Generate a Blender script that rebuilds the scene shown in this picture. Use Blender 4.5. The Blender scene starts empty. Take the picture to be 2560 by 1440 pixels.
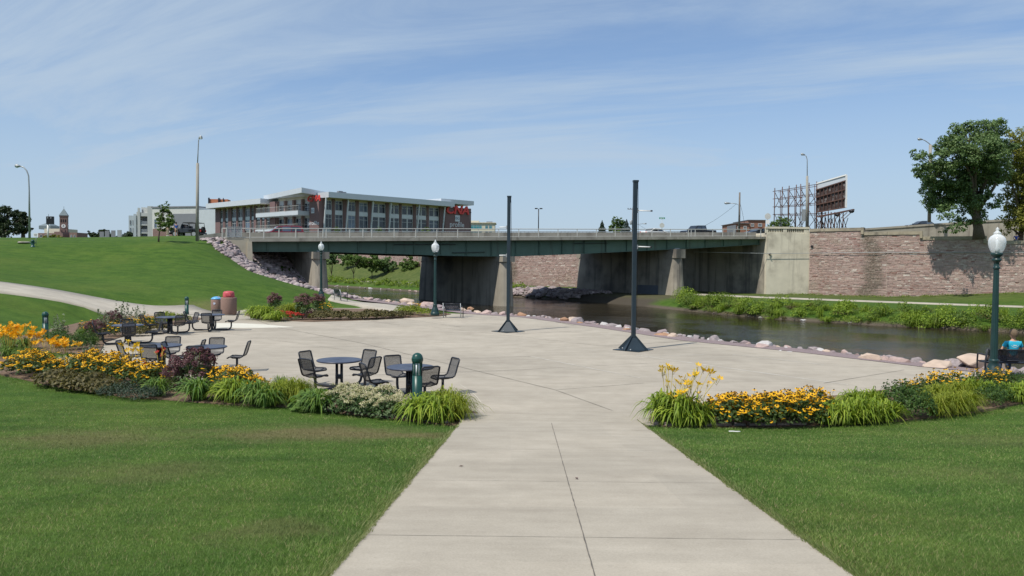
import bpy, bmesh, math, random
import numpy as np
from mathutils import Vector, Matrix
from math import sin, cos, pi, radians, sqrt
random.seed(7)
rng = np.random.default_rng(7)
scene = bpy.context.scene
COL = scene.collection
# ------------------------------------------------------------------ camera
F, YH, ROLL, CZ = 1950.0, 655.0, 0.008, 3.3        # focal length and horizon in photo pixels; eye height over the plaza
cam = bpy.data.cameras.new('camera')
cam.sensor_width = 36.0
cam.lens = 36.0 * F / 2560.0
cam.clip_start, cam.clip_end = 0.1, 8000.0
camo = bpy.data.objects.new('camera', cam)
COL.objects.link(camo)
PITCH = math.atan((720 - YH) / F)
RM = (Matrix.Rotation(pi/2 - PITCH, 3, 'X') @ Matrix.Rotation(ROLL, 3, 'Z'))
camo.matrix_world = Matrix.Translation((0, 0, CZ)) @ RM.to_4x4()
scene.camera = camo
# ------------------------------------------------------------------ sun, sky, exposure
EL = radians(57)
SUN = Vector((-0.72*cos(EL), -0.694*cos(EL), sin(EL)))
sl = bpy.data.lights.new('sun', 'SUN')
sl.energy, sl.angle, sl.color = 4.5, radians(0.53), (1.0, 0.945, 0.85)
so = bpy.data.objects.new('sun', sl)
so.rotation_euler = (-SUN).to_track_quat('-Z', 'Y').to_euler()
COL.objects.link(so)
scene.view_settings.view_transform = 'Standard'
scene.view_settings.look = 'None'
scene.view_settings.exposure = 0.0
scene.view_settings.gamma = 1.0
world = bpy.data.worlds.new('World')
scene.world = world
world.use_nodes = True
def make_sky():
    nt = world.node_tree
    nt.nodes.clear()
    N = nt.nodes.new
    L = nt.links.new
    out = N('ShaderNodeOutputWorld')
    bg = N('ShaderNodeBackground')
    sky = N('ShaderNodeTexSky')
    sky.sky_type = 'NISHITA'
    sky.sun_disc = False
    sky.sun_elevation = EL
    sky.sun_rotation = math.atan2(SUN.x, SUN.y)
    sky.altitude = 400
    sky.air_density, sky.dust_density, sky.ozone_density = 1.0, 0.6, 2.0
    tc = N('ShaderNodeTexCoord')
    sep = N('ShaderNodeSeparateXYZ')
    L(tc.outputs['Generated'], sep.inputs[0])
    def m(op, a, b=None, c=None, clamp=False):
        n = N('ShaderNodeMath'); n.operation = op; n.use_clamp = clamp
        for i, v in enumerate((a, b, c)):
            if v is None: continue
            if isinstance(v, (int, float)): n.inputs[i].default_value = v
            else: L(v, n.inputs[i])
        return n.outputs[0]
    zz = m('ADD', m('MAXIMUM', sep.outputs['Z'], 0.0), 0.16)
    u = m('DIVIDE', sep.outputs['X'], zz)
    v = m('DIVIDE', sep.outputs['Y'], zz)
    cb = N('ShaderNodeCombineXYZ')
    # streaks run mostly across the view, sloping a little
    a = radians(-24)
    up = m('ADD', m('MULTIPLY', u, cos(a)), m('MULTIPLY', v, sin(a)))
    vp = m('SUBTRACT', m('MULTIPLY', v, cos(a)), m('MULTIPLY', u, sin(a)))
    L(m('MULTIPLY', up, 0.20), cb.inputs[0]); L(m('MULTIPLY', vp, 0.66), cb.inputs[1])
    def noise(scale, detail, dist, off, rough=.55):
        mp = N('ShaderNodeVectorMath'); mp.operation = 'ADD'
        L(cb.outputs[0], mp.inputs[0]); mp.inputs[1].default_value = off
        n = N('ShaderNodeTexNoise'); n.inputs['Scale'].default_value = scale
        n.inputs['Detail'].default_value = detail; n.inputs['Distortion'].default_value = dist
        n.inputs['Roughness'].default_value = rough
        L(mp.outputs[0], n.inputs['Vector'])
        return n.outputs['Fac']
    big = noise(0.85, 3, 0.3, (3.7, 1.9, 0))
    fine = noise(2.3, 9, 0.9, (7.3, 5.1, 0), .64)
    t = m('ADD', m('MULTIPLY', big, 0.50), m('MULTIPLY', fine, 0.50))
    mr = N('ShaderNodeMapRange'); mr.interpolation_type = 'SMOOTHSTEP'
    mr.inputs['From Min'].default_value = 0.40; mr.inputs['From Max'].default_value = 0.59
    mr.inputs['To Min'].default_value = 0.24; mr.inputs['To Max'].default_value = 0.88
    L(t, mr.inputs['Value'])
    mix = N('ShaderNodeMix'); mix.data_type = 'RGBA'
    veil = N('ShaderNodeMapRange'); veil.interpolation_type = 'SMOOTHSTEP'
    L(sep.outputs['Z'], veil.inputs['Value'])
    for k_, q_ in zip(('From Min', 'From Max', 'To Min', 'To Max'), (0.0, 0.36, 0.86, 0.0)): veil.inputs[k_].default_value = q_
    L(m('MAXIMUM', mr.outputs[0], veil.outputs[0]), mix.inputs['Factor'])
    tint = N('ShaderNodeMix'); tint.data_type = 'RGBA'; tint.blend_type = 'MULTIPLY'
    tint.inputs['Factor'].default_value = 1.0
    L(sky.outputs[0], tint.inputs['A'])
    tint.inputs['B'].default_value = (0.73, 0.91, 1.09, 1)
    L(tint.outputs['Result'], mix.inputs['A'])
    mix.inputs['B'].default_value = (4.0, 4.95, 6.05, 1)
    L(mix.outputs['Result'], bg.inputs['Color'])
    bg.inputs['Strength'].default_value = 0.12
    L(bg.outputs[0], out.inputs['Surface'])
make_sky()
scene.cycles.max_bounces = 6
scene.cycles.transparent_max_bounces = 12
scene.cycles.caustics_reflective = False
scene.cycles.caustics_refractive = False

# ------------------------------------------------------------------ measuring helpers
EYE = Vector((0, 0, CZ))
def ray(px, py):
    return RM @ Vector(((px - 1280)/F, (720 - py)/F, -1.0))
def P(px, py, d):                       # the point seen at a photo pixel, d metres ahead
    r = ray(px, py)
    return EYE + r * (d / r.y)
def G(px, py, z=0.0):                   # the point seen at a photo pixel on the level z
    r = ray(px, py)
    return EYE + r * ((z - CZ) / r.z)
def onplane(px, py, A, B):              # ... on the vertical plane through A and B
    r = ray(px, py)
    n = Vector((-(B[1]-A[1]), B[0]-A[0], 0))
    t = (Vector((A[0], A[1], 0)) - EYE).dot(n) / r.dot(n)
    return EYE + r * t

# ------------------------------------------------------------------ objects
def tag(o, label=None, cat=None, group=None, kind=None):
    if label: o['label'] = label
    if cat: o['category'] = cat
    if group: o['group'] = group
    if kind: o['kind'] = kind
    return o
def thing(name, label, cat, loc=(0, 0, 0), rz=0.0, group=None):
    o = bpy.data.objects.new(name, None)
    o.empty_display_size = 0.2
    COL.objects.link(o)
    o.location = loc
    o.rotation_euler = (0, 0, rz)
    return tag(o, label, cat, group)
KIDS = {}
def link(name, me, parent=None):
    o = bpy.data.objects.new(name, me)
    COL.objects.link(o)
    if parent:
        o.parent = parent
        KIDS.setdefault(parent.name, []).append(o)
    return o
def dup(root, loc, rz=0.0, label=None, group=None, s=1.0, parent=None):
    r = root.copy()
    COL.objects.link(r)
    if parent: r.parent = parent
    else:
        r.location = loc; r.rotation_euler = (0, 0, rz)
        r.scale = (s, s, s) if isinstance(s, (int, float)) else s
        if label: r['label'] = label
        if group: r['group'] = group
    for ch in list(root.children):
        dup(ch, None, parent=r)
    return r
class MB:
    def __init__(s):
        s.v = []; s.f = []; s.sm = []; s.mi = []; s.cur = 0
    def add(s, vs, fs, smooth=False):
        b = len(s.v)
        s.v.extend([tuple(p) for p in vs])
        for f in fs:
            s.f.append(tuple(i + b for i in f)); s.sm.append(smooth); s.mi.append(s.cur)
        return s
    def box(s, c, size, rz=0.0):
        x, y, z = (q/2 for q in size)
        ca, sa = cos(rz), sin(rz)
        vs = []
        for dz in (-z, z):
            for dx, dy in ((-x, -y), (x, -y), (x, y), (-x, y)):
                vs.append((c[0]+dx*ca-dy*sa, c[1]+dx*sa+dy*ca, c[2]+dz))
        return s.add(vs, [(3,2,1,0),(4,5,6,7),(0,1,5,4),(1,2,6,5),(2,3,7,6),(3,0,4,7)])
    def hexa(s, b, t):                  # 4 bottom and 4 top points, both counter-clockwise from above
        return s.add(list(b)+list(t), [(3,2,1,0),(4,5,6,7),(0,1,5,4),(1,2,6,5),(2,3,7,6),(3,0,4,7)])
    def beam(s, p0, p1, w, h=None):
        h = h or w
        p0, p1 = Vector(p0), Vector(p1)
        d = (p1-p0).normalized()
        a = d.cross(Vector((0,0,1)))
        if a.length < 1e-4: a = Vector((1,0,0))
        a.normalize(); b = a.cross(d)
        a = a*(w/2); b = b*(h/2)
        vs = [p0-a-b, p0+a-b, p0+a+b, p0-a+b, p1-a-b, p1+a-b, p1+a+b, p1-a+b]
        return s.add(vs, [(0,1,2,3),(7,6,5,4),(4,5,1,0),(5,6,2,1),(6,7,3,2),(7,4,0,3)])
    def tube(s, pts, r, n=8, smooth=True):
        pts = [Vector(p) for p in pts]
        k = len(pts)
        rr = r if isinstance(r, (list, tuple)) else [r]*k
        vs = []; prev = None
        for i, p in enumerate(pts):
            d = (pts[min(i+1,k-1)] - pts[max(i-1,0)]).normalized()
            if prev is None:
                a = d.cross(Vector((0,0,1)))
                if a.length < 1e-3: a = Vector((1,0,0))
            else: a = prev - d*prev.dot(d)
            a.normalize(); prev = a
            b = d.cross(a)
            for j in range(n):
                t = 2*pi*j/n
                vs.append(p + (a*cos(t)+b*sin(t))*rr[i])
        fs = [(i*n+j, i*n+(j+1)%n, (i+1)*n+(j+1)%n, (i+1)*n+j) for i in range(k-1) for j in range(n)]
        s.add(vs, fs, smooth)
        b0 = len(s.v)-len(vs)
        s.f.append(tuple(b0+j for j in reversed(range(n)))); s.sm.append(False); s.mi.append(s.cur)
        s.f.append(tuple(b0+(k-1)*n+j for j in range(n))); s.sm.append(False); s.mi.append(s.cur)
        return s
    def lathe(s, prof, n=16, c=(0,0,0), smooth=True, flute=0.0):
        vs = []
        for r, z in prof:
            for j in range(n):
                t = 2*pi*j/n
                q = r*(1-flute*(j % 2))
                vs.append((c[0]+q*cos(t), c[1]+q*sin(t), c[2]+z))
        k = len(prof)
        fs = [(i*n+j, i*n+(j+1)%n, (i+1)*n+(j+1)%n, (i+1)*n+j) for i in range(k-1) for j in range(n)]
        s.add(vs, fs, smooth)
        b0 = len(s.v)-len(vs)
        for ring, rev in ((0, True), (k-1, False)):
            if prof[ring][0] > 1e-4:
                ids = [b0+ring*n+j for j in range(n)]
                s.f.append(tuple(reversed(ids) if rev else ids)); s.sm.append(False); s.mi.append(s.cur)
        return s
    def prism(s, poly, z0, z1):
        n = len(poly)
        ar = sum(poly[i][0]*poly[(i+1)%n][1]-poly[(i+1)%n][0]*poly[i][1] for i in range(n))
        if ar < 0: poly = list(reversed(poly))
        vs = [(p[0], p[1], z0) for p in poly] + [(p[0], p[1], z1) for p in poly]
        fs = [tuple(reversed(range(n))), tuple(range(n, 2*n))] + [(i, (i+1)%n, n+(i+1)%n, n+i) for i in range(n)]
        return s.add(vs, fs)
    def extr(s, poly, vec):             # any flat 3D outline pushed along vec
        n = len(poly); vec = Vector(vec)
        a = [Vector(p) for p in poly]
        fs = [tuple(reversed(range(n))), tuple(range(n, 2*n))] + [(i, (i+1)%n, n+(i+1)%n, n+i) for i in range(n)]
        nn = Vector((0,0,0))
        for i in range(n): nn += a[i].cross(a[(i+1)%n])
        if nn.dot(vec) < 0: fs = [tuple(reversed(f)) for f in fs]
        return s.add(a + [p+vec for p in a], fs)
    def me(s, name, mats):
        m = bpy.data.meshes.new(name)
        m.from_pydata(s.v, [], s.f)
        m.polygons.foreach_set('use_smooth', s.sm)
        for q in (mats if isinstance(mats, (list, tuple)) else [mats]): m.materials.append(q)
        m.polygons.foreach_set('material_index', s.mi)
        m.update()
        return m
    def build(s, name, mats, parent=None, off=None, bevel=0):
        if off is not None: s.v = [(p[0]-off[0], p[1]-off[1], p[2]-off[2]) for p in s.v]
        o = link(name, s.me(name, mats), parent)
        if bevel:
            b = o.modifiers.new('bevel', 'BEVEL'); b.width = bevel; b.segments = 2; b.limit_method = 'ANGLE'
        return o
def np_mesh(name, verts, faces, mats, mi=None, smooth=False):
    m = bpy.data.meshes.new(name)
    nv, nf, k = len(verts), len(faces), faces.shape[1]
    m.vertices.add(nv); m.vertices.foreach_set('co', np.ascontiguousarray(verts, dtype=np.float32).ravel())
    m.loops.add(nf*k); m.loops.foreach_set('vertex_index', np.ascontiguousarray(faces, dtype=np.int32).ravel())
    m.polygons.add(nf)
    m.polygons.foreach_set('loop_start', np.arange(0, nf*k, k, dtype=np.int32))
    m.polygons.foreach_set('loop_total', np.full(nf, k, dtype=np.int32))
    for q in (mats if isinstance(mats, (list, tuple)) else [mats]): m.materials.append(q)
    if mi is not None: m.polygons.foreach_set('material_index', np.asarray(mi, dtype=np.int32))
    if smooth: m.polygons.foreach_set('use_smooth', np.ones(nf, dtype=bool))
    m.update(); m.validate()
    return m

# ------------------------------------------------------------------ materials
def lerp3(a, k): return tuple(max(0, min(1, c*k)) for c in a)
def new_mat(name):
    m = bpy.data.materials.new(name); m.use_nodes = True
    nt = m.node_tree
    return m, nt, nt.nodes['Principled BSDF'], nt.nodes['Material Output']
def noise_node(nt, scale, detail=4, coord='Object', rough=.55, vec=None, dist=0):
    n = nt.nodes.new('ShaderNodeTexNoise')
    n.inputs['Scale'].default_value = scale; n.inputs['Detail'].default_value = detail
    n.inputs['Roughness'].default_value = rough; n.inputs['Distortion'].default_value = dist
    if vec is None:
        tc = nt.nodes.new('ShaderNodeTexCoord'); vec = tc.outputs[coord]
    nt.links.new(vec, n.inputs['Vector'])
    return n.outputs['Fac']
def ramp(nt, fac, stops):
    r = nt.nodes.new('ShaderNodeValToRGB')
    e = r.color_ramp.elements
    e[0].position, e[0].color = stops[0][0], (*stops[0][1], 1)
    e[1].position, e[1].color = stops[-1][0], (*stops[-1][1], 1)
    for p, c in stops[1:-1]:
        q = e.new(p); q.color = (*c, 1)
    nt.links.new(fac, r.inputs['Fac'])
    return r.outputs['Color']
def mixc(nt, fac, a, b, mode='MIX'):
    n = nt.nodes.new('ShaderNodeMix'); n.data_type = 'RGBA'; n.blend_type = mode
    for v, key in ((fac, 'Factor'), (a, 'A'), (b, 'B')):
        if isinstance(v, (int, float)): n.inputs[key].default_value = v
        elif isinstance(v, tuple): n.inputs[key].default_value = (*v, 1)
        else: nt.links.new(v, n.inputs[key])
    return n.outputs['Result']
def math_node(nt, op, a, b=None, clamp=False):
    n = nt.nodes.new('ShaderNodeMath'); n.operation = op; n.use_clamp = clamp
    for i, v in enumerate((a, b)):
        if v is None: continue
        if isinstance(v, (int, float)): n.inputs[i].default_value = v
        else: nt.links.new(v, n.inputs[i])
    return n.outputs[0]
def maprange(nt, v, a, b, c=0.0, d=1.0):
    n = nt.nodes.new('ShaderNodeMapRange'); n.interpolation_type = 'SMOOTHSTEP'
    nt.links.new(v, n.inputs['Value'])
    for k, q in zip(('From Min','From Max','To Min','To Max'), (a, b, c, d)): n.inputs[k].default_value = q
    return n.outputs[0]
def bump(nt, bsdf, h, strength, dist=0.02):
    b = nt.nodes.new('ShaderNodeBump')
    b.inputs['Strength'].default_value = strength; b.inputs['Distance'].default_value = dist
    nt.links.new(h, b.inputs['Height']); nt.links.new(b.outputs[0], bsdf.inputs['Normal'])
def surf(name, col, rough=.7, var=.18, scale=2.5, bmp=0.0, bscale=20, metal=0.0, isl=0.0, spec=.4, dirt=None, coat=0.0, streak=None):
    """A painted, metal, concrete or stone surface: noise-mottled colour, optional per-piece change, bump and stains."""
    m, nt, b, out = new_mat(name)
    f = noise_node(nt, scale, 5)
    c = ramp(nt, f, [(.25, lerp3(col, 1-var)), (.5, col), (.75, lerp3(col, 1+var))])
    if isl:
        g = nt.nodes.new('ShaderNodeNewGeometry')
        c = mixc(nt, 1.0, c, ramp(nt, g.outputs['Random Per Island'], [(0, (1-isl,)*3), (1, (1,)*3)]), 'MULTIPLY')
    if dirt:
        f2 = maprange(nt, noise_node(nt, dirt[1], 6), .48, .72)
        c = mixc(nt, f2, c, dirt[0])
    if streak:                          # water runs: long upright stains
        tc = nt.nodes.new('ShaderNodeTexCoord'); mp = nt.nodes.new('ShaderNodeMapping'); mp.inputs['Scale'].default_value = (streak[1], streak[1], streak[1]*.07)
        nt.links.new(tc.outputs['Object'], mp.inputs['Vector'])
        c = mixc(nt, maprange(nt, noise_node(nt, 1.0, 6, vec=mp.outputs[0], rough=.62), streak[2], streak[2]+.16, 0, streak[3]), c, streak[0])
    nt.links.new(c, b.inputs['Base Color'])
    b.inputs['Roughness'].default_value = rough
    b.inputs['Metallic'].default_value = metal
    b.inputs['Specular IOR Level'].default_value = spec
    b.inputs['Coat Weight'].default_value = coat
    if bmp: bump(nt, b, noise_node(nt, bscale, 5), bmp, .03)
    return m
def leaf(name, col, var=.35, hue=None, trans=.35, rough=.55):
    m, nt, b, out = new_mat(name)
    g = nt.nodes.new('ShaderNodeNewGeometry')
    c2 = hue or lerp3(col, 1+var)
    c = ramp(nt, g.outputs['Random Per Island'], [(0, lerp3(col, 1-var)), (.55, col), (1, c2)])
    nt.links.new(c, b.inputs['Base Color'])
    b.inputs['Roughness'].default_value = rough
    b.inputs['Specular IOR Level'].default_value = .3
    t = nt.nodes.new('ShaderNodeBsdfTranslucent')
    nt.links.new(mixc(nt, 1.0, c, (1.0, 1.0, .55), 'MULTIPLY'), t.inputs['Color'])
    mx = nt.nodes.new('ShaderNodeMixShader'); mx.inputs[0].default_value = trans
    nt.links.new(b.outputs[0], mx.inputs[1]); nt.links.new(t.outputs[0], mx.inputs[2])
    nt.links.new(mx.outputs[0], out.inputs['Surface'])
    return m
def seethrough(name, col, holes, rough=.45):
    """Perforated sheet: a share of it is open."""
    m, nt, b, out = new_mat(name)
    b.inputs['Base Color'].default_value = (*col, 1); b.inputs['Roughness'].default_value = rough
    t = nt.nodes.new('ShaderNodeBsdfTransparent')
    mx = nt.nodes.new('ShaderNodeMixShader')
    n = noise_node(nt, 60, 2)
    nt.links.new(maprange(nt, n, .3, .7, holes-.12, holes+.12), mx.inputs[0])
    nt.links.new(b.outputs[0], mx.inputs[1]); nt.links.new(t.outputs[0], mx.inputs[2])
    nt.links.new(mx.outputs[0], out.inputs['Surface'])
    return m
def glassy(name, col, rough=.08, spec=.6):
    m, nt, b, out = new_mat(name)
    f = noise_node(nt, .6, 2)  # mottled tone in the colour stands in for varied reflections
    oi = nt.nodes.new('ShaderNodeObjectInfo')   # blinds and rooms differ from pane to pane
    c = ramp(nt, oi.outputs['Random'], [(0, lerp3(col, .45)), (.55, col), (.8, lerp3(col, 2.0)), (1, lerp3(col, 4.5))])
    nt.links.new(mixc(nt, .6, c, ramp(nt, f, [(.3, (.4,.4,.4)), (.7, (1.4,1.4,1.4))]), 'MULTIPLY'), b.inputs['Base Color'])
    b.inputs['Roughness'].default_value = rough; b.inputs['Specular IOR Level'].default_value = spec
    return m
M = {}
M['concrete'] = surf('weathered concrete', (.36,.335,.28), .85, .14, .6, .15, 12, dirt=((.22,.20,.17), .35), streak=((.15,.13,.11), 1.3, .52, .55))
M['concrete_pier'] = surf('pier concrete', (.33,.295,.24), .85, .22, .35, .15, 8, dirt=((.12,.11,.10), .22), streak=((.07,.065,.06), .9, .48, .6))  # real stains, darkened with the base to deepen the piers' shaded sides
M['abut'] = surf('pale abutment concrete', (.50,.445,.34), .85, .12, .5, .15, 10, dirt=((.36,.32,.25), .5), streak=((.26,.225,.175), 1.2, .52, .6))
M['parapet'] = surf('parapet concrete', (.30,.285,.25), .85, .15, .9, .1, 8, streak=((.16,.145,.125), 1.1, .5, .6))
M['rail'] = surf('aluminium rail', (.50,.495,.46), .4, .06, 3, metal=.2)
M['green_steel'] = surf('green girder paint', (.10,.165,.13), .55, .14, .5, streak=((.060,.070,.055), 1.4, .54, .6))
M['dark_steel'] = surf('shade toned girder steel', (.05,.065,.06), .6, .2, .6)  # girder green darkened to paint in the shade under the deck; conduits share it
M['brick_plum'] = surf('plum brick', (.175,.112,.112), .85, .12, 2.5, .1, 30)
M['brick_red'] = surf('red brick', (.26,.13,.09), .85, .15, 2, .1, 30)
M['brick_orange'] = surf('orange brick', (.52,.19,.10), .85, .12, 2)
M['brick_brown'] = surf('brown stone', (.20,.13,.115), .85, .15, 1.5)
M['white_metal'] = surf('pale grey metal panel', (.56,.60,.64), .45, .04, .8, metal=.1)
M['soffit'] = surf('cream soffit', (.55,.50,.40), .8, .05, 1)
M['window'] = glassy('dark window glass', (.025,.035,.05))
M['teal_glass'] = glassy('teal window glass', (.06,.28,.33))
M['frame'] = surf('window frame', (.45,.47,.48), .5, .05, 2)
M['red_sign'] = surf('red sign letters', (.62,.055,.05), .5, .05, 2)
M['white'] = surf('white paint', (.75,.75,.73), .5, .06, 2)
M['stucco_white'] = surf('white stucco', (.52,.53,.51), .85, .06, .7)
M['stucco_blue'] = surf('pale blue grey siding', (.48,.53,.56), .8, .05, .7)
M['stucco_beige'] = surf('beige stucco', (.58,.55,.44), .85, .06, .7)
M['grey_panel'] = surf('grey metal siding', (.19,.20,.22), .6, .05, .8)
M['slate'] = surf('slate roof', (.16,.20,.22), .7, .15, 2)
M['black'] = surf('black paint', (.012,.013,.016), .45, .2, 4)
M['steel_dark'] = surf('charcoal powder coat', (.022,.024,.032), .42, .2, 5)
M['table_top'] = surf('navy table top', (.055,.065,.10), .38, .12, 6)
M['mesh'] = seethrough('perforated seat mesh', (.028,.030,.037), .30)
M['mast'] = surf('blue black mast paint', (.017,.030,.042), .4, .2, 2)
M['lamp_green'] = surf('dark green lamp paint', (.014,.042,.042), .4, .25, 3)
M['bollard_green'] = surf('green bollard paint', (.010,.060,.050), .35, .2, 4)
M['lens'] = surf('frosted light lens', (.74,.78,.80), .4, .05, 3)
M['wood'] = surf('weathered pole wood', (.16,.14,.12), .85, .2, 3)
M['galv'] = surf('galvanised steel', (.36,.38,.39), .45, .1, 2, metal=.4)
M['rust'] = surf('rusty steel', (.10,.055,.045), .85, .35, 1.5)
M['rust_panel'] = surf('rusty sheet metal', (.055,.038,.036), .85, .5, .8, dirt=((.26,.25,.25), 1.3))
M['tire'] = surf('tyre rubber', (.02,.02,.02), .85, .2, 5)
M['red_car'] = surf('dark red car paint', (.22,.02,.035), .25, .05, 2, coat=.6)
M['dark_car'] = surf('dark car paint', (.018,.021,.028), .25, .1, 2, coat=.6)
M['agg'] = surf('brown exposed aggregate', (.255,.165,.135), .9, .22, 40, .3, 60)
M['red_lid'] = surf('faded red plastic', (.50,.085,.10), .5, .1, 3)
M['blue_lid'] = surf('sky blue plastic', (.12,.38,.66), .4, .06, 3)
M['blue'] = surf('blue', (.03,.10,.45), .5, .1, 3)
M['sign_green'] = surf('street sign green', (.01,.25,.16), .5, .05, 3)
M['bark'] = surf('bark', (.10,.078,.058), .9, .35, 6, .4, 12)
M['skin'] = surf('skin', (.52,.30,.21), .6, .06, 8)
def globe_mat():
    m, nt, b, out = new_mat('clear ribbed globe')
    b.inputs['Base Color'].default_value = (.86, .89, .90, 1); b.inputs['Roughness'].default_value = .12
    t = nt.nodes.new('ShaderNodeBsdfTransparent')
    mx = nt.nodes.new('ShaderNodeMixShader')
    lw = nt.nodes.new('ShaderNodeLayerWeight'); lw.inputs['Blend'].default_value = .35
    nt.links.new(maprange(nt, lw.outputs['Facing'], 0, 1, .50, .12), mx.inputs[0])
    nt.links.new(b.outputs[0], mx.inputs[1]); nt.links.new(t.outputs[0], mx.inputs[2])
    nt.links.new(mx.outputs[0], out.inputs['Surface'])
    return m
M['globe'] = globe_mat()
# ================================================================== THE GROUND
# river outline at the water line (plan), left bank then right bank back
LEFT_W = [(48,-40),(34,0),(24,13),(17.5,23),(10.8,33.5),(4.6,47.5),(-1.6,57.5),(-8,67.5),(-18,86),(-40,119),(-72,160),(-120,215)]
RIGHT_W = [(-84,208),(-39,163),(-15,133),(1,118),(9,108),(15.5,97),(19,88),(24.4,76.3),(32,68),(41,61.5),(62,44),(90,15),(110,-40)]
WATER_Z = -2.0
RIVER = np.array(LEFT_W + RIGHT_W[:], dtype=float)
def seg_dist(pts, poly, closed=True):
    d = np.full(len(pts), 1e9)
    n = len(poly)
    for i in range(n if closed else n-1):
        a = poly[i]; b = poly[(i+1) % n]
        ab = b-a
        t = np.clip(((pts-a) @ ab)/(ab @ ab), 0, 1)
        q = a + t[:,None]*ab
        d = np.minimum(d, np.hypot(*(pts-q).T))
    return d
def inside(pts, poly):
    x, y = pts[:,0], pts[:,1]
    r = np.zeros(len(pts), bool)
    n = len(poly)
    for i in range(n):
        x0, y0 = poly[i]; x1, y1 = poly[(i+1) % n]
        if y0 == y1: continue
        c = ((y0 > y) != (y1 > y)) & (x < (x1-x0)*(y-y0)/(y1-y0)+x0)
        r ^= c
    return r
g2 = lambda px, py, z=0.0: tuple(G(px, py, z).xy)
# the plaza outline and the flower beds on the level of the plaza
BED_LEFT_OUT = [(1185,1056),(1135,1062),(950,1040),(700,1012),(500,1003),(300,985),(130,960),(0,930)]
PLAZA_PX = [(1135,1064),(1640,1064),(1900,1066),(2060,1062),(2250,1050),(2420,1030),(2560,1003),(2900,940),
            (2700,925),(2560,942),(2300,917),(2000,881),(1700,851),(1500,820),(1300,793),(1170,785),(1100,783),
            (1000,771),(850,770),(620,772),(560,786),(440,782),(380,783),(300,790),(200,806),(100,830),(0,850),(-250,880),(-250,925),
            (0,930),(130,960),(300,985),(500,1003),(700,1012),(950,1040)]
PLAZA = np.array([g2(*p) for p in PLAZA_PX])
# control points of the land (x, y, z)
ctrl = []
def c3(px, py, d): q = P(px, py, d); ctrl.append((q.x, q.y, q.z))
for d in (-12, -4, 3, 8, 13):
    for x in (-16, -8, -3, 0, 3, 8, 16): 
        if d > 8 and abs(x) > 9: continue
        ctrl.append((x, d, 1.65-.1*d))
for p in PLAZA[::1]: ctrl.append((p[0], p[1], 0.0))
for x, y in ((0,22),(5,22),(-6,22),(0,30),(-10,30),(-6,40),(2,40),(10,26)): ctrl.append((x, y, 0.0))
for q in ((0,800,32),(0,733,42),(0,706,47),(380,783,45),(380,764,48.5),(180,758,43.5),(180,733,47.5),(0,660,58),(0,603,71),(-300,604,66),(250,600,75),(500,602,79),
          (250,700,56),(250,650,65),(500,650,67),(500,700,58),(500,750,51),(600,750,52),(700,720,60),(620,680,66),
          (800,745,61),(900,762,56),(575,601,80.0),(600,630,80.2),(614,656,80.3),(550,603,79.6),(560,640,72),(640,688,73),(640,665,82),(720,712,75),(720,702,83),(790,732,76),(790,724,84)): c3(*q)
for q in ((-60,80,5.3),(-40,84,5.4),(-30,90,5.4),(-60,120,5.4),(-40,110,5.4),(-90,60,5.0),(-110,110,5.3),(-90,20,4.2),(-60,20,3.4),(-60,-10,4.0),(-40,0,3.0),(-35,20,1.9)): ctrl.append(q)
ctrl = np.array(ctrl)
_k = len(ctrl)
def _phi(r): return np.where(r > 1e-9, r*r*np.log(r+1e-12), 0.0)
_A = np.zeros((_k+3, _k+3))
_D = np.hypot(ctrl[:,None,0]-ctrl[None,:,0], ctrl[:,None,1]-ctrl[None,:,1])
_A[:_k,:_k] = _phi(_D) + np.eye(_k)*1.5
_A[:_k,_k] = 1; _A[:_k,_k+1:] = ctrl[:,:2]
_A[_k,:_k] = 1; _A[_k+1:,:_k] = ctrl[:,:2].T
_W = np.linalg.solve(_A, np.concatenate([ctrl[:,2], np.zeros(3)]))
def tps(pts):
    out = np.zeros(len(pts))
    for i in range(0, len(pts), 4000):
        p = pts[i:i+4000]
        r = np.hypot(p[:,None,0]-ctrl[None,:,0], p[:,None,1]-ctrl[None,:,1])
        out[i:i+4000] = _phi(r) @ _W[:_k] + _W[_k] + p @ _W[_k+1:]
    return out
def sstep(x, a, b):
    t = np.clip((x-a)/(b-a), 0, 1)
    return t*t*(3-2*t)
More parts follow.
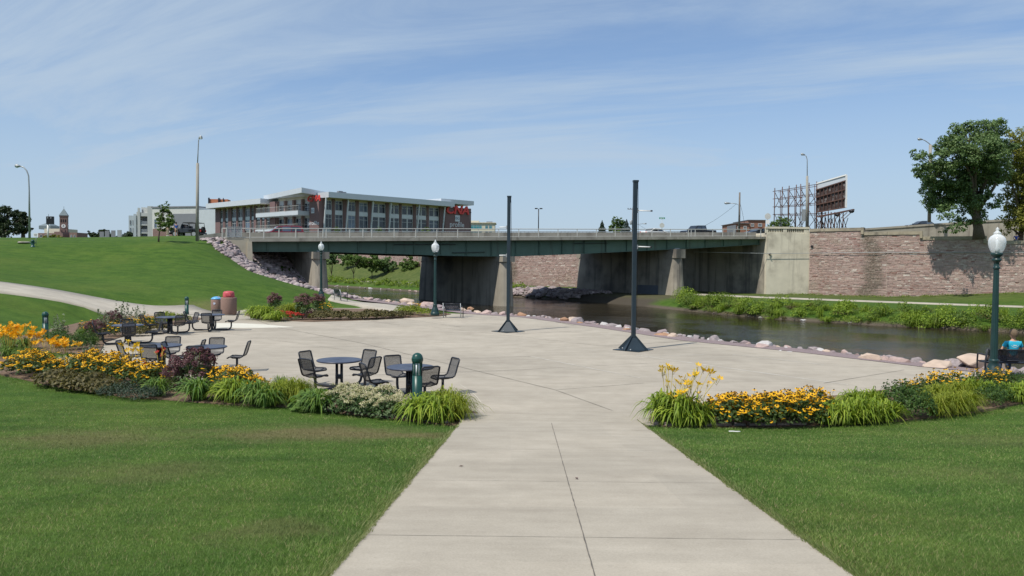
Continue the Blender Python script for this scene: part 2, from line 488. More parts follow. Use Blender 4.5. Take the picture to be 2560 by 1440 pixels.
# the wall line of the right bank: land beyond it is up at street level
WALL_LINE = [(-95,250),(-55,212.5),(-36,194.5),(-8,150.5),(22.3,129.5),(36.6,112.3),(42,112),(64.5,97),(95,78),(150,40),(260,-40)]
WALL_BACK = [(-95,252),(-54,215),(-35,196.5),(-7,152.3),(24.0,130.6),(38.4,113.8),(43.2,114.0),(51.4,106.6),(65,98.2),(95.5,79.5),(150,42),(260,-38)]
UPLAND = np.array(WALL_BACK + [(4000,-40),(4000,4000),(-95,4000)], dtype=float)
NEARDECK = lambda x: x
def land(pts):
    pts = np.asarray(pts, dtype=float).reshape(-1, 2)
    x, y = pts[:,0], pts[:,1]
    left = np.clip(tps(pts), -0.6, 6.0)
    far = sstep(np.hypot(x+20, y-40), 75, 110)
    left = left*(1-far) + 5.3*far
    # near rises behind the camera stay as they are; right side of the plaza stays level
    rt = sstep(x, 11, 16)*sstep(y, 14, 18)
    left = np.where((x > 0) & (y > 10), left*(1-rt), left)
    # right bank: low shelf, lawn slope farther upstream
    right = np.full(len(x), -1.0)
    wd = seg_dist(pts, np.array(WALL_LINE), False)
    right = right + 1.1*sstep(x, 48, 66)*sstep(14-wd, 0, 12)          # the shelf rises at the right end of the wall
    up = inside(pts, UPLAND)
    hill = sstep(seg_dist(pts, np.array([(-84,208),(-39,163),(-15,133),(1,118)]), False), 8.5, 20)*sstep(-x, 2, 14)
    right = np.maximum(right, -1.0 + hill*3.5)
    high = 6.9 - 1.8*sstep(x, 52, 62)
    high = high*(1-sstep(y, 150, 220)) + 5.6*sstep(y, 150, 220)
    right = np.where(up, high, right)
    sd = seg_dist(pts, RIVER)
    ins = inside(pts, RIVER)
    # which bank: nearer to the left or to the right water line
    dl = seg_dist(pts, np.array(LEFT_W), False); dr = seg_dist(pts, np.array(RIGHT_W), False)
    isr = dr < dl
    zl = np.where(isr, right, left)
    wb = np.where(isr, 2.3, 3.4)
    k = np.clip(sd/wb, 0, 1); k = np.where(isr, k**0.7, sstep(k, 0, 1))
    z = WATER_Z + (zl-WATER_Z)*k
    z = np.where(ins, WATER_Z - np.minimum(1.5, .35*sd) - .02, z)
    return z, ins
PLAZA_SHRUNK = None
def H(x, y):
    z, _ = land([(x, y)])
    return float(z[0])
def axis(lo, hi, step, far, grow=1.35):
    a = list(np.arange(lo, hi+step/2, step)); s = step; q = hi; r = []
    while q < far: s *= grow; q += s; r.append(q)
    s = step; q = lo; l = []
    while q > -far: s *= grow; q -= s; l.append(q)
    return np.array(l[::-1] + a + r)
def make_ground():
    xs = axis(-95, 100, 1.0, 3500); ys = axis(-12, 215, 1.0, 3500)
    X, Y = np.meshgrid(xs, ys)
    pts = np.stack([X.ravel(), Y.ravel()], 1)
    z, ins = land(pts)
    pl = inside(pts, PLAZA)
    z = np.where(pl, np.minimum(z, -.05), z)
    pd = seg_dist(pts, PLAZA)
    z = np.where(~pl & (pd < 1.2) & (z > -.3) & (pts[:,1] > 20), np.minimum(z, -.02+.13*pd), z)
    # the strip under the sloping walk is pressed just below it
    w = (pts[:,1] < 17.5) & (pts[:,1] > -14) & (pts[:,0] > PATH_L(pts[:,1])-.15) & (pts[:,0] < PATH_R(pts[:,1])+.15)
    z = np.where(w, np.minimum(z, PATH_Z(pts[:,1])-.05), z)
    nx, ny = len(xs), len(ys)
    idx = np.arange(nx*ny).reshape(ny, nx)
    f = np.stack([idx[:-1,:-1], idx[:-1,1:], idx[1:,1:], idx[1:,:-1]], -1).reshape(-1, 4)
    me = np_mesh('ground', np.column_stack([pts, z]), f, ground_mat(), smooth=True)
    tag(link('ground', me), kind='structure')
def PATH_L(y): return -1.25 + (y-5.2)*.024
def PATH_R(y): return 2.42 + (y-5.2)*.018
def PATH_Z(y):
    y = np.asarray(y, dtype=float)
    z = 1.65-.1*y
    return np.where(y > 15, .15-(y-15)*.1+.0166*np.clip(y-15,0,3)**2, z)
def lawn_color(nt, v, base):
    """Patchy lawn: greener and drier areas, one worn straw-coloured spot."""
    big = noise_node(nt, .16, 4, vec=v); mid = noise_node(nt, 1.1, 5, vec=v)
    c = mixc(nt, maprange(nt, mid, .3, .7, 0, 1), mixc(nt, 1.0, base, (.80,.86,.80), 'MULTIPLY'), mixc(nt, 1.0, base, (1.22,1.12,1.15), 'MULTIPLY'))
    c = mixc(nt, maprange(nt, big, .48, .70, 0, .5), c, mixc(nt, 1.0, base, (1.75,1.25,1.55), 'MULTIPLY'))
    sp = nt.nodes.new('ShaderNodeSeparateXYZ'); nt.links.new(v, sp.inputs[0])
    def spot(x, y, r0, r1):
        d = nt.nodes.new('ShaderNodeVectorMath'); d.operation = 'DISTANCE'
        cb = nt.nodes.new('ShaderNodeCombineXYZ')
        nt.links.new(sp.outputs[0], cb.inputs[0]); nt.links.new(math_node(nt, 'MULTIPLY', sp.outputs[1], 1.4), cb.inputs[1])
        nt.links.new(cb.outputs[0], d.inputs[0]); d.inputs[1].default_value = (x, y*1.4, 0)
        q = math_node(nt, 'ADD', d.outputs['Value'], math_node(nt, 'MULTIPLY', math_node(nt, 'SUBTRACT', mid, .5), 3.0))
        return maprange(nt, q, r0, r1, 1, 0)
    mp = nt.nodes.new('ShaderNodeMapping'); mp.inputs['Rotation'].default_value = (0, 0, .5); mp.inputs['Scale'].default_value = (.35, 2.2, 1)
    nt.links.new(v, mp.inputs['Vector'])
    c = mixc(nt, 1.0, c, ramp(nt, noise_node(nt, .7, 4, vec=mp.outputs[0]), [(.35, (.86,.88,.86)), (.65, (1.1,1.08,1.1))]), 'MULTIPLY')
    for x, y, r0, r1, k in ((-3.3,13.6,.2,2.6,.85),(-6.8,12.6,.2,2.6,.55),(-4.6,9.4,.1,1.6,.35),(-2.2,6.6,.05,.8,.35),(5.6,9.8,.1,1.5,.22),(8.5,13.2,.1,2.0,.25),(-1.9,13.4,.1,1.2,.6),(-18,49.5,.5,5,.55)):
        c = mixc(nt, math_node(nt, 'MULTIPLY', spot(x, y, r0, r1), k), c, (.215,.18,.085))
    return c, sp, mid
def ground_mat():
    m, nt, b, out = new_mat('lawn and bank soil')
    tc = nt.nodes.new('ShaderNodeTexCoord'); v = tc.outputs['Object']
    fine = noise_node(nt, 26, 5, vec=v, rough=.7)
    c, sp, mid = lawn_color(nt, v, (.068,.134,.018))
    c = mixc(nt, .8, c, ramp(nt, noise_node(nt, 5.5, 5, vec=v, rough=.7), [(.32, (.72,.76,.70)), (.68, (1.18,1.14,1.15))]), 'MULTIPLY')
    c = mixc(nt, .55, c, ramp(nt, fine, [(.3, (.35,.38,.35)), (.7, (1.0,1.0,1.0))]), 'MULTIPLY')
    # bare soil along the water line, dry grass up on the far terrace
    mud = maprange(nt, sp.outputs[2], -1.88, -1.60, 1, 0)
    c = mixc(nt, mud, c, ramp(nt, fine, [(.3, (.055,.045,.032)), (.7, (.15,.125,.095))]))
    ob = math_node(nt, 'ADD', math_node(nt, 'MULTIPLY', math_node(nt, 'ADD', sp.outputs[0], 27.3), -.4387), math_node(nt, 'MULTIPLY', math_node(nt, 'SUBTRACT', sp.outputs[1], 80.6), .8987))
    bare = math_node(nt, 'MULTIPLY', maprange(nt, ob, -9, -5, 0, 1), maprange(nt, ob, 17.5, 21, 1, 0))   # bare dark soil under the deck, the band carried on in front of it
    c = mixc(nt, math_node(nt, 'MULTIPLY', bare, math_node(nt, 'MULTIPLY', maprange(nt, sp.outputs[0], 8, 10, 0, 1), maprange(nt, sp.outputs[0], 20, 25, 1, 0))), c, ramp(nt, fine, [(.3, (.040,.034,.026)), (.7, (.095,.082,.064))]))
    right = maprange(nt, sp.outputs[0], 30, 42, 0, 1)
    hi = math_node(nt, 'MULTIPLY', right, maprange(nt, sp.outputs[2], 2.5, 4.0, 0, 1))
    c = mixc(nt, hi, c, ramp(nt, mid, [(.35, (.10,.105,.045)), (.65, (.25,.21,.11))]))
    far = maprange(nt, sp.outputs[1], 86, 100, 0, .55)
    c = mixc(nt, math_node(nt, 'MULTIPLY', far, maprange(nt, sp.outputs[2], -1.4, -.9, 0, 1)), c, ramp(nt, mid, [(.3, (.060,.075,.026)), (.7, (.135,.13,.055))]))
    nt.links.new(c, b.inputs['Base Color'])
    b.inputs['Roughness'].default_value = .9; b.inputs['Specular IOR Level'].default_value = .15
    bump(nt, b, fine, .5, .04)
    return m
make_ground()
# ------------------------------------------------------------------ paved surfaces
def paving_mat(name, col, ang, sx, sy, pale=False):
    m, nt, b, out = new_mat(name)
    tc = nt.nodes.new('ShaderNodeTexCoord'); v = tc.outputs['Object']
    mp = nt.nodes.new('ShaderNodeMapping'); mp.inputs['Rotation'].default_value = (0, 0, ang)
    nt.links.new(v, mp.inputs['Vector'])
    mp2 = nt.nodes.new('ShaderNodeMapping'); mp2.inputs['Rotation'].default_value = (0,0,ang); mp2.inputs['Scale'].default_value = (1, 6, 1)
    nt.links.new(v, mp2.inputs['Vector'])
    big = noise_node(nt, .22, 5, vec=v); mid = noise_node(nt, 1.4, 6, vec=v, rough=.65); fine = noise_node(nt, 55, 4, vec=v, rough=.7)
    streak = noise_node(nt, .5, 5, vec=mp2.outputs[0])
    c = ramp(nt, big, [(.3, lerp3(col, .86)), (.5, col), (.7, lerp3(col, 1.10))])
    c = mixc(nt, 1.0, c, ramp(nt, mid, [(.3, (.88,.87,.86)), (.7, (1.07,1.07,1.07))]), 'MULTIPLY')
    c = mixc(nt, 1.0, c, ramp(nt, streak, [(.3, (.92,.915,.91)), (.65, (1.05,1.05,1.05))]), 'MULTIPLY')
    c = mixc(nt, 1.0, c, ramp(nt, fine, [(.25, (.84,.84,.84)), (.75, (1.10,1.10,1.10))]), 'MULTIPLY')
    c = mixc(nt, maprange(nt, noise_node(nt, 7.5, 3, vec=v), .68, .76, 0, .16), c, (.16,.14,.12))
    c = mixc(nt, maprange(nt, noise_node(nt, .75, 5, vec=v, rough=.7), .56, .72, 0, .14), c, (.20,.175,.14))
    # each slab was poured separately and differs a little
    br = nt.nodes.new('ShaderNodeTexBrick')
    br.offset = 0; br.inputs['Scale'].default_value = 1
    br.inputs['Brick Width'].default_value = sx; br.inputs['Row Height'].default_value = sy
    br.inputs['Mortar Size'].default_value = 0.0; br.inputs['Bias'].default_value = 0
    br.inputs['Color1'].default_value = (.96,.96,.955,1); br.inputs['Color2'].default_value = (1.035,1.03,1.02,1)
    nt.links.new(mp.outputs[0], br.inputs['Vector'])
    c = mixc(nt, 1.0, c, br.outputs['Color'], 'MULTIPLY')
    nt.links.new(c, b.inputs['Base Color'])
    b.inputs['Roughness'].default_value = .85; b.inputs['Specular IOR Level'].default_value = .25
    bump(nt, b, fine, .25, .01)
    return m
JA = math.atan2(-11.3, 7.2)
M['plaza'] = paving_mat('plaza concrete', (.410,.368,.303), -JA, 6.0, 4.6)
M['walk'] = paving_mat('walk concrete', (.408,.366,.300), 0, 1.75, 1.9)
M['walk2'] = paving_mat('side walk concrete', (.42,.385,.325), .6, 2.4, 2.4)
M['joint'] = surf('dark joint', (.15,.135,.115), .9, .4, 6)
M['pale_joint'] = surf('pale sealed joint', (.52,.49,.43), .9, .1, 2)
M['pale_slab'] = surf('fresh pale concrete', (.60,.575,.49), .9, .07, 2)
def sheet(name, poly, z, mat_, kind='structure', thick=.25):
    b = MB(); b.prism([tuple(p) for p in poly], z-thick, z)
    return tag(b.build(name, mat_), kind=kind)
pl = sheet('plaza', [tuple(p) for p in PLAZA], 0.0, M['plaza'])
# the fresh pale slab near the bins
pb = MB(); pb.prism([g2(*p) for p in ((535,808),(608,808.5),(660,811),(735,818),(640,820),(530,820))], -.05, .006)
tag(pb.build('pale_paving_slab', M['pale_slab']), kind='structure')
def joint_strip(bm, p0, p1, w, z=.005, seed=0):
    r = random.Random(seed)
    a, c = Vector((*p0, z)), Vector((*p1, z))
    n = max(2, int((c-a).length/.35))
    d = (c-a).normalized(); s = Vector((-d.y, d.x, 0))
    pts = [a.lerp(c, i/n) + s*r.uniform(-.004, .004) for i in range(n+1)]
    wd = [w*r.uniform(.5, 1.35) for _ in pts]
    vs = [p+s*(q/2) for p, q in zip(pts, wd)] + [p-s*(q/2) for p, q in zip(pts, wd)]
    k = n+1
    bm.add(vs, [(i, i+k, i+k+1, i+1) for i in range(n)])
jd, jp = MB(), MB()
for i, (a, c, w) in enumerate((((905,858),(1388,975),.045),((1388,975),(1540,1030),.035),((690,818),(905,858),.05),((640,800),(690,818),.05),
      ((1000,797),(1150,817),.05),((1310,790),(1440,815),.05),((905,800),(1000,813),.05),((1117,899),(1326,891),.04),((1500,865),(1757,851),.05),
      ((1390,975),(1610,958),.03),((860,940),(1290,925),.03),((700,870),(960,866),.035),((1640,985),(1960,1020),.025),((640,845),(900,842),.04),
      ((1290,835),(1480,826),.05),((1100,935),(1680,905),.025),((2060,958),(2260,925),.04),((540,830),(1080,905),.02),((1060,815),(1620,878),.03))):
    joint_strip(jd, g2(*a), g2(*c), w*.62, seed=i)
for i, (a, c, w) in enumerate((((1326,891),(1600,945),.05),((1590,888),(2120,962),.07),((1830,886),(2060,912),.05),((1610,893),(1760,886),.035))):
    joint_strip(jp, g2(*a), g2(*c), w, seed=40+i)
tag(jd.build('paving_joints', M['joint']), kind='structure')
tag(jp.build('pale_paving_joints', M['pale_joint']), kind='structure')
def chalk():
    b = MB(); pts = [(1150,962),(1172,975),(1192,992),(1205,1010),(1206,1025),(1203,1040)]
    q = [Vector(g2(*p)) for p in pts]
    for i in range(len(q)-1): joint_strip(b, q[i], q[i+1], .011, .0065, 70+i)
    tag(b.build('chalk_line', M['pale_slab']), kind='structure')
chalk()
# the sloping walk
def make_walk():
    ys = [-14, -8, -3, 0, 2, 4, 6, 8, 10, 12, 13.5, 15, 15.6, 16.2, 17, 18]
    b = MB(); vs = []
    for y in ys:
        l, r = PATH_L(y), PATH_R(y)
        if y > 15.5:
            k = (y-15.5); l -= .35*k*k; r += .02*k
        z = float(PATH_Z(y)) + (.004 if y < 17 else -.02*(y-17))
        vs += [(l, y, z), (r, y, z), (r, y, z-.3), (l, y, z-.3)]
    fs = []
    for i in range(len(ys)-1):
        k = 4*i
        fs += [(k, k+1, k+5, k+4), (k+1, k+2, k+6, k+5), (k+3, k, k+4, k+7)]
    b.add(vs, fs)
    tag(b.build('walk', M['walk']), kind='structure')
    j = MB()
    def strip(x0, y0, x1, y1, w, seed):
        r = random.Random(seed); n = max(3, int(math.hypot(x1-x0, y1-y0)/.12)); vs = []
        d = Vector((x1-x0, y1-y0)).normalized(); s = Vector((-d.y, d.x))
        for i in range(n+1):
            t = i/n; c = Vector((x0+(x1-x0)*t, y0+(y1-y0)*t)) + s*r.uniform(-.002, .002); q = w*r.uniform(.5, 1.4)
            for e in (1, -1):
                p = c + s*(e*q/2); vs.append((p.x, p.y, float(PATH_Z(p.y))+.0075))
        j.add(vs, [(2*i, 2*i+1, 2*i+3, 2*i+2) for i in range(n)])
    strip(.55, 3.2, .80, 15.3, .010, 1)
    for k, y in enumerate((3.9, 6.45, 9.0, 11.6, 14.2)):
        strip(PATH_L(y)+.02, y, PATH_R(y)-.02, y-.05, .006, 5+k)
    tag(j.build('walk_joints', M['joint']), kind='structure')
make_walk()
# walks that follow the land
def ribbon(name, left, right, mat_, lift=.04, n=24, thick=.3, kind='structure'):
    """A strip between two plan curves laid on the land."""
    def samp(c, t):
        c = [Vector(p) for p in c]; L = [0]
        for i in range(1, len(c)): L.append(L[-1]+(c[i]-c[i-1]).length)
        s = t*L[-1]
        for i in range(1, len(c)):
            if s <= L[i] or i == len(c)-1: return c[i-1].lerp(c[i], (s-L[i-1])/(L[i]-L[i-1]))
    rows = []; m_ = 4
    for i in range(n+1):
        a, c = samp(left, i/n), samp(right, i/n)
        for j in range(m_+1): rows.append(a.lerp(c, j/m_))
    z, _ = land([tuple(p) for p in rows])
    b = MB(); k = m_+1
    vs = [(p.x, p.y, q+lift) for p, q in zip(rows, z)]
    fs = [(i*k+j, (i+1)*k+j, (i+1)*k+j+1, i*k+j+1) for i in range(n) for j in range(m_)]
    b.add(vs, fs, True)
    o = b.build(name, mat_)
    s = o.modifiers.new('thick', 'SOLIDIFY'); s.thickness = thick
    nz = sum(p.normal.z for p in o.data.polygons)
    s.offset = -1 if nz > 0 else 1
    return tag(o, kind=kind)
xy = lambda px, py, d: tuple(P(px, py, d).xy)
ribbon('side_walk', [xy(-330,700,38), xy(0,733,42), xy(180,758,43.5), xy(380,783,45), g2(470,797), g2(520,806)],
       [xy(-330,670,43), xy(0,706,47), xy(180,733,47.5), xy(380,764,48.5), g2(480,778), g2(600,790)], M['walk2'], lift=.06, n=40)
ribbon('river_walk', [g2(1000,784), g2(930,768,.15), g2(870,757,.25), g2(820,749,.3)], [g2(1060,776), g2(985,763,.1), g2(900,751,.2), g2(830,743,.25)], M['walk2'], lift=.12, n=20)
# far bank walk (low shelf by the wall, then upstream)
ribbon('bank_walk', [(95,56),(62,74.3),(48,84),(37,93.5),(29,101),(20,113),(2,131),(-20,151),(-45,175),(-85,214)],
       [(96,58.3),(63.3,76.4),(49.4,86),(38.4,95.5),(31,102.6),(22,114.5),(4,132.6),(-18.5,152.8),(-43.5,177),(-83.5,216)], M['walk2'], lift=.10, n=90)
# gravel strip between the plaza and the rocks
GRAVEL_IN = [(2900,930),(2700,940),(2560,942),(2300,917),(2000,881),(1700,851),(1500,820),(1300,793),(1170,785),(1090,775),(1000,763),(900,751),(840,744)]
gi = [Vector(g2(*p)) for p in GRAVEL_IN]
go = []
for i, p in enumerate(gi):
    d = (gi[min(i+1, len(gi)-1)]-gi[max(i-1, 0)]).normalized()
    go.append(p + Vector((d.y, -d.x))*1.5)
M['gravel'] = surf('purple grey gravel', (.24,.185,.185), .95, .45, 22, .6, 30)
def make_gravel():
    b = MB()
    n = len(gi)
    vs = [(p.x, p.y, .012) for p in gi] + [(p.x, p.y, -.03) for p in go] + [(p.x+(p-q).x*.7, p.y+(p-q).y*.7, -1.2) for p, q in zip(go, gi)]
    fs = [(i, i+1, n+i+1, n+i) for i in range(n-1)] + [(n+i, n+i+1, 2*n+i+1, 2*n+i) for i in range(n-1)]
    b.add(vs, fs)
    o = b.build('gravel_strip', M['gravel']); tag(o, kind='structure')
    if o.data.polygons[0].normal.z < 0: o.data.flip_normals()
make_gravel()
# flower bed soil
M['mulch'] = surf('bark mulch', (.16,.105,.07), .95, .5, 14, .8, 25)
BED_L = [(1190,1052),(1135,1068),(950,1046),(700,1018),(500,1009),(300,991),(130,966),(0,936),(-120,906),(-60,868),(0,851),(100,831),(200,807),(300,791),(380,784),(455,784),(505,797),(480,808),
         (380,822),(320,838),(262,856),(248,885),(300,915),(430,945),(620,965),(760,983),(1000,1000),(1130,1012),(1195,1035)]
BED_R = [(1622,1052),(1660,1070),(1900,1071),(2060,1067),(2250,1055),(2420,1035),(2560,1008),(2700,972),(2600,935),(2440,945),(2300,965),(2100,990),(1900,1005),(1720,1015),(1630,1035)]
BED_M = [(612,788),(650,800),(780,805),(900,801),(1000,796),(1100,791),(1128,786),(1080,777),(1000,774),(850,772),(700,772),(625,775)]
for nm, bp in (('flower_bed', BED_L), ('flower_bed', BED_R), ('flower_bed', BED_M)):
    b = MB(); b.prism([g2(*p) for p in bp], -.1, .03); tag(b.build(nm, M['mulch']), kind='structure')
# water
def water_mat():
    m, nt, b, out = new_mat('river water')
    tc = nt.nodes.new('ShaderNodeTexCoord'); v = tc.outputs['Object']
    mp = nt.nodes.new('ShaderNodeMapping'); mp.inputs['Rotation'].default_value = (0,0,radians(52)); mp.inputs['Scale'].default_value = (.55, 1.9, 1)
    nt.links.new(v, mp.inputs['Vector'])
    n1 = noise_node(nt, 1.3, 5, vec=mp.outputs[0], rough=.6); n0 = noise_node(nt, .12, 4, vec=v)
    nt.links.new(ramp(nt, n0, [(.35, (.020,.016,.009)), (.65, (.034,.027,.016))]), b.inputs['Base Color'])
    b.inputs['Roughness'].default_value = .10
    b.inputs['IOR'].default_value = 1.33; b.inputs['Specular IOR Level'].default_value = .24
    nb = nt.nodes.new('ShaderNodeBump'); nb.inputs['Distance'].default_value = .16
    nt.links.new(maprange(nt, n0, .42, .62, .10, .55), nb.inputs['Strength'])
    nt.links.new(n1, nb.inputs['Height']); nt.links.new(nb.outputs[0], b.inputs['Normal'])
    return m
wb_ = MB(); wb_.add([(p[0], p[1], WATER_Z) for p in [(50,-45)]+[(a-1.5, b_-.8) for a, b_ in LEFT_W]+[(a+2.5, b_+1.5) for a, b_ in RIGHT_W]], [tuple(range(1+len(LEFT_W)+len(RIGHT_W)))])
wo = wb_.build('river', water_mat()); tag(wo, kind='structure')
if wo.data.polygons[0].normal.z < 0: wo.data.flip_normals()
# ================================================================== BRIDGE
BA, BB = Vector((-27.3, 80.6, 0)), Vector((36.2, 111.6, 0))
BU = (BB-BA).normalized(); BN = Vector((-BU.y, BU.x, 0)); BLEN = (BB-BA).length
PDIR = Vector((-.6, .8, 0))
zl0 = onplane(640, 604, BA, BB).z; zr0 = onplane(1895, 597.5, BA, BB).z
def bs(px): return (onplane(px, 600, BA, BB)-BA).dot(BU)
_sl, _sr = bs(640), bs(1895)
def zdeck(s): return zl0 + (zr0-zl0)*(s-_sl)/(_sr-_sl)          # underside of the deck edge
def bp(s, out, z): q = BA + BU*s + BN*out; return (q.x, q.y, z)
bridge = thing('bridge', 'long road bridge with green girders, concrete piers and a metal railing over the river', 'bridge', tuple(BA))
BO = tuple(BA)
def strip_along(mb, s0, s1, o0, o1, h0, h1, n=14):
    """A slab that follows the deck's rise: between outs o0..o1 and heights h0..h1 above the deck edge's underside."""
    ss = [s0+(s1-s0)*i/n for i in range(n+1)]
    for a, c in zip(ss[:-1], ss[1:]):
        mb.hexa([bp(a,o0,zdeck(a)+h0), bp(c,o0,zdeck(c)+h0), bp(c,o1,zdeck(c)+h0), bp(a,o1,zdeck(a)+h0)],
                [bp(a,o0,zdeck(a)+h1), bp(c,o0,zdeck(c)+h1), bp(c,o1,zdeck(c)+h1), bp(a,o1,zdeck(a)+h1)])
S0, S1 = bs(627)-.2, BLEN+.3
b = MB(); strip_along(b, S0, S1, 0, 18.0, 0, .34, 1); b.build('deck', M['concrete'], bridge, BO)
b = MB(); strip_along(b, S0-2, S1, .03+2.2, 2.2+.33, .342, 1.02, 26); b.build('barrier', M['parapet'], bridge, BO)
b = MB(); strip_along(b, S0-2, S1, 15.4, 15.7, .342, 1.02, 26); b.build('barrier', M['parapet'], bridge, BO)
M['asphalt'] = surf('asphalt', (.055,.055,.055), .9, .2, 3, .2, 40)
b = MB(); strip_along(b, S0-2, S1, 2.6, 15.3, .342, .40, 1); b.build('roadway', M['asphalt'], bridge, BO)
# girders: the depth changes along the span
prof = []
for px, py in ((632,628),(800,628.5),(960,633),(1100,638),(1200,640),(1290,640),(1450,634),(1700,621.5),(1720,621),(1880,611.5),(1906,610)):
    q = onplane(px, py, BA+BN*1.1, BB+BN*1.1); s = (q-BA).dot(BU); prof.append((s, q.z-zdeck(s)))
prof[0] = (S0+.3, prof[0][1])
def gdepth(s):
    for (a, da), (c, dc) in zip(prof[:-1], prof[1:]):
        if s <= c: return da+(dc-da)*max(0, (s-a))/(c-a)
    return prof[-1][1]
for k, off in enumerate((1.1, 4.9, 8.9, 12.9, 16.7)):
    b = MB()
    poly = [bp(s, off, zdeck(s)+d) for s, d in prof] + [bp(s, off, zdeck(s)-.003) for s, d in reversed(prof)]
    b.extr(poly, BN*.06)
    for (s0, d0), (s1, d1) in zip(prof[:-1], prof[1:]):          # bottom flange
        b.hexa([bp(s0,off-.2,zdeck(s0)+d0-.05), bp(s1,off-.2,zdeck(s1)+d1-.05), bp(s1,off+.26,zdeck(s1)+d1-.05), bp(s0,off+.26,zdeck(s0)+d0-.05)],
               [bp(s0,off-.2,zdeck(s0)+d0), bp(s1,off-.2,zdeck(s1)+d1), bp(s1,off+.26,zdeck(s1)+d1), bp(s0,off+.26,zdeck(s0)+d0)])
    for i in range(22):                                          # stiffeners
        s = S0+2+i*3.25
        if s > S1-.5: break
        d = gdepth(s)
        b.box((0,0,0), (.05, .16, -d-.02))
        c = Vector(bp(s, off-.08, zdeck(s)+d/2-.005)); a = math.atan2(BU.y, BU.x)
        for q in range(8):
            x, y, z = b.v[-8+q]
            b.v[-8+q] = (c.x+x*cos(a)-y*sin(a), c.y+x*sin(a)+y*cos(a), c.z+z)
    b.build('girder', M['green_steel'] if k == 0 else M['dark_steel'], bridge, BO)  # inner girders get the colour with shade painted in
# piers
def capsule(c, d, L, w, n=9):
    d = Vector(d); e = Vector((-d.y, d.x, 0)); out = []
    for end, base in ((0, Vector(c)), (1, Vector(c)+d*L)):
        for i in range(n):
            t = -pi/2 + pi*i/(n-1)
            if end: q = base + d*(cos(t)*w/2) + e*(sin(t)*w/2)
            else: q = base - d*(cos(t)*w/2) - e*(sin(t)*w/2)
            out.append(q)
    return out
def pier(px, z0, w, L, zc):
    s = bs(px); q = BA + BU*s
    c = Vector((q.x, q.y, 0)) + PDIR*(w/2+.0)
    zt = zdeck(s)+gdepth(s)-.06
    b = MB()
    rings = []
    for z, ww, ll in ((z0, w+.5, L+.7), (z0+.8, w+.38, L+.55), (zt-zc, w, L)):
        o = capsule(c - PDIR*((ll-L)/2), PDIR, ll-w, ww); rings.append([(p.x, p.y, z) for p in o])
    n = len(rings[0])
    for a, d in zip(rings[:-1], rings[1:]):
        b.add(a+d, [(i, (i+1)%n, n+(i+1)%n, n+i) for i in range(n)], False)
    e = Vector((-PDIR.y, PDIR.x, 0))
    c0 = c - PDIR*(w/2+.06); c1 = c + PDIR*(L-w/2+.06)
    b.hexa([(p.x,p.y,zt-zc) for p in (c0-e*(w/2+.06)*-1, c0-e*(w/2+.06), c1-e*(w/2+.06), c1+e*(w/2+.06))],
           [(p.x,p.y,zt) for p in (c0+e*(w/2+.06), c0-e*(w/2+.06), c1-e*(w/2+.06), c1+e*(w/2+.06))])
    o = b.build('pier', M['concrete_pier'], bridge, BO)
    return o, c, w, L
pier(803, -1.5, 1.7, 20, .75)
p2_, c2_, w2_, L2_ = pier(1272, -4.0, 1.7, 20, .65)
p3_, c3_, w3_, L3_ = pier(1702, -2.6, 1.7, 20, 1.2)
# blue grey patch painted on the side of the right pier
e3 = Vector((-PDIR.y, PDIR.x, 0))
q0 = c3_ + e3*(w3_/2+.205)
def onp(px, py): return onplane(px, py, q0, q0+PDIR)
b = MB()
M['patch'] = surf('blue grey patch paint', (.10,.115,.14), .8, .08, 2)
b.extr([onp(1593,712), onp(1645,713.5), onp(1645,741), onp(1593,739)], e3*.03)
b.build('paint_patch', M['patch'], p3_, BO)
# thin conduits along the near girder
for a, c, ya, yb in ((985,1140,611.5,611),(1130,1212,632,630),(1435,1520,609,608)):
    b = MB(); b.tube([onplane(a, ya, BA+BN*.98, BB+BN*.98), onplane(c, yb, BA+BN*.98, BB+BN*.98)], .05, 6); b.build('conduit', M['dark_steel'], bridge, BO)
for px in (803, 1272, 1702):                                   # bearings under the girders on the pier tops
    for off in (1.1, 4.9, 8.9):
        s = bs(px)+off*.16; b = MB(); q = bp(s, off, zdeck(s)+gdepth(s)-.03); b.box(q, (.7,.6,.22)); b.build('bearing', M['galv'], bridge, BO)
# left abutment and its wing wall
b = MB()
z_top = zdeck(S0)+.30
w0 = bs(563); 
b.hexa([bp(w0,.02,.5), bp(S0+.05,.02,.5), bp(S0+.05,1.1,.5), bp(w0,1.1,.5)], [bp(w0,.02,z_top), bp(S0+.05,.02,z_top), bp(S0+.05,1.1,z_top), bp(w0,1.1,z_top)])
c0 = Vector(bp(S0+.05, .02, 0)); dd = PDIR*19
b.extr([c0+Vector((0,0,.2)), c0+Vector((-1.2,-.58,.2)), c0+Vector((-1.2,-.58,z_top-.35)), c0+Vector((0,0,z_top-.35))], dd)
b.hexa([bp(S0-.30,-.30,.3), bp(S0+.45,-.30,.3), bp(S0+.45,.018,.3), bp(S0-.30,.018,.3)], [bp(S0-.15,-.10,z_top-.3), bp(S0+.30,-.10,z_top-.3), bp(S0+.30,.018,z_top-.3), bp(S0-.15,.018,z_top-.3)])
b.build('abutment', M['abut'], bridge, BO)
# approach parapet on the left
def ap(px): return bs(px)
b = MB()
sa, sb, sc_ = bs(497), bs(545), S0-2
def apz(px, py): return onplane(px, py, BA+BN*1.6, BB+BN*1.6).z
for (s0, za), (s1, zb) in (((sa, apz(500,590)), (sb, apz(545,583))), ((sb, apz(545,583)), (sc_, zdeck(sc_)+1.0))):
    b.hexa([bp(s0,1.6,3.5), bp(s1,1.6,3.5), bp(s1,2.0,3.5), bp(s0,2.0,3.5)], [bp(s0,1.6,za), bp(s1,1.6,zb), bp(s1,2.0,zb), bp(s0,2.0,za)])
b.build('approach_parapet', M['parapet'], bridge, BO)
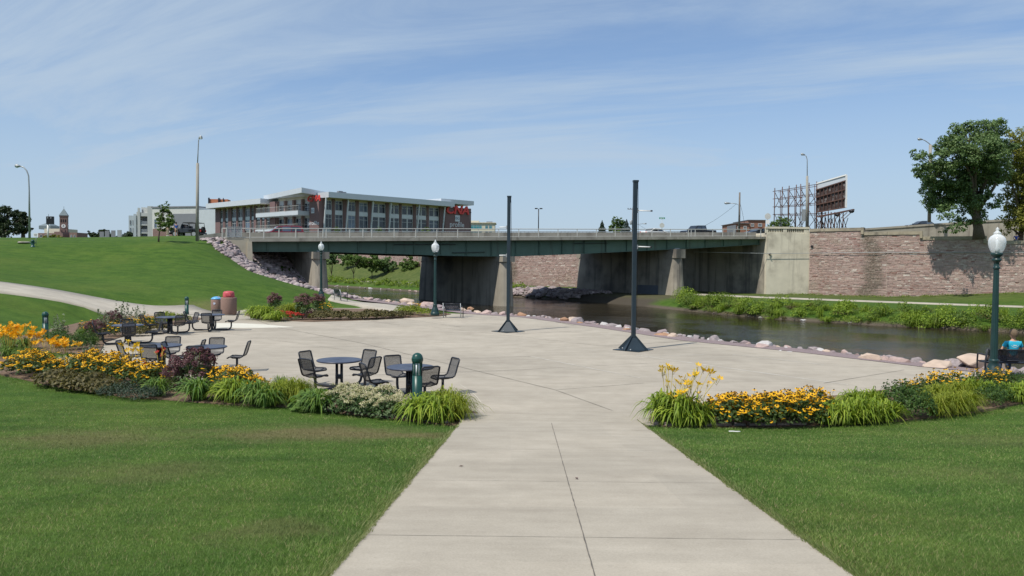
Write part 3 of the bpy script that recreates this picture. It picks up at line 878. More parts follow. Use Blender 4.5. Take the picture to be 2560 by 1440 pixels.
# railing on the near edge
rl = MB(); r_s0, r_s1 = bs(556), bs(1905)
def rail_tube(mb, s0, s1, out, h, r):
    mb.tube([bp(s0+(s1-s0)*i/30, out, zdeck(s0+(s1-s0)*i/30)+h) for i in range(31)], r, 6)
rail_tube(rl, r_s0, r_s1, .12, 1.36, .055); rail_tube(rl, r_s0, r_s1, .12, .44, .045)
railing = rl.build('railing', M['rail'], bridge, BO)
pp = [556,566,625,660,698,740,796,808,816,875,908,930,986,1040,1093,1145,1197,1248,1298,1347,1396,1444,1492,1539,1585,1631,1677,1722,1729,1739,1783,1808,1836,1867,1903]
for px in pp:
    s = bs(px); b = MB(); b.box((0,0,0), (.09,.09,1.12))
    c = bp(s, .12, zdeck(s)+.80); b.v = [(x+c[0], y+c[1], z+c[2]) for x, y, z in b.v]
    b.build('post', M['rail'], railing, BO)
gate = MB()
gs0, gs1 = bs(568), bs(604)
for s in (gs0, (gs0+gs1)/2, gs1): gate.beam(bp(s,.0,zdeck(s)+.45), bp(s,.0,zdeck(s)+1.52), .07)
for h in (.5, 1.5): gate.beam(bp(gs0,.0,zdeck(gs0)+h), bp(gs1,.0,zdeck(gs1)+h), .07)
go_ = gate.build('gate', M['galv'], bridge, BO)
M['chain'] = seethrough('chain link mesh', (.40,.43,.46), .62)
b = MB(); b.extr([bp(gs0,.02,zdeck(gs0)+.5), bp(gs1,.02,zdeck(gs1)+.5), bp(gs1,.02,zdeck(gs1)+1.5), bp(gs0,.02,zdeck(gs0)+1.5)], BN*.01)
b.build('wire_mesh', M['chain'], go_, BO)
# far railing: close pickets
rl = MB(); rail_tube(rl, bs(700), S1, 17.8, 1.62, .05); rail_tube(rl, bs(700), S1, 17.8, .6, .04)
s = bs(700)
while s < S1: rl.beam(bp(s,17.8,zdeck(s)+.34), bp(s,17.8,zdeck(s)+1.62), .05); s += .62
rl.build('far_railing', M['galv'], bridge, BO)
# right abutment wall under the deck and the block with the balustrade
b = MB()
a0 = BB + BU*.1
b.extr([a0+Vector((0,0,-2)), a0+BU*1.2+Vector((0,0,-2)), a0+BU*1.2+Vector((0,0,zdeck(BLEN)-.02)), a0+Vector((0,0,zdeck(BLEN)-.02))], PDIR*19)
b.build('abutment', M['concrete_pier'], bridge, BO)
A1, B1 = Vector((36.3, 111.45, 0)), Vector((42.6, 111.9, 0))
blk = thing('bridge_end_block', 'pale concrete end block with a slotted balustrade at the right end of the bridge', 'abutment', (39.4, 112.5, -1))
BKO = (39.4, 112.5, -1)
def bk(px, py, out=0): q = onplane(px, py, A1, B1); return (q.x, q.y+out, q.z)
M['coping'] = surf('old concrete coping', (.34,.295,.22), .9, .2, 1.5, dirt=((.16,.14,.11), .6))
zb0, zb1 = onplane(1970, 583, A1, B1).z, onplane(1970, 567, A1, B1).z
M['board_concrete'] = surf('board marked concrete', (.62,.57,.455), .88, .10, .7, .25, 6, dirt=((.42,.38,.30), .4), streak=((.33,.295,.24), 1.5, .54, .55))
b = MB(); b.prism([(A1.x,A1.y),(B1.x,B1.y),(B1.x,B1.y+3),(A1.x-.9,A1.y+2.2)], -1.6, zb0)
for i in range(11): 
    z = -.6 + i*.72; break
    if z < zb0-.2: b.hexa([(A1.x-.02,A1.y-.02,z),(B1.x,B1.y-.02,z),(B1.x,B1.y+.1,z),(A1.x,A1.y+.1,z)], [(A1.x-.02,A1.y-.012,z+.03),(B1.x,B1.y-.012,z+.03),(B1.x,B1.y+.1,z+.03),(A1.x,A1.y+.1,z+.03)])
b.build('block', M['board_concrete'], blk, BKO)
b = MB()
def along(px): q = onplane(px, 575, A1, B1); return q.x, q.y
def bbox(px0, px1, z0, z1, o0=.03, o1=.33):
    x0, y0 = along(px0); x1, y1 = along(px1)
    b.hexa([(x0,y0+o0,z0),(x1,y1+o0,z0),(x1,y1+o1,z0),(x0,y0+o1,z0)], [(x0,y0+o0,z1),(x1,y1+o0,z1),(x1,y1+o1,z1),(x0,y0+o1,z1)])
bbox(1914, 2023.5, zb1-.28, zb1, -.04, .4)
bbox(1914, 2023.5, zb0, zb0+.14)
bbox(1914, 1921, zb0+.14, zb1-.28); bbox(1958, 1968, zb0+.14, zb1-.28); bbox(2010, 2023.5, zb0+.14, zb1-.28)
mb_ = b; b = MB(); bbox(1915, 2022, zb0+.002, zb1-.29, .36, .42); b.build('slot_backing', M['coping'], blk, BKO); b = mb_  # dark backing added so the balustrade slots look shaded
for a, c in ((1921, 1958), (1968, 2010)):
    n = 9
    for i in range(1, n): x = a+(c-a)*i/n; bbox(x-.9, x+.9, zb0+.14, zb1-.28, .08, .28)
b.build('balustrade', M['board_concrete'], blk, BKO)
b = MB(); b.tube([bk(1927,634,-.1), bk(1921,636,-.25), bk(1924,640,-.3)], .08, 6); b.build('bracket_lamp', M['black'], blk, BKO)
# ================================================================== STONE WALLS
def stone_mat():
    m, nt, bd, out = new_mat('pink quartzite blocks')
    g = nt.nodes.new('ShaderNodeNewGeometry')
    c = ramp(nt, g.outputs['Random Per Island'], [(0, (.24,.115,.095)), (.05, (.35,.225,.195)), (.3, (.43,.305,.27)), (.5, (.36,.25,.225)), (.66, (.46,.34,.30)), (.8, (.40,.275,.235)), (.95, (.49,.39,.345)), (1, (.60,.53,.47))])
    n = noise_node(nt, 5, 5)
    c = mixc(nt, 1.0, c, ramp(nt, n, [(.3, (.78,.78,.78)), (.7, (1.12,1.12,1.12))]), 'MULTIPLY')
    n2 = noise_node(nt, .35, 4)
    c = mixc(nt, maprange(nt, n2, .5, .75, 0, .45), c, (.30,.25,.19))
    tc = nt.nodes.new('ShaderNodeTexCoord'); sp = nt.nodes.new('ShaderNodeSeparateXYZ'); nt.links.new(tc.outputs['Object'], sp.inputs[0])
    dx = math_node(nt, 'ABSOLUTE', math_node(nt, 'ADD', math_node(nt, 'ADD', sp.outputs[0], 6.3), math_node(nt, 'MULTIPLY', math_node(nt, 'SUBTRACT', n2, .5), 3.5)))
    c = mixc(nt, math_node(nt, 'MULTIPLY', maprange(nt, dx, .15, 1.5, 1, 0), maprange(nt, n, .35, .6, .35, .9)), c, (.13,.105,.075))   # seepage stain down the face
    nt.links.new(c, bd.inputs['Base Color']); bd.inputs['Roughness'].default_value = .9
    bump(nt, bd, n, .4, .03)
    return m
M['stones'] = stone_mat()
M['mortar'] = surf('pale mortar', (.55,.48,.39), .95, .1, 3)
def stone_face(mb, A, B, z0, ztop, seed, big=1.0):
    r = random.Random(seed)
    A, B = Vector((A[0],A[1],0)), Vector((B[0],B[1],0))
    u = (B-A).normalized(); L = (B-A).length; n = Vector((u.y, -u.x, 0))
    if n.y > 0: n = -n
    z = z0
    while z < max(ztop(0), ztop(L), ztop(L/2)):
        h = r.choice((.12,.14,.17,.2,.24,.16))*big
        s = r.uniform(-.5, 0)
        while s < L:
            w = r.choice((.2,.28,.36,.45,.6,.8))*big*r.uniform(.8, 1.2)
            a, c = max(s, 0), min(s+w, L)
            zt = ztop((a+c)/2)
            def put(a, c, zz, hh):
                if c-a < .06: return
                t = min(zz+hh, zt-.02)
                if t-zz < .05: return
                g = .016*big; o = r.uniform(.015, .08)
                j = lambda: r.uniform(-.012, .012)*big
                p = [A+u*(a+g+j())+Vector((0,0,zz+g+j())), A+u*(c-g+j())+Vector((0,0,zz+g+j())), A+u*(c-g+j())+Vector((0,0,t-g+j())), A+u*(a+g+j())+Vector((0,0,t-g+j()))]
                mb.add(p+[q+n*(o+r.uniform(-.012,.012)) for q in p], [(4,5,6,7),(0,1,5,4),(1,2,6,5),(2,3,7,6),(3,0,4,7)] if True else [])
            if h > .28 and r.random() < .35:
                put(a, c, z, h*.48); put(a, c, z+h*.5, h*.48)
            else: put(a, c, z, h*(.985))
            s += w
        z += h
WP = [(42.55, 111.75), (50.2, 104.6), (63.5, 96.4), (92, 78.5)]
def wall_pt(px):
    for A, B in zip(WP[:-1], WP[1:]):
        q = onplane(px, 600, A, B)
        if q.x <= B[0]+1e-6: return q, A, B
    return q, A, B
def wtop(px, py):
    q, A, B = wall_pt(px); return onplane(px, py, A, B).z
steps = [(2024.5, 2158, wtop(2090,578)), (2158, 2305, wtop(2230,587)), (2305, 2465, wtop(2385,599)), (2465, 2900, wtop(2510,610))]
wall = thing('stone_wall', 'tall pink quartzite block wall with stepped concrete coping on the far bank', 'wall', (55, 101, -1))
WO = (55, 101, -1)
sm, bk_, cp = MB(), MB(), MB()
for i, (A, B) in enumerate(zip(WP[:-1], WP[1:])):
    Av, Bv = Vector((*A, 0)), Vector((*B, 0)); L = (Bv-Av).length; u = (Bv-Av).normalized()
    ee = RM.inverted()
    def ztop(s, Av=Av, u=u):
        q = Av+u*s - EYE; v = RM.transposed() @ Vector((q.x, q.y, 0)); px = 1280+F*v.x/(-v.z)
        for a, c, z in steps:
            if px <= c: return z
        return steps[-1][2]
    stone_face(sm, A, B, -2.2, ztop, 11+i)
for a, c, z in steps:
    cuts = [wall_pt(a)[0]] + [Vector((*w, 0)) for w in WP[1:-1] if wall_pt(a)[0].x < w[0] < wall_pt(c)[0].x] + [wall_pt(c)[0]]
    for p, q in zip(cuts[:-1], cuts[1:]):
        u = (q-p); u.z = 0; u.normalize(); n = Vector((u.y, -u.x, 0))
        if n.y > 0: n = -n
        bk_.hexa([(p.x,p.y,-2.5),(q.x,q.y,-2.5),(q.x-n.x*2.2,q.y-n.y*2.2,-2.5),(p.x-n.x*2.2,p.y-n.y*2.2,-2.5)], [(p.x,p.y,z-.004),(q.x,q.y,z-.004),(q.x-n.x*2.2,q.y-n.y*2.2,z-.004),(p.x-n.x*2.2,p.y-n.y*2.2,z-.004)])
        cp.hexa([(p.x+n.x*.16,p.y+n.y*.16,z),(q.x+n.x*.16,q.y+n.y*.16,z),(q.x-n.x*.7,q.y-n.y*.7,z),(p.x-n.x*.7,p.y-n.y*.7,z)], [(p.x+n.x*.16,p.y+n.y*.16,z+.42),(q.x+n.x*.16,q.y+n.y*.16,z+.42),(q.x-n.x*.7,q.y-n.y*.7,z+.42),(p.x-n.x*.7,p.y-n.y*.7,z+.42)])
    q = wall_pt(c)[0]
    if c < 2600: cp.box((q.x-.12, q.y-.02, z-.02), (.34, .5, .92), -.6)
sm.build('stonework', M['stones'], wall, WO); bk_.build('mortar_core', M['mortar'], wall, WO)
cp.build('coping', M['coping'], wall, WO)
b = MB(); q = onplane(2030.5, 616, WP[0], WP[1]); b.tube([q+Vector((.1,.2,0)), q+Vector((-.12,-.2,0))], .18, 12); b.build('drain_pipe', M['black'], wall, WO)
# cable along the wall
b = MB(); b.tube([Vector(bk(1732,630,-.4)), Vector(bk(1930,634,-.35)), Vector(bk(2020,633,-.35)), wall_pt(2200)[0].xy.to_3d()+Vector((-.2,-.25,onplane(2200,631,*wall_pt(2200)[1:]).z)), wall_pt(2560)[0].xy.to_3d()+Vector((-.2,-.25,onplane(2560,631,*wall_pt(2560)[1:]).z)), wall_pt(2800)[0].xy.to_3d()+Vector((-.2,-.25,onplane(2800,631,*wall_pt(2800)[1:]).z))], .035, 5)
tag(b.build('cable', M['galv']), 'thin grey cable strung level along the face of the stone wall', 'cable')
# wall upstream of the bridge
FW = [(-70,227), (-55.2,212), (-36.2,194), (-8.2,150), (22.0,129.2)]
fw = thing('stone_wall', 'pink quartzite block wall seen under the bridge between the two piers', 'wall', (6, 140, -1))
sm, bk_ = MB(), MB()
for i, (A, B) in enumerate(zip(FW[:-1], FW[1:])):
    zt = 8.3 if i == 3 else 5.4
    stone_face(sm, A, B, -2.2 if i >= 2 else 1.0, lambda s: zt, 31+i, 1.15)
    Av, Bv = Vector((*A,0)), Vector((*B,0)); u = (Bv-Av).normalized(); n = Vector((u.y,-u.x,0)); n = -n if n.y > 0 else n
    p, q = Av, Bv
    bk_.hexa([(p.x,p.y,-2.5),(q.x,q.y,-2.5),(q.x-n.x*1.5,q.y-n.y*1.5,-2.5),(p.x-n.x*1.5,p.y-n.y*1.5,-2.5)], [(p.x,p.y,zt),(q.x,q.y,zt),(q.x-n.x*1.5,q.y-n.y*1.5,zt),(p.x-n.x*1.5,p.y-n.y*1.5,zt)])
sm.build('stonework', M['stones'], fw, (6,140,-1)); bk_.build('mortar_core', M['mortar'], fw, (6,140,-1))
# ramp wall that climbs to the right above the stone wall
ramp_ = thing('ramp_wall', 'concrete retaining wall of the road climbing right above the stone wall', 'wall', (60, 115, 6))
b = MB(); RO = (60, 115, 6)
rp = [(2020,579,117),(2160,571,116),(2320,560,115),(2440,552,114),(2560,545,113),(2900,530,108)]
pts = [P(*q) for q in rp]; pts_ramp = pts
for p, q in zip(pts[:-1], pts[1:]):
    b.hexa([(p.x,p.y,3),(q.x,q.y,3),(q.x,q.y+.5,3),(p.x,p.y+.5,3)], [(p.x,p.y,p.z-.003),(q.x,q.y,q.z-.003),(q.x,q.y+.5,q.z-.003),(p.x,p.y+.5,p.z-.003)])
    b.hexa([(p.x,p.y-.12,p.z-.28),(q.x,q.y-.12,q.z-.28),(q.x,q.y-.001,q.z-.28),(p.x,p.y-.001,p.z-.28)], [(p.x,p.y-.12,p.z),(q.x,q.y-.12,q.z),(q.x,q.y-.001,q.z),(p.x,p.y-.001,p.z)])
b.build('wall', M['concrete'], ramp_, RO)
b = MB()
for p, q in zip(pts[:-1], pts[1:]):
    b.hexa([(p.x,p.y+.5,2),(q.x,q.y+.5,2),(q.x,q.y+11,2),(p.x,p.y+11,2)], [(p.x,p.y+.5,p.z-.85),(q.x,q.y+.5,q.z-.85),(q.x,q.y+11,q.z-.85),(p.x,p.y+11,p.z-.85)])
b.build('roadway', M['asphalt'], ramp_, RO)
# ================================================================== BUILDINGS
class Facade:
    def __init__(s, A, B):
        s.A = Vector((A[0], A[1], 0)); s.B = Vector((B[0], B[1], 0))
        s.u = (s.B-s.A).normalized(); s.n = Vector((s.u.y, -s.u.x, 0))
        if s.n.dot(EYE-s.A) < 0: s.n = -s.n
    def s(s, px): return (onplane(px, 600, s.A, s.B)-s.A).dot(s.u)
    def z(s, px, py): return onplane(px, py, s.A, s.B).z
    def zo(s, px, py, o): return onplane(px, py, s.A+s.n*o, s.B+s.n*o).z
    def pt(s, t, o, z): q = s.A + s.u*t + s.n*o; return (q.x, q.y, z)
    def slab(s, mb, t0, t1, o0, o1, z0, z1):
        if t0 > t1: t0, t1 = t1, t0
        a = [s.pt(t0,o1,z0), s.pt(t1,o1,z0), s.pt(t1,o0,z0), s.pt(t0,o0,z0)]
        c = [s.pt(t0,o1,z1), s.pt(t1,o1,z1), s.pt(t1,o0,z1), s.pt(t0,o0,z1)]
        if (Vector(a[1])-Vector(a[0])).cross(Vector(a[3])-Vector(a[0])).z < 0:
            a = [a[0],a[3],a[2],a[1]]; c = [c[0],c[3],c[2],c[1]]
        mb.hexa(a, c)
    def window(s, root, off, t0, t1, z0, z1, o=0.0, mull=1, bars=(.72,), fw=.09, glass='window', thick=None):
        f = MB()
        if t0 > t1: t0, t1 = t1, t0
        s.slab(f, t0, t1, o, o+.10, z0, z0+fw); s.slab(f, t0, t1, o, o+.10, z1-fw, z1)
        s.slab(f, t0, t0+fw, o, o+.10, z0+fw, z1-fw); s.slab(f, t1-fw, t1, o, o+.10, z0+fw, z1-fw)
        for i in range(mull):
            t = t0+(t1-t0)*(i+1)/(mull+1); q = thick or fw*.7
            s.slab(f, t-q/2, t+q/2, o, o+.095, z0+fw, z1-fw)
        for h in bars:
            z = z0+(z1-z0)*h; s.slab(f, t0+fw, t1-fw, o, o+.085, z-fw*.35, z+fw*.35)
        fo = f.build('window', M['frame'], root, off)
        g = MB(); s.slab(g, t0+fw*.5, t1-fw*.5, o-.02, o+.03, z0+fw*.5, z1-fw*.5)
        g.build('pane', M[glass], fo, off)
def text_mesh(name, body, mat_, parent, origin, u, up, size, ext=.05, bold=0.0, shear=0.0, off=(0,0,0), align='CENTER', sx=1.0):
    cu = bpy.data.curves.new('lettering', 'FONT')
    cu.body = body; cu.size = size; cu.extrude = ext; cu.offset = bold; cu.shear = shear
    cu.align_x = align; cu.align_y = 'CENTER'
    o = bpy.data.objects.new('lettering', cu); COL.objects.link(o)
    dg = bpy.context.evaluated_depsgraph_get()
    me = bpy.data.meshes.new_from_object(o.evaluated_get(dg))
    bpy.data.objects.remove(o); 
    u = Vector(u).normalized(); up = Vector(up).normalized(); n = u.cross(up)
    og = Vector(origin)
    me.transform(Matrix(((u.x*sx,up.x,n.x,og.x-off[0]),(u.y*sx,up.y,n.y,og.y-off[1]),(u.z*sx,up.z,n.z,og.z-off[2]),(0,0,0,1))))
    me.materials.clear(); me.materials.append(mat_)
    return link(name, me, parent)
UPV = Vector((0,0,1))
# ---------------------------------------------------------------- the brick office with the red letters
K = 1.57                                  # the office stands well behind the river
C0 = Vector((-36.9*K, 150.0*K, 0))
FR = Facade(C0, C0+Vector((.695,.719,0))*90); FL = Facade(C0, C0+Vector((-.73,.683,0))*90)
off_ = (-36.9*K, 150.0*K, 5.2)
office = thing('office_building', 'plum brick office with white roof edge, red letters and slanted white columns', 'building', off_)
zt, zf = FR.zo(880,484,3.4), FR.zo(880,497.5,3.4)
zw1t, zw1b, zw2t, zw2b = FR.z(895,506), FR.z(895,530), FR.z(895,539.5), FR.z(895,573)
RE = FR.s(1173); LE = FL.s(540)
s_c = FR.s(804)
w = MB()                                  # back walls, set in from the brick piers
FR.slab(w, 0.4, RE-.3, -1.2, -.35, 4.5, zf); w.build('wall', M['frame'], office, off_); w = MB(); FL.slab(w, 0.4, LE-.2, -1.2, -.35, 4.5, zf-.003)
w.build('wall', M['frame'], office, off_)
def brick(fac, a, c, o, z1, nm='brick_pier', o0=-.35):
    w = MB(); fac.slab(w, fac.s(a), fac.s(c) if c else RE, o0, o, 4.6, z1); w.build(nm, M['brick_plum'], office, off_)
for a, c in ((804,812),(830,837),(857,869),(889,897),(920,929),(964,972),(998,1004),(1032,1040),(1066,1072)): brick(FR, a, c, .06, zf-.01)
brick(FR, 1097, 1108, .5, zf-.01); brick(FR, 1108, None, .9, zf-.012, 'end_wall')
w = MB(); FR.slab(w, RE-1.5, RE, -22, -.36, 4.6, zf-.013); w.build('side_wall', M['brick_plum'], office, off_)
brick(FL, 780, 803.5, .9, zf-.02, 'end_wall'); brick(FL, 687, 694, .9, zf-.02); brick(FL, 678, 688, .5, zf-.02)
for a, c in ((540,552),(559,564),(572,580),(592,596),(608,613),(626,629),(636,642),(652,655),(663,667)): brick(FL, a, c, .25, zf-.022)
wbays = [(812,830,1,None),(837,857,1,None),(869,889,1,None),(897,920,1,None),(929,964,1,.55),(972,998,1,.5),(1004,1032,1,.5),(1040,1066,1,.5),(1072,1097,1,.5)]
for a, c, mu, th in wbays:
    for z0, z1 in ((zw1b, zw1t), (zw2b, zw2t)):
        FR.window(office, off_, FR.s(a)+.1, FR.s(c)-.1, z0, z1, -.16, mu, (.70,) , .16, thick=th)
z1t, z1b, z2t, z2b = FL.z(640,519), FL.z(640,541), FL.z(640,548.5), FL.z(640,575)
for a, c in ((552,559),(564,572),(580,592),(596,608),(613,626),(629,636),(642,652),(655,663),(667,678)):
    for z0, z1 in ((z1b, z1t), (z2b, z2t)):
        FL.window(office, off_, FL.s(a)-.05, FL.s(c)+.05, z0, z1, -.16, 1, (.75,), .15)
for a, c, *_ in wbays:                     # white band between the storeys
    sp = MB(); FR.slab(sp, FR.s(a)+.08, FR.s(c)-.08, -.34, -.02, zw2t+.01, zw1b-.01); sp.build('spandrel_panel', M['white_metal'], office, off_)
for a, c in ((552,559),(564,572),(580,592),(596,608),(613,626),(629,636),(642,652),(655,663),(667,678)):
    sp = MB(); FL.slab(sp, FL.s(a)-.05, FL.s(c)+.05, -.34, -.02, z2t+.01, z1b-.01); sp.build('spandrel_panel', M['white_metal'], office, off_)
# recessed entry with balcony on the left side
rc0, rc1 = FL.s(780), FL.s(694)
for i in range(4):
    t0 = rc0+(rc1-rc0)*(i+.12)/4; t1 = rc0+(rc1-rc0)*(i+.88)/4
    FL.window(office, off_, t0, t1, FL.z(740,535), FL.z(740,510), -.33, 1, (.35,.6), .10)
    FL.window(office, off_, t0, t1, FL.z(740,572), FL.z(740,546), -.33, 1, (.6,), .10)
for i in range(5):
    pm = MB(); t = rc0+(rc1-rc0)*i/4; FL.slab(pm, t-.45, t+.45, -.33, .5, 4.6, zf-.03); pm.build('brick_pier', M['brick_brown'], office, off_)
bl = MB(); bz0, bz1 = FL.z(740,541), FL.z(740,531)
b_a, b_b = FL.s(778), FL.s(672)
FL.slab(bl, b_a, b_b, -.3, 4.6, bz0, bz1)
bal = bl.build('balcony', M['white_metal'], office, off_)
def railing_on(fac, a, c, z, h, parent, o=4.5, step=.75):
    r = MB(); s = a; d = 1 if c > a else -1
    r.beam(fac.pt(a,o,z+h), fac.pt(c,o,z+h), .09); r.beam(fac.pt(a,o,z+.15), fac.pt(c,o,z+.15), .06)
    while (s-c)*d < 0: r.beam(fac.pt(s,o,z+.01), fac.pt(s,o,z+h), .05); s += d*step
    r.beam(fac.pt(a,o,z+h), fac.pt(a,0.4,z+h), .08)
    r.build('railing', M['rail'], parent, off_)
railing_on(FL, b_a, b_b, bz1, FL.z(740,517)-bz1-.15, bal)
lb = MB(); lz = FL.z(740,573); FL.slab(lb, b_a, b_b, -.3, 4.8, lz-.6, lz)
terr = lb.build('terrace', M['white_metal'], office, off_); railing_on(FL, b_a, b_b, lz, 1.25, terr, 4.7)
# roofs
rf = MB()
def roof_poly(mb, pts, z0, z1): mb.prism([(p[0], p[1]) for p in pts], z0, z1)
OV = 3.4
a0 = FR.pt(FR.s(806), OV, 0); a1 = FR.pt(FR.s(1120), OV, 0); a2 = FR.pt(FR.s(1120), -14, 0); a3 = FR.pt(FR.s(806), -8, 0)
roof_poly(rf, [a0, a1, a2, a3], zf, zt)
l0 = FL.pt(FL.s(675), OV, 0); l1 = FL.pt(LE+.6, OV, 0); l2 = FL.pt(LE+.6, -14, 0); l3 = FL.pt(FL.s(675), -14, 0)
lzt, lzb = FL.zo(640,497,3.4), FL.zo(640,510,3.4)
roof_poly(rf, [l0, l1, l2, l3], lzb, lzt)
e0 = FR.pt(FR.s(1095), 1.6, 0); e1 = FR.pt(RE+.7, 1.6, 0); e2 = FR.pt(RE+.7, -16, 0); e3_ = FR.pt(FR.s(1095), -16, 0)
ez = FR.zo(1150,500,1.6); roof_poly(rf, [e0, e1, e2, e3_], FR.zo(1150,510.5,1.6), ez)
rf.build('roof', M['white_metal'], office, off_)
for px, o, h in ((876,-6,1.0),(884,-7,1.6),(893,-7,1.4),(905,-9,.9)):
    ru = MB(); t = FR.s(px); FR.slab(ru, t-.7, t+.7, o-1.2, o, zt+.002, zt+h); ru.build('rooftop_unit', M['grey_panel'], office, off_)
hr = MB()                                  # raised entry roof
Qc = P(754, 480, 146*K); lt = P(659, 480, 165*K); rt = P(872, 480, 165*K)
hz1, hz0 = P(754, 468.5, 146*K).z, P(754, 481.5, 146*K).z
q4 = Vector((lt.x+rt.x-Qc.x, lt.y+rt.y-Qc.y, 0))
hr.prism([(Qc.x,Qc.y),(rt.x,rt.y),(q4.x,q4.y),(lt.x,lt.y)], hz0, hz1)
hr.build('raised_roof', M['white_metal'], office, off_)
up_ = MB(); FL.slab(up_, rc0-.3, rc1+.3, -4, -.36, zf-.5, hz0-.004); up_.build('wall', M['soffit'], office, off_)
up_ = MB(); FR.slab(up_, 4.2, FR.s(866), -5, -.9, zf-.5, hz0-.004)
up_.build('wall', M['soffit'], office, off_)
sf = MB()
FR.slab(sf, FR.s(808), FR.s(1108), -.3, OV-.25, zf-.06, zf-.004); FL.slab(sf, FL.s(677), LE-.1, -.3, OV-.25, lzb-.06, lzb-.004)
FR.slab(sf, FR.s(812), FR.s(1097), -.345, -.25, zw1t+.02, zf-.062); FL.slab(sf, FL.s(678), LE-.1, -.345, -.28, z1t+.02, lzb-.062)
sf.build('soffit', M['soffit'], office, off_)
for px in (806,861,923,968,1038,1102):
    t = FR.s(px); c = MB(); c.beam(FR.pt(t, .75, zw2b-1.6), FR.pt(t, 2.1, zf-.06), .38, .38); c.build('slanted_column', M['white_metal'], office, off_)
# signs
uR = FR.u if FR.u.x > 0 else -FR.u
uL = FL.u if FL.u.x > 0 else -FL.u
cz = FR.z(1138,526); t = FR.s(1137)
text_mesh('sign', 'CNA', M['red_sign'], office, FR.pt(t, 1.2, cz), uR, UPV, 4.0, .25, .11, .22, off_, sx=1.25)
sq = MB(); FR.slab(sq, FR.s(1133), FR.s(1144.5), .9, 1.0, FR.z(1138,554), FR.z(1138,538.5)); sqo = sq.build('sign', M['white_metal'], office, off_)
M['sign_ink'] = surf('dark sign ink', (.10,.13,.18), .6, .05, 2)
text_mesh('lettering', 'ISG', M['sign_ink'], sqo, FR.pt(FR.s(1138.7), 1.02, FR.z(1138,546)), uR, UPV, 1.35, .01, .01, 0, off_)
M['sign_pale'] = surf('pale sign letters', (.55,.56,.60), .5, .05, 2)
text_mesh('sign', 'profile', M['sign_pale'], office, FR.pt(FR.s(1138), .93, FR.z(1138,562)), uR, UPV, 2.5, .03, .02, 0, off_, sx=1.05)
text_mesh('sign', 'CNA', M['red_sign'], office, FL.pt(FL.s(791), .92, FL.z(791,497.5)), uL, UPV, 2.4, .15, .06, .22, off_, sx=1.4)
sq = MB(); FL.slab(sq, FL.s(785), FL.s(792.5), .9, 1.0, FL.z(789,533.5), FL.z(789,520)); sqo = sq.build('sign', M['white_metal'], office, off_)
text_mesh('lettering', 'ISG', M['sign_ink'], sqo, FL.pt(FL.s(788.8), 1.02, FL.z(789,527)), uL, UPV, 1.0, .01, .01, 0, off_)
text_mesh('sign', 'profile', M['sign_pale'], office, FL.pt(FL.s(790), .93, FL.z(790,558.5)), uL, UPV, 1.7, .03, .01, 0, off_, sx=1.4)
# ---------------------------------------------------------------- beige office with teal windows
d = 330
o = P(1176, 600, d); F1 = Facade(P(1150,600,d).xy, P(1236,600,d).xy); of = (o.x, o.y, 5.2)
bz = thing('office_building', 'cream office block with teal ribbon windows behind the brick office', 'building', of)
w = MB(); t0, t1 = F1.s(1150), F1.s(1236.5); zz = F1.z(1210,558)
F1.slab(w, t0, t1, -14, 0, 4, zz); w.build('wall', M['stucco_beige'], bz, of)
w = MB(); F1.slab(w, t0-.4, t1+.5, -14.4, .5, zz, zz+.35); w.build('roof_edge', M['soffit'], bz, of)
w = MB(); F1.slab(w, F1.s(1172), F1.s(1196), -9, -5, zz+.36, F1.z(1190,550)); w.build('rooftop_plant', M['stucco_beige'], bz, of)
w = MB(); F1.slab(w, F1.s(1215), F1.s(1230), -6, -4, zz+.36, F1.z(1220,552.5)); w.build('rooftop_unit', M['grey_panel'], bz, of)
for a, c, mu in ((1170,1204.5,4),(1212.5,1220,0),(1222,1230,0)):
    F1.window(bz, of, F1.s(a), F1.s(c), F1.z(1210,572), F1.z(1210,563), .0, mu, (.6,), .10, 'teal_glass')
    F1.window(bz, of, F1.s(a), F1.s(c), F1.z(1210,588), F1.z(1210,579), .0, mu, (.6,), .10, 'teal_glass')
# ---------------------------------------------------------------- grey hall
d = 300
Fh = Facade(P(380,600,d).xy, P(499,600,d-6).xy); of = (P(440,600,d).x, d, 5.2)
hall = thing('hall_building', 'pale grey flat-roofed hall with a dark grey side panel behind the small tree', 'building', of)
w = MB(); zz = Fh.z(440,519); t0, t1 = Fh.s(381), Fh.s(494); Fh.slab(w, t0, t1, -30, 0, 4, zz); w.build('wall', M['stucco_white'], hall, of)
w = MB(); Fh.slab(w, t0-.3, t1, -30, .3, zz, zz+.5); w.build('roof_edge', M['grey_panel'], hall, of)
w = MB(); Fh.slab(w, Fh.s(434), Fh.s(491), .0, .12, 4.2, Fh.z(440,534.5)); w.build('side_panel', M['grey_panel'], hall, of)
w = MB(); Fh.slab(w, Fh.s(383), Fh.s(432), .0, .2, 4.2, Fh.z(400,572)); w.build('base_panel', M['brick_brown'], hall, of)
Fh.window(hall, of, Fh.s(386), Fh.s(393), Fh.z(390,570), Fh.z(390,548), .02, 0, (.5,), .12)
w = MB(); Fh.slab(w, t1, Fh.s(546), -28, -.3, 4, Fh.z(520,524)); w.build('wing', M['stucco_blue'], hall, of)
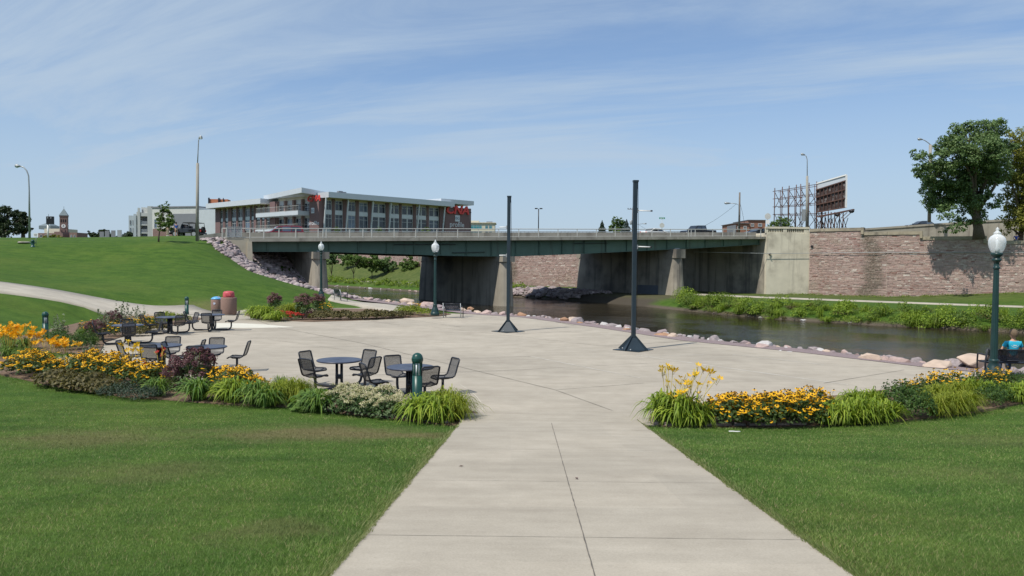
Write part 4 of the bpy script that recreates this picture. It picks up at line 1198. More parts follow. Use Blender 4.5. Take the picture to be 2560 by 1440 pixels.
# ---------------------------------------------------------------- apartments
d = 340
Fa = Facade(P(322,600,d-2).xy, P(400,600,d+2).xy); of = (P(360,600,d).x, d, 5.2)
apt = thing('apartment_building', 'white four storey apartment block with glass balconies at the left of the hall', 'building', of)
w = MB(); Fa.slab(w, Fa.s(322), Fa.s(342), -15, 0, 4, Fa.z(332,539)); Fa.slab(w, Fa.s(335), Fa.s(341), -.1, .8, 4, Fa.z(338,535)); w.build('wall', M['stucco_blue'], apt, of)
w = MB(); Fa.slab(w, Fa.s(342), Fa.s(352), -15, .4, 4, Fa.z(345,530)); Fa.slab(w, Fa.s(345.5), Fa.s(351.5), .4, 1.4, 4, Fa.z(348,520))
Fa.slab(w, Fa.s(352), Fa.s(371), -15, -2.5, 4, Fa.z(360,517.5)); Fa.slab(w, Fa.s(352), Fa.s(370), -2.5, 1.2, Fa.z(360,541), Fa.z(360,533)); Fa.slab(w, Fa.s(370), Fa.s(384), -15, 1.6, 4, Fa.z(375,516)); w.build('wall', M['stucco_white'], apt, of)
for y in (557, 577, 597):
    w = MB(); Fa.slab(w, Fa.s(352.5), Fa.s(369.5), -2.4, 1.1, Fa.z(360,y+4), Fa.z(360,y+7)); bo = w.build('balcony', M['stucco_white'], apt, of)
    w = MB(); Fa.slab(w, Fa.s(353), Fa.s(369), 1.0, 1.06, Fa.z(360,y+4)+.01, Fa.z(360,y-4)); w.build('railing', M['chain'], bo, of)
    Fa.window(apt, of, Fa.s(355), Fa.s(367), Fa.z(360,y+2), Fa.z(360,y-14), -2.48, 1, (), .15)
for y in (556, 575, 594):
    Fa.window(apt, of, Fa.s(324.5), Fa.s(328), Fa.z(326,y+6), Fa.z(326,y-6), .02, 0, (), .12)
    Fa.window(apt, of, Fa.s(331.5), Fa.s(334), Fa.z(332,y+6), Fa.z(332,y-6), .02, 0, (), .12)
    Fa.window(apt, of, Fa.s(343), Fa.s(345), Fa.z(345,y+6), Fa.z(345,y-6), .42, 0, (), .12)
Fa.window(apt, of, Fa.s(353), Fa.s(357), Fa.z(355,534), Fa.z(355,522), -2.45, 0, (), .15)
# ---------------------------------------------------------------- orange brick block behind
d = 385
Fo = Facade(P(440,600,d).xy, P(575,600,d+4).xy); of = (P(530,600,d).x, d, 5.2)
ob = thing('brick_building', 'orange brick block with antennas on its penthouse behind the grey hall', 'building', of)
w = MB(); Fo.slab(w, Fo.s(455), Fo.s(575), -12, 0, 4, Fo.z(520,517)); w.build('wall', M['brick_orange'], ob, of)
w = MB(); Fo.slab(w, Fo.s(523), Fo.s(569), -8, -1, Fo.z(520,517), Fo.z(545,497.5)); w.build('penthouse', M['brick_orange'], ob, of)
w = MB()
for px in (521, 523, 546, 549, 558): w.beam(Fo.pt(Fo.s(px), -.7, Fo.z(545,512)), Fo.pt(Fo.s(px), -.7, Fo.z(545,494.5)), .35)
w.build('antenna', M['steel_dark'], ob, of)
# ---------------------------------------------------------------- clock tower and courthouse
d = 400
cx = P(160.5, 600, d).x; of = (cx, d, 5.2)
tw = thing('clock_tower', 'brown stone clock tower with a slate pyramid roof and white clock face', 'tower', of, radians(0))
hw = (P(172,600,d).x-P(149,600,d).x)/2/1.35; rz = radians(22)
zz = lambda y: P(160, y, d).z - 5.2
w = MB(); w.box((0,0,(zz(540)-1)/2), (2*hw, 2*hw, zz(540)+1), rz); w.box((0,0,zz(541)), (2*hw*1.08, 2*hw*1.08, .6), rz); w.build('shaft', M['brick_brown'], tw)
w = MB(); q = hw*1.16
base = [(q*cos(rz+pi/4+k*pi/2)*1.414, q*sin(rz+pi/4+k*pi/2)*1.414, zz(540)+.2) for k in range(4)]
w.add(base+[(0,0,zz(521))], [(0,1,4),(1,2,4),(2,3,4),(3,0,4),(3,2,1,0)]); w.beam((0,0,zz(522)), (0,0,zz(516)), .12); w.build('roof', M['slate'], tw)
def tface(mb, k, du, z0, z1, w_, o=.02):      # panel on face k of the tower
    a = rz + k*pi/2 - pi/2; n = Vector((cos(a), sin(a), 0)); u = Vector((-n.y, n.x, 0))
    c = n*(hw+o) + u*du
    mb.hexa([c-u*w_/2-n*.2+Vector((0,0,z0)), c-u*w_/2+Vector((0,0,z0)), c+u*w_/2+Vector((0,0,z0)), c+u*w_/2-n*.2+Vector((0,0,z0))],
            [c-u*w_/2-n*.2+Vector((0,0,z1)), c-u*w_/2+Vector((0,0,z1)), c+u*w_/2+Vector((0,0,z1)), c+u*w_/2-n*.2+Vector((0,0,z1))])
for k in (0, -1, 1):
    for du in (-.95, 0, .95):
        w = MB(); tface(w, k, du, zz(556), zz(549), .55, .03); w.build('arch_opening', M['black'], tw)
    a = rz + k*pi/2 - pi/2; n = Vector((cos(a), sin(a), 0)); c = n*(hw+.05)+Vector((0,0,zz(565.5)))
    w = MB(); w.tube([c-n*.1, c+n*.12], 1.0, 20, False); ck = w.build('clock_face', M['white'], tw)
    w = MB(); w.beam(c+n*.15, c+n*.15+Vector((0,0,.7)), .12); w.beam(c+n*.15, c+n*.15+Vector((.4*n.y,-.4*n.x,-.2)), .12); w.build('clock_hand', M['black'], ck)
    for du in (-.8, .8):
        w = MB(); tface(w, k, du, zz(588), zz(576), .4, .03); w.build('slit_window', M['black'], tw)
d = 390
of = (P(140,600,d).x, d, 5.2); zz = lambda y: P(140, y, d).z
ct = thing('courthouse', 'low brown stone courthouse wings around the foot of the clock tower', 'building', of)
Fc = Facade(P(60,600,d).xy, P(240,600,d).xy)
w = MB(); Fc.slab(w, Fc.s(95), Fc.s(157), -8, 0, 4, zz(583)); Fc.slab(w, Fc.s(134), Fc.s(152), -8, -.5, 4, zz(579)); Fc.slab(w, Fc.s(173), Fc.s(192), -10, -.2, 4, zz(581)); w.build('wall', M['brick_brown'], ct, of)
w = MB(); Fc.slab(w, Fc.s(84), Fc.s(133), -22, -9, 4, zz(570)); w.build('rear_wing', M['stucco_beige'], ct, of)
w = MB(); a, c = P(97,571,402), P(126,571,402); h = P(112,554,402).z; m_ = (a+c)/2
w.add([(a.x,402,zz(571)),(c.x,402,zz(571)),(c.x,410,zz(571)),(a.x,410,zz(571)),(a.x,402,zz(562)),(c.x,402,zz(562)),(c.x,410,zz(562)),(a.x,410,zz(562)),(m_.x,406,h)], [(0,1,5,4),(1,2,6,5),(2,3,7,6),(3,0,4,7),(4,5,8),(5,6,8),(6,7,8),(7,4,8)]); w.build('roof_lantern', M['slate'], ct, of)
for a, c in ((100,106),(112,118),(124,130),(176,180),(184,188)): Fc.window(ct, of, Fc.s(a), Fc.s(c), zz(594), zz(587), .02 if a < 170 else -.18, 0, (), .15)
# ---------------------------------------------------------------- brick houses on the right
d = 190
of = (P(1870,600,d).x, d, 5.4); Fb = Facade(P(1820,600,d).xy, P(1920,600,d).xy)
bb = thing('brick_building', 'red brown brick apartment house in two steps left of the bush', 'building', of)
w = MB(); Fb.slab(w, Fb.s(1838), Fb.s(1873), -12, 0, 4, Fb.z(1850,558.5)); Fb.slab(w, Fb.s(1873), Fb.s(1917), -14, -1.2, 4, Fb.z(1890,550)); w.build('wall', M['brick_red'], bb, of)
w = MB(); Fb.slab(w, Fb.s(1835), Fb.s(1875), -12.2, .4, Fb.z(1850,558.5), Fb.z(1850,557.3)); Fb.slab(w, Fb.s(1872), Fb.s(1918), -14.2, -.9, Fb.z(1890,550), Fb.z(1890,548.8)); w.build('roof_edge', M['grey_panel'], bb, of)
w = MB(); Fb.slab(w, Fb.s(1834), Fb.s(1838), -6, .6, 4, Fb.z(1836,563)); w.build('porch', M['grey_panel'], bb, of)
for a, c, y0, y1, o in ((1858,1866,573,565,.02),(1843,1849,573,565,.02),(1898,1908,566,558,-1.18),(1880,1888,566,558,-1.18)): Fb.window(bb, of, Fb.s(a), Fb.s(c), Fb.z(a,y0), Fb.z(a,y1), o, 1, (), .12)
# ================================================================== TREES
LF = {'oak': leaf('cottonwood leaves', (.108,.185,.060), .45, (.23,.32,.125)), 'olive': leaf('olive leaves', (.185,.205,.03), .4, (.33,.32,.055)),
      'dark': leaf('dark tree leaves', (.030,.052,.022), .4, (.06,.09,.04)), 'fresh': leaf('fresh green leaves', (.085,.155,.03), .4, (.17,.25,.055)),
      'spruce': leaf('spruce needles', (.024,.046,.022), .35, (.045,.075,.04), .15), 'blue': leaf('blue spruce needles', (.055,.085,.080), .35, (.11,.15,.14), .15),
      'weed': leaf('bank weeds', (.20,.31,.03), .4, (.33,.41,.05)), 'grassy': leaf('bank grass', (.14,.225,.03), .4, (.25,.30,.05))}
def leaf_quads(c, nrm, size, r, up=0.0):
    """Arrays for pointed leaf faces at centres c facing nrm."""
    n = len(c)
    a = r.normal(size=(n,3)); a[:,2] -= up
    a -= nrm*np.sum(a*nrm, 1, keepdims=True); a /= np.linalg.norm(a, axis=1, keepdims=True)+1e-9
    b = np.cross(nrm, a)
    L = (size*r.uniform(.7, 1.3, n))[:,None]; W = L*r.uniform(.45, .7, n)[:,None]
    v = np.stack([c-a*L*.5, c-b*W*.5+nrm*L*.08, c+a*L*.5, c+b*W*.5+nrm*L*.08], 1)
    return v.reshape(-1, 3)
def crown_leaves(blobs, n, size, seed, droop=.2, sub=9, subr=.42):
    r = np.random.default_rng(seed)
    blobs = np.array(blobs, float)
    cl = []
    for x, y, z, R in blobs:                      # each blob breaks into clumps, gaps between them
        k = max(3, int(sub*(R/blobs[:,3].mean())**1.5))
        d = r.normal(size=(k,3)); d /= np.linalg.norm(d, axis=1, keepdims=True)
        rad = R*(.35+.62*r.random(k)**.5)
        for q, ra in zip(d, rad): cl.append((x+q[0]*ra, y+q[1]*ra, z+q[2]*ra*.9, R*subr*r.uniform(.6,1.2)))
    cl = np.array(cl)
    w = cl[:,3]**2; w /= w.sum()
    i = r.choice(len(cl), n, p=w)
    d = r.normal(size=(n,3)); d /= np.linalg.norm(d, axis=1, keepdims=True)
    rr = cl[i,3]*(.25+.8*r.random(n)**.6)
    c = cl[i,:3] + d*rr[:,None]*np.array([1.1,1.1,.8])
    nrm = d*.6 + r.normal(size=(n,3))*.55 + np.array([-.25,-.2,.45]); nrm /= np.linalg.norm(nrm, axis=1, keepdims=True)
    return leaf_quads(c, nrm, size, r, droop)
def tree(name, label, cat, base, trunk_h, tr, blobs, n, size, lm, seed, group=None, limbs=True, lean=(0,0), sub=9, subr=.42):
    """blobs are (x, y, z, r) from the base."""
    t = thing(name, label, cat, base, 0, group)
    r = random.Random(seed)
    b = MB()
    top = Vector((lean[0], lean[1], trunk_h))
    b.tube([(0,0,-.3), (lean[0]*.15,lean[1]*.15,trunk_h*.3), (lean[0]*.5,lean[1]*.5,trunk_h*.65), top], [tr*1.35, tr, tr*.85, tr*.7], 9)
    if limbs:
        for x, y, z, R in sorted(blobs, key=lambda q: -q[3])[:14]:
            e = Vector((x, y, z)); s = Vector((lean[0]*.7, lean[1]*.7, trunk_h*r.uniform(.7, 1.0)))
            if e.z < s.z+.2: s.z = max(trunk_h*.55, e.z*.7)
            m_ = s.lerp(e, .5)+Vector((r.uniform(-.1,.1), r.uniform(-.1,.1), .12))*(e-s).length
            b.tube([s, m_, e], [tr*.5, tr*.3, tr*.10], 6)
            for _ in range(3):
                q = e+Vector((r.uniform(-1,1), r.uniform(-1,1), r.uniform(-.4,.9)))*R*.8
                b.tube([m_.lerp(e,.6), q], [tr*.15, tr*.05], 4)
    b.build('trunk', M['bark'], t)
    v = crown_leaves(blobs, n, size, seed, sub=sub, subr=subr)
    f = np.arange(len(v)).reshape(-1, 4)
    link('crown', np_mesh('crown', v, f, lm), t)
    return t
def rel(base, lst, d, yj=0, seed=0):
    """Crown clumps measured in the photo, given depth jitter round the trunk."""
    r = random.Random(seed); out = []
    for px, py, pr in lst:
        dd = d + r.uniform(-yj, yj); q = P(px, py, dd) - Vector(base); out.append((q.x, q.y, q.z, pr/F*dd))
    return out
# the big tree on the wall
base = P(2447, 604, 97.5); base.z = wtop(2385,599)+.3
bl = [(2390,345,34),(2425,330,30),(2470,325,36),(2495,320,28),(2360,370,26),(2400,385,45),(2455,380,48),(2500,375,36),(2345,405,26),(2310,400,26),(2295,385,18),(2300,425,24),(2340,440,40),(2390,440,46),(2445,440,48),(2500,425,36),
      (2325,470,26),(2360,490,42),(2420,490,46),(2340,515,20),(2330,500,16),(2370,530,24),(2395,545,22),(2440,540,28),(2480,500,26),(2380,570,20),(2360,578,14),(2410,572,16)]
tree('tree', 'large dark green leafy tree leaning out over the top of the stone wall', 'tree', tuple(base), 3.6, .55, rel(base, bl, 97, 3.2, 3), 46000, .28, LF['oak'], 5, lean=(-1.2,-.6), sub=22, subr=.33)
base2 = P(2552, 600, 102); base2.z = 5.0
bl = [(2540,345,28),(2560,380,40),(2530,400,24),(2555,430,40),(2525,450,20),(2550,480,38),(2520,505,18),(2545,530,34),(2530,555,24),(2560,560,30),(2590,400,50),(2600,470,55),(2590,540,45),(2515,575,16),(2500,545,14)]
tree('tree', 'olive and yellow green tree at the right edge beside the big dark tree', 'tree', tuple(base2), 4, .35, rel(base2, bl, 102, 2.6, 4), 24000, .28, LF['olive'], 8, sub=20, subr=.36)
# small tree on the grass ridge
base = P(396, 604, 74); 
bl = [(404,520,9),(418,512,9),(400,535,11),(415,530,12),(425,540,9),(402,552,13),(418,555,14),(396,560,9),(432,558,9),(408,568,11),(425,568,9),(400,572,7)]
tree('young_tree', 'slender young tree on the grass ridge in front of the grey hall', 'tree', tuple(base), 1.9, .07, rel(base, bl, 74, .5, 5), 2600, .17, LF['fresh'], 9, lean=(.3,0), sub=8)
# dark trees at far left
for i, (lst, bx, d, lab) in enumerate((([(0,530,22),(22,545,20),(5,560,26),(38,560,18),(20,580,22),(45,578,14),(-20,545,30),(-25,580,30)], 8, 105, 'dense dark green tree at the left edge behind the grass ridge'),
      ([(52,540,14),(62,550,12),(48,555,14),(60,565,12),(68,575,9),(50,575,12),(75,572,7)], 58, 112, 'dark green tree just left of the curved street lamp pole'))):
    base = P(bx, 606, d); base.z = 5.2
    tree('tree', lab, 'tree', tuple(base), 2.2, .3, rel(base, lst, d, 1.8, 6+i), 5000, .34, LF['dark'], 12+i, 'trees left of the street lamp')
# far low trees beside the banners
for i, (bx, w_, hh, lab) in enumerate(((236,22,16,'low distant tree left of the row of grey banners'),(268,20,18,'dark distant tree behind the row of grey banners'),(312,14,10,'small distant tree right of the row of grey banners'))):
    d = 260; base = P(bx, 600, d); base.z = 5.2; r = random.Random(i)
    lst = [(bx+r.uniform(-w_,w_), 596-r.uniform(0,hh), 7) for _ in range(9)]
    tree('tree', lab, 'tree', tuple(base), 1.5, .25, rel(base, lst, d, 2, i), 900, .7, LF['dark'], 20+i, 'far trees behind the banners')
# green hedge by the clock tower
base = P(130, 600, 150); base.z = 5.2
tree('bush', 'olive bush below the clock tower beside the dark box sign pole', 'bush', tuple(base), .5, .1, rel(base, [(112,596,8),(125,592,9),(140,593,8),(152,597,6)], 150, 1, 2), 900, .4, LF['olive'], 31, limbs=False)
def spruce(name, label, px, ytop, ybase, wpx, d, lm, seed):
    base = P(px, ybase, d); h = P(px, ytop, d).z-base.z; rad = wpx/2/F*d
    t = thing(name, label, 'tree', tuple(base))
    b = MB(); b.tube([(0,0,-.4),(0,0,h*.95)], [.18,.03], 7); b.build('trunk', M['bark'], t)
    r = np.random.default_rng(seed); n = 2200
    q = r.random(n)**.62; z = h*(1-q)*.99+.05; rr = rad*q*(.55+.5*r.random(n))*(1+.22*np.sin(z*9/h*2+r.random(n)))
    a = r.random(n)*2*pi
    c = np.column_stack([rr*np.cos(a), rr*np.sin(a), z - rr*.18])
    nr = np.column_stack([np.cos(a)*.6, np.sin(a)*.6, np.full(n,.7)])+r.normal(size=(n,3))*.4; nr /= np.linalg.norm(nr,axis=1,keepdims=True)
    v = leaf_quads(c, nr, h*.075, r, .4)
    link('crown', np_mesh('crown', v, np.arange(len(v)).reshape(-1,4), lm), t)
spruce('spruce_tree', 'small dark green spruce left of the leafy tree behind the bridge rail', 1505, 551, 584, 27, 165, LF['spruce'], 1)
spruce('spruce_tree', 'blue grey spruce right of the leafy tree behind the bridge rail', 1566, 548, 585, 30, 160, LF['blue'], 2)
base = P(1543, 586, 172)
tree('tree', 'bright leafy tree between the two spruces behind the bridge rail', 'tree', tuple(base), 1.3, .2, rel(base, [(1540,547,8),(1552,552,8),(1533,560,10),(1548,564,11),(1560,560,8),(1528,572,9),(1543,576,10),(1556,574,9)], 172, 1.5, 3), 2400, .34, LF['fresh'], 41)
base = P(1952, 582, 122)
tree('bush', 'round bright green bush left of the tall concrete lamp pole', 'bush', tuple(base), .8, .1, rel(base, [(1935,562,12),(1950,552,12),(1965,556,12),(1945,568,12),(1960,568,12),(1974,566,9),(1925,570,9)], 122, 1, 3), 2600, .22, LF['fresh'], 42)
# bushes along the brick office
for px, w_, d, lab in ((842,11,222,'rounded green shrub by the first slanted column of the office'),(948,10,235,'low green shrub below the middle of the office windows'),(1066,14,250,'small green shrub below the last office windows')):
    base = P(px, 582, d)
    tree('shrub', lab, 'bush', tuple(base), .4, .06, rel(base, [(px-w_*.5,575,6),(px+w_*.4,575,6),(px,571,6),(px,578,7)], d, .6, 2), 700, .25, LF['fresh'], 50+int(px), 'shrubs along the office', limbs=False)
# the row of young trees on the far slope, seen under the bridge
rw = [(829,668,14,646,'first'),(868,674,13,650,''),(884,668,18,654,''),(930,672,20,662,''),(968,672,16,664,''),(998,664,9,650,''),(1022,664,17,664,'')]
labs = ['young tree beside the left pier, seen under the bridge', 'small round tree second from the left pier on the slope', 'bushy young tree standing low on the slope under the bridge gap','bright green young tree in the middle of the slope under the bridge','spreading dull green tree right of the middle of the slope','narrow dark young tree behind the spreading one on the slope','pale trunked young tree nearest the middle pier on the slope']
for i, ((px, py, w_, yc, _), lab) in enumerate(zip(rw, labs)):
    d = (172,185,168,170,172,186,168)[i]
    yb = (682,676,688,690,688,672,690)[i]
    base = P(px, yb, d); base.z = H(base.x, base.y)
    w_ *= 1.5; q = [(px,yc-14,w_*.5),(px-w_*.5,yc-4,w_*.5),(px+w_*.5,yc-5,w_*.5),(px-w_*.4,yc+7,w_*.45),(px+w_*.4,yc+6,w_*.45),(px,yc,w_*.6)]
    tree('young_tree', lab, 'tree', tuple(base), 1.6, .09, rel(base, q, d, 1.2, i), 3600, .36, LF[('oak','oak','fresh','fresh','oak','spruce','fresh')[i]], 60+i, 'young trees on the far slope')

# ================================================================== LIGHT POLES, MASTS, SIGNS
def street_light(label, px, ybase, d, pts, r0, r1, conc=None, head=None, zb=None, group='street lights', catname='street light'):
    """pts: the pole's line in the photo from the base up; conc: where the thick concrete part ends."""
    base = P(px, ybase, d)
    if zb is not None: base.z = zb
    t = thing('street_light', label, catname, tuple(base), 0, group)
    q = [P(x, y, d)-base for x, y in pts]
    b = MB()
    if conc:
        k = conc; b.tube([(0,0,0)]+q[:k], [r0*1.15]+[r0]*k, 10); b.build('pole', M['parapet'], t)
        b = MB(); b.tube(q[k-1:], [r1]*(len(q)-k+1), 7); b.build('arm', M['galv'], t)
    else:
        b.tube([(0,0,0)]+q, [r0]+[r1]*len(q), 8); b.build('pole', M['galv'], t)
    e = q[-1]; f = q[-2]
    dirv = (e-f); dirv.z *= .3; dirv = dirv.normalized()
    hd = MB(); L = head or .8
    hd.tube([e-dirv*.1, e+dirv*L*.3, e+dirv*L*.75, e+dirv*L], [.06,.15,.2,.08], 9); h = hd.build('lamp_head', M['galv'], t)
    hd = MB(); hd.lathe([(.0,-.16),(.12,-.12),(.16,-.02)], 10, tuple(e+dirv*L*.62+Vector((0,0,-.06)))); hd.build('lens', M['lens'], h)
    return t
street_light('curved steel street lamp at the far left beside the dark trees', 74, 601, 84, [(73,475),(71.5,440),(67,427),(59,418),(50,415.5)], .13, .07, None, .55)
street_light('tall concrete lamp pole rising from the end of the grass ridge', 493, 603, 76, [(494,408),(495,380),(496.5,350),(499,345)], .135, .05, 1, .28)
street_light('concrete lamp pole rising behind the slotted balustrade', 2017, 570, 119, [(2018,440),(2018,400),(2016,391),(2011,387)], .17, .06, 1, .55)
street_light('street lamp on a concrete pole half hidden by the big tree', 2323, 556, 109.5, [(2326,362),(2322,358),(2312,351),(2305,348.5)], .2, .06, 1, .62)
b_ = street_light('grey curved lamp arm on the bare wooden pole', 1847, 580, 125, [(1847,512),(1838,509),(1825,508)], .05, .05, None, .9)
def util_pole(label, px, y0, y1, d, r):
    base = P(px, y0, d); t = thing('utility_pole', label, 'pole', tuple(base)); h = P(px, y1, d).z-base.z
    b = MB(); b.tube([(0,0,0),(0,0,h)], [r*1.15, r*.85], 9); b.build('pole', M['wood'], t)
    return t, base, h
t, up0, h = util_pole('bare wooden utility pole right of the parked pickup behind the bridge', 1847.6, 584, 481, 126, .15)
t, up1, h1 = util_pole('utility pole with crossarm and transformer cans behind the right mast', 1581.5, 584, 519, 175, .17)
b = MB(); b.box((0,0,h1-.35), (2.4,.14,.14)); ca = b.build('crossarm', M['wood'], t)
for dx in (-1.1,-.5,.5,1.1): b = MB(); b.lathe([(.06,0),(.08,.12),(.04,.22)], 8, (dx,0,h1-.28)); b.build('insulator', M['black'], ca)
for dx, dz in ((-.42,2.2),(.42,2.3)): b = MB(); b.lathe([(.26,0),(.28,.1),(.28,.85),(.2,.95)], 12, (dx,-.1,h1-dz-1.6)); b.build('transformer', M['galv'], t)
b = MB(); b.tube([(0,0,h1-4.2),(.9,-.2,h1-3.75),(2.2,-.3,h1-3.6)], .05, 6); b.tube([(2.2,-.3,h1-3.6),(3.0,-.3,h1-3.55)], [.06,.16], 8); b.build('lamp_arm', M['galv'], t)
# wires
def sagline(p, q, sag, n=16): return [Vector(p).lerp(Vector(q), i/n) - Vector((0,0,sag*4*(i/n)*(1-i/n))) for i in range(n+1)]
b = MB(); b.tube(sagline(P(1842,509,126), P(1594,560,172), 3.6), .022, 4); tag(b.build('overhead_wire', M['black']), 'thin sagging wire from the wooden pole down to the left', 'wire')
b = MB(); b.tube(sagline(P(1849,505,126), P(1861,558,124), -.25, 6), .025, 4); tag(b.build('guy_wire', M['black']), 'short guy wire slanting right of the bare wooden pole', 'wire')
# parking lot light
base = P(1346, 585, 165); t = thing('parking_light', 'black twin headed parking lot light behind the bridge rail', 'street light', tuple(base))
h = P(1346,522,165).z-base.z
b = MB(); b.tube([(0,0,0),(0,0,h)], .10, 8); b.build('pole', M['black'], t)
for sx in (-1, 1): b = MB(); b.box((sx*.5,0,h+.05), (.62,.4,.22)); b.build('lamp_head', M['black'], t, bevel=.05)
base = P(1175, 590, 235); t = thing('parking_light', 'thin black light pole at the right corner of the brick office', 'street light', tuple(base)); h = P(1175,532,235).z-base.z
b = MB(); b.tube([(0,0,0),(0,0,h)], .07, 8); b.build('pole', M['black'], t)
b = MB(); b.box((.05,0,h+.05), (.7,.3,.14)); b.build('lamp_head', M['black'], t)
base = P(1065, 588, 215); t = thing('parking_light', 'black twin headed light pole in front of the office windows', 'street light', tuple(base)); h = P(1065,539,215).z-base.z
b = MB(); b.tube([(0,0,0),(0,0,h)], .07, 8); b.build('pole', M['black'], t)
for sx in (-1, 1): b = MB(); b.box((sx*.42,0,h+.05), (.5,.3,.14)); b.build('lamp_head', M['black'], t)
# stop signs seen from behind, street name sign
def octagon(r): return [(r*cos(pi/8+k*pi/4), r*sin(pi/8+k*pi/4)) for k in range(8)]
def stop_back(label, px, yc, y0, rpx, d, green=False, plate=False):
    base = P(px, y0, d); t = thing('stop_sign', label, 'sign', tuple(base)); c = P(px, yc, d)-base; r = rpx/F*d
    b = MB(); b.tube([(0,0,0),(0,0,c.z+r*(2.5 if green else 1.1))], .035, 6); b.build('post', M['galv'], t)
    b = MB(); b.extr([(x, -.06, c.z+z) for x, z in octagon(r)], (0,.02,0)); b.build('plate', M['stucco_white'], t)
    if plate: b = MB(); b.box((0,-.06,c.z-r-.35), (.55,.02,.55)); b.build('lower_plate', M['white'], t)
    if green:
        b = MB(); b.box((0,-.06,c.z+r*2.75), (r*2.2,.03,r*.62)); g = b.build('street_name', M['sign_green'], t)
        text_mesh('lettering', '6th St', M['white'], g, (0,-.082,c.z+r*2.75), (1,0,0), UPV, r*.62, .004, .005)
stop_back('white back of a stop sign with a green street name plate above', 1654.5, 563.5, 586, 6.5, 150, green=True)
stop_back('grey back of a stop sign beside the round green bush', 1918.5, 541, 580, 8, 118, plate=True)
# ---------------------------------------------------------------- the left ridge: box sign, banners, small sign, pedestal
base = P(119.5, 604, 98); base.z = H(base.x, base.y); t = thing('box_sign', 'black box sign seen from behind on a white pole near the clock tower', 'sign', tuple(base))
b = MB(); p1 = P(120,559,98)-base; b.tube([(0,0,-.2),(p1.x,0,p1.z)], .11, 8); b.build('pole', M['white'], t)
b = MB(); a, c = P(117,560,98)-base, P(134,541,98)-base; b.box(((a.x+c.x)/2,0,(a.z+c.z)/2), (c.x-a.x,.35,c.z-a.z)); bx = b.build('box', M['black'], t, bevel=.04)
b = MB(); b.tube([((a.x+c.x)/2-.2,0,c.z),((a.x+c.x)/2-.2,0,c.z+.3)], .02, 5); b.build('aerial', M['black'], t)
for dx in (-.2,.2): b = MB(); b.box(((a.x+c.x)/2+dx,-.19,c.z-.2), (.13,.04,.12)); b.build('lamp', M['galv'], bx)
bn = None
labs = ['grey banner panel with a blue foot, first from the left', 'grey banner panel with a blue foot, second from the left', 'grey banner panel with a blue foot, third from the left', 'tallest grey banner panel with a blue foot, beside the apartments']
for px, w_, yt, lab in zip((254.5,268,283.5,299), (8,8.5,8.5,8.5), (579,577,576,575), labs):
    d = 150; base = P(px, 600, d); base.z = 5.2; t = thing('banner', lab, 'banner', tuple(base), 0, 'row of grey banners')
    hz = P(px, yt, d).z-base.z; ww = w_/F*d; hb = P(px, 594, d).z-base.z
    b = MB(); b.box((0,0,(hz+hb)/2), (ww,.12,hz-hb)); b.build('panel', M['grey_panel'] if px < 290 else M['galv'], t)
    b = MB(); b.box((0,0,hb/2-.1), (ww*1.05,.16,hb+.2)); b.build('foot', M['blue'], t)
    for sx in (-1,1): b = MB(); b.box((sx*(ww/2+.05),0,hz/2), (.06,.1,hz)); b.build('post', M['galv'], t)
base = P(90.5, 615, 69); base.z = H(base.x, base.y); t = thing('notice_sign', 'small white notice sign on a thin post on the ridge grass', 'sign', tuple(base))
hz = P(90.5,584,69).z-base.z
b = MB(); b.tube([(0,0,0),(0,0,hz)], .025, 6); b.build('post', M['galv'], t)
b = MB(); b.box((0,-.03,hz-.12), (.42,.02,.28)); pl_ = b.build('plate', M['white'], t)
for i, w_ in enumerate((.26,.3,.2)): b = MB(); b.box((-.02,-.045,hz-.05-.07*i), (w_,.006,.022)); b.build('text_line', M['black'], pl_)
base = P(82, 618, 68); base.z = H(base.x, base.y); t = thing('hydrant', 'small dark green hydrant beside the white notice sign', 'hydrant', tuple(base))
b = MB(); b.lathe([(.2,-.1),(.2,.05),(.13,.08),(.13,.45),(.16,.5),(.12,.6),(.04,.66)], 12); b.build('barrel', M['bollard_green'], t)
for sx in (-1,1): b = MB(); b.tube([(sx*.1,0,.36),(sx*.22,0,.36)], .06, 8); b.build('nozzle', M['bollard_green'], t)
base = P(60, 607, 70); base.z = H(base.x, base.y)+.02
b = MB(); b.lathe([(.5,0),(.5,.08),(.42,.14)], 16); o = b.build('manhole_lid', M['concrete']); o.location = base; tag(o, 'pale round manhole cover on the ridge grass left of the notice sign', 'manhole cover')
# ---------------------------------------------------------------- the old billboard frame
d = 150
base = P(2025, 585, d); bbx = thing('billboard', 'old rusty billboard skeleton with one panel left standing', 'billboard', tuple(base))
def bbp(px, py, o=0): q = P(px, py, d+o); return q-base
def topy(px): return 465+(1937-px)*.155
def bary(px, k): return {0:478,1:497,2:517,3:536}[k]-(px-1937)*(.165,.12,.09,.02)[k]
r = random.Random(4)
for px in (1937,1956,1973,1991,2002,2023,2042,2057): 
    b = MB(); b.tube([bbp(px-2.5,590), bbp(px, topy(px)+5)], .09, 5); b.build('post', M['rust'], bbx)
    b = MB(); b.tube([bbp(px+14,590,3.2), bbp(px+14,topy(px)+10,3.2)], .07, 5); b.build('post', M['rust'], bbx)
for k in range(4):
    b = MB(); b.beam(bbp(1932, bary(1932,k)), bbp(2062, bary(2062,k)), .11); b.build('rail_bar', M['rust'], bbx)
    b = MB(); b.beam(bbp(1945, bary(1937,k)+2, 3.2), bbp(2078, bary(2068,k)+4, 3.2), .10); b.build('rail_bar', M['rust'], bbx)
for px in (1937,1956,1973,1991,2002,2023,2042):
    for (ya, yb) in ((480,520),(520,490),(536,580),(575,540)):
        b = MB(); b.beam(bbp(px, ya-(px-1937)*.1), bbp(px+16+r.uniform(0,12), yb-(px-1937)*.08, 3.2), .075); b.build('brace', M['rust'], bbx)
A, B = bbp(2041,0), bbp(2114,0)
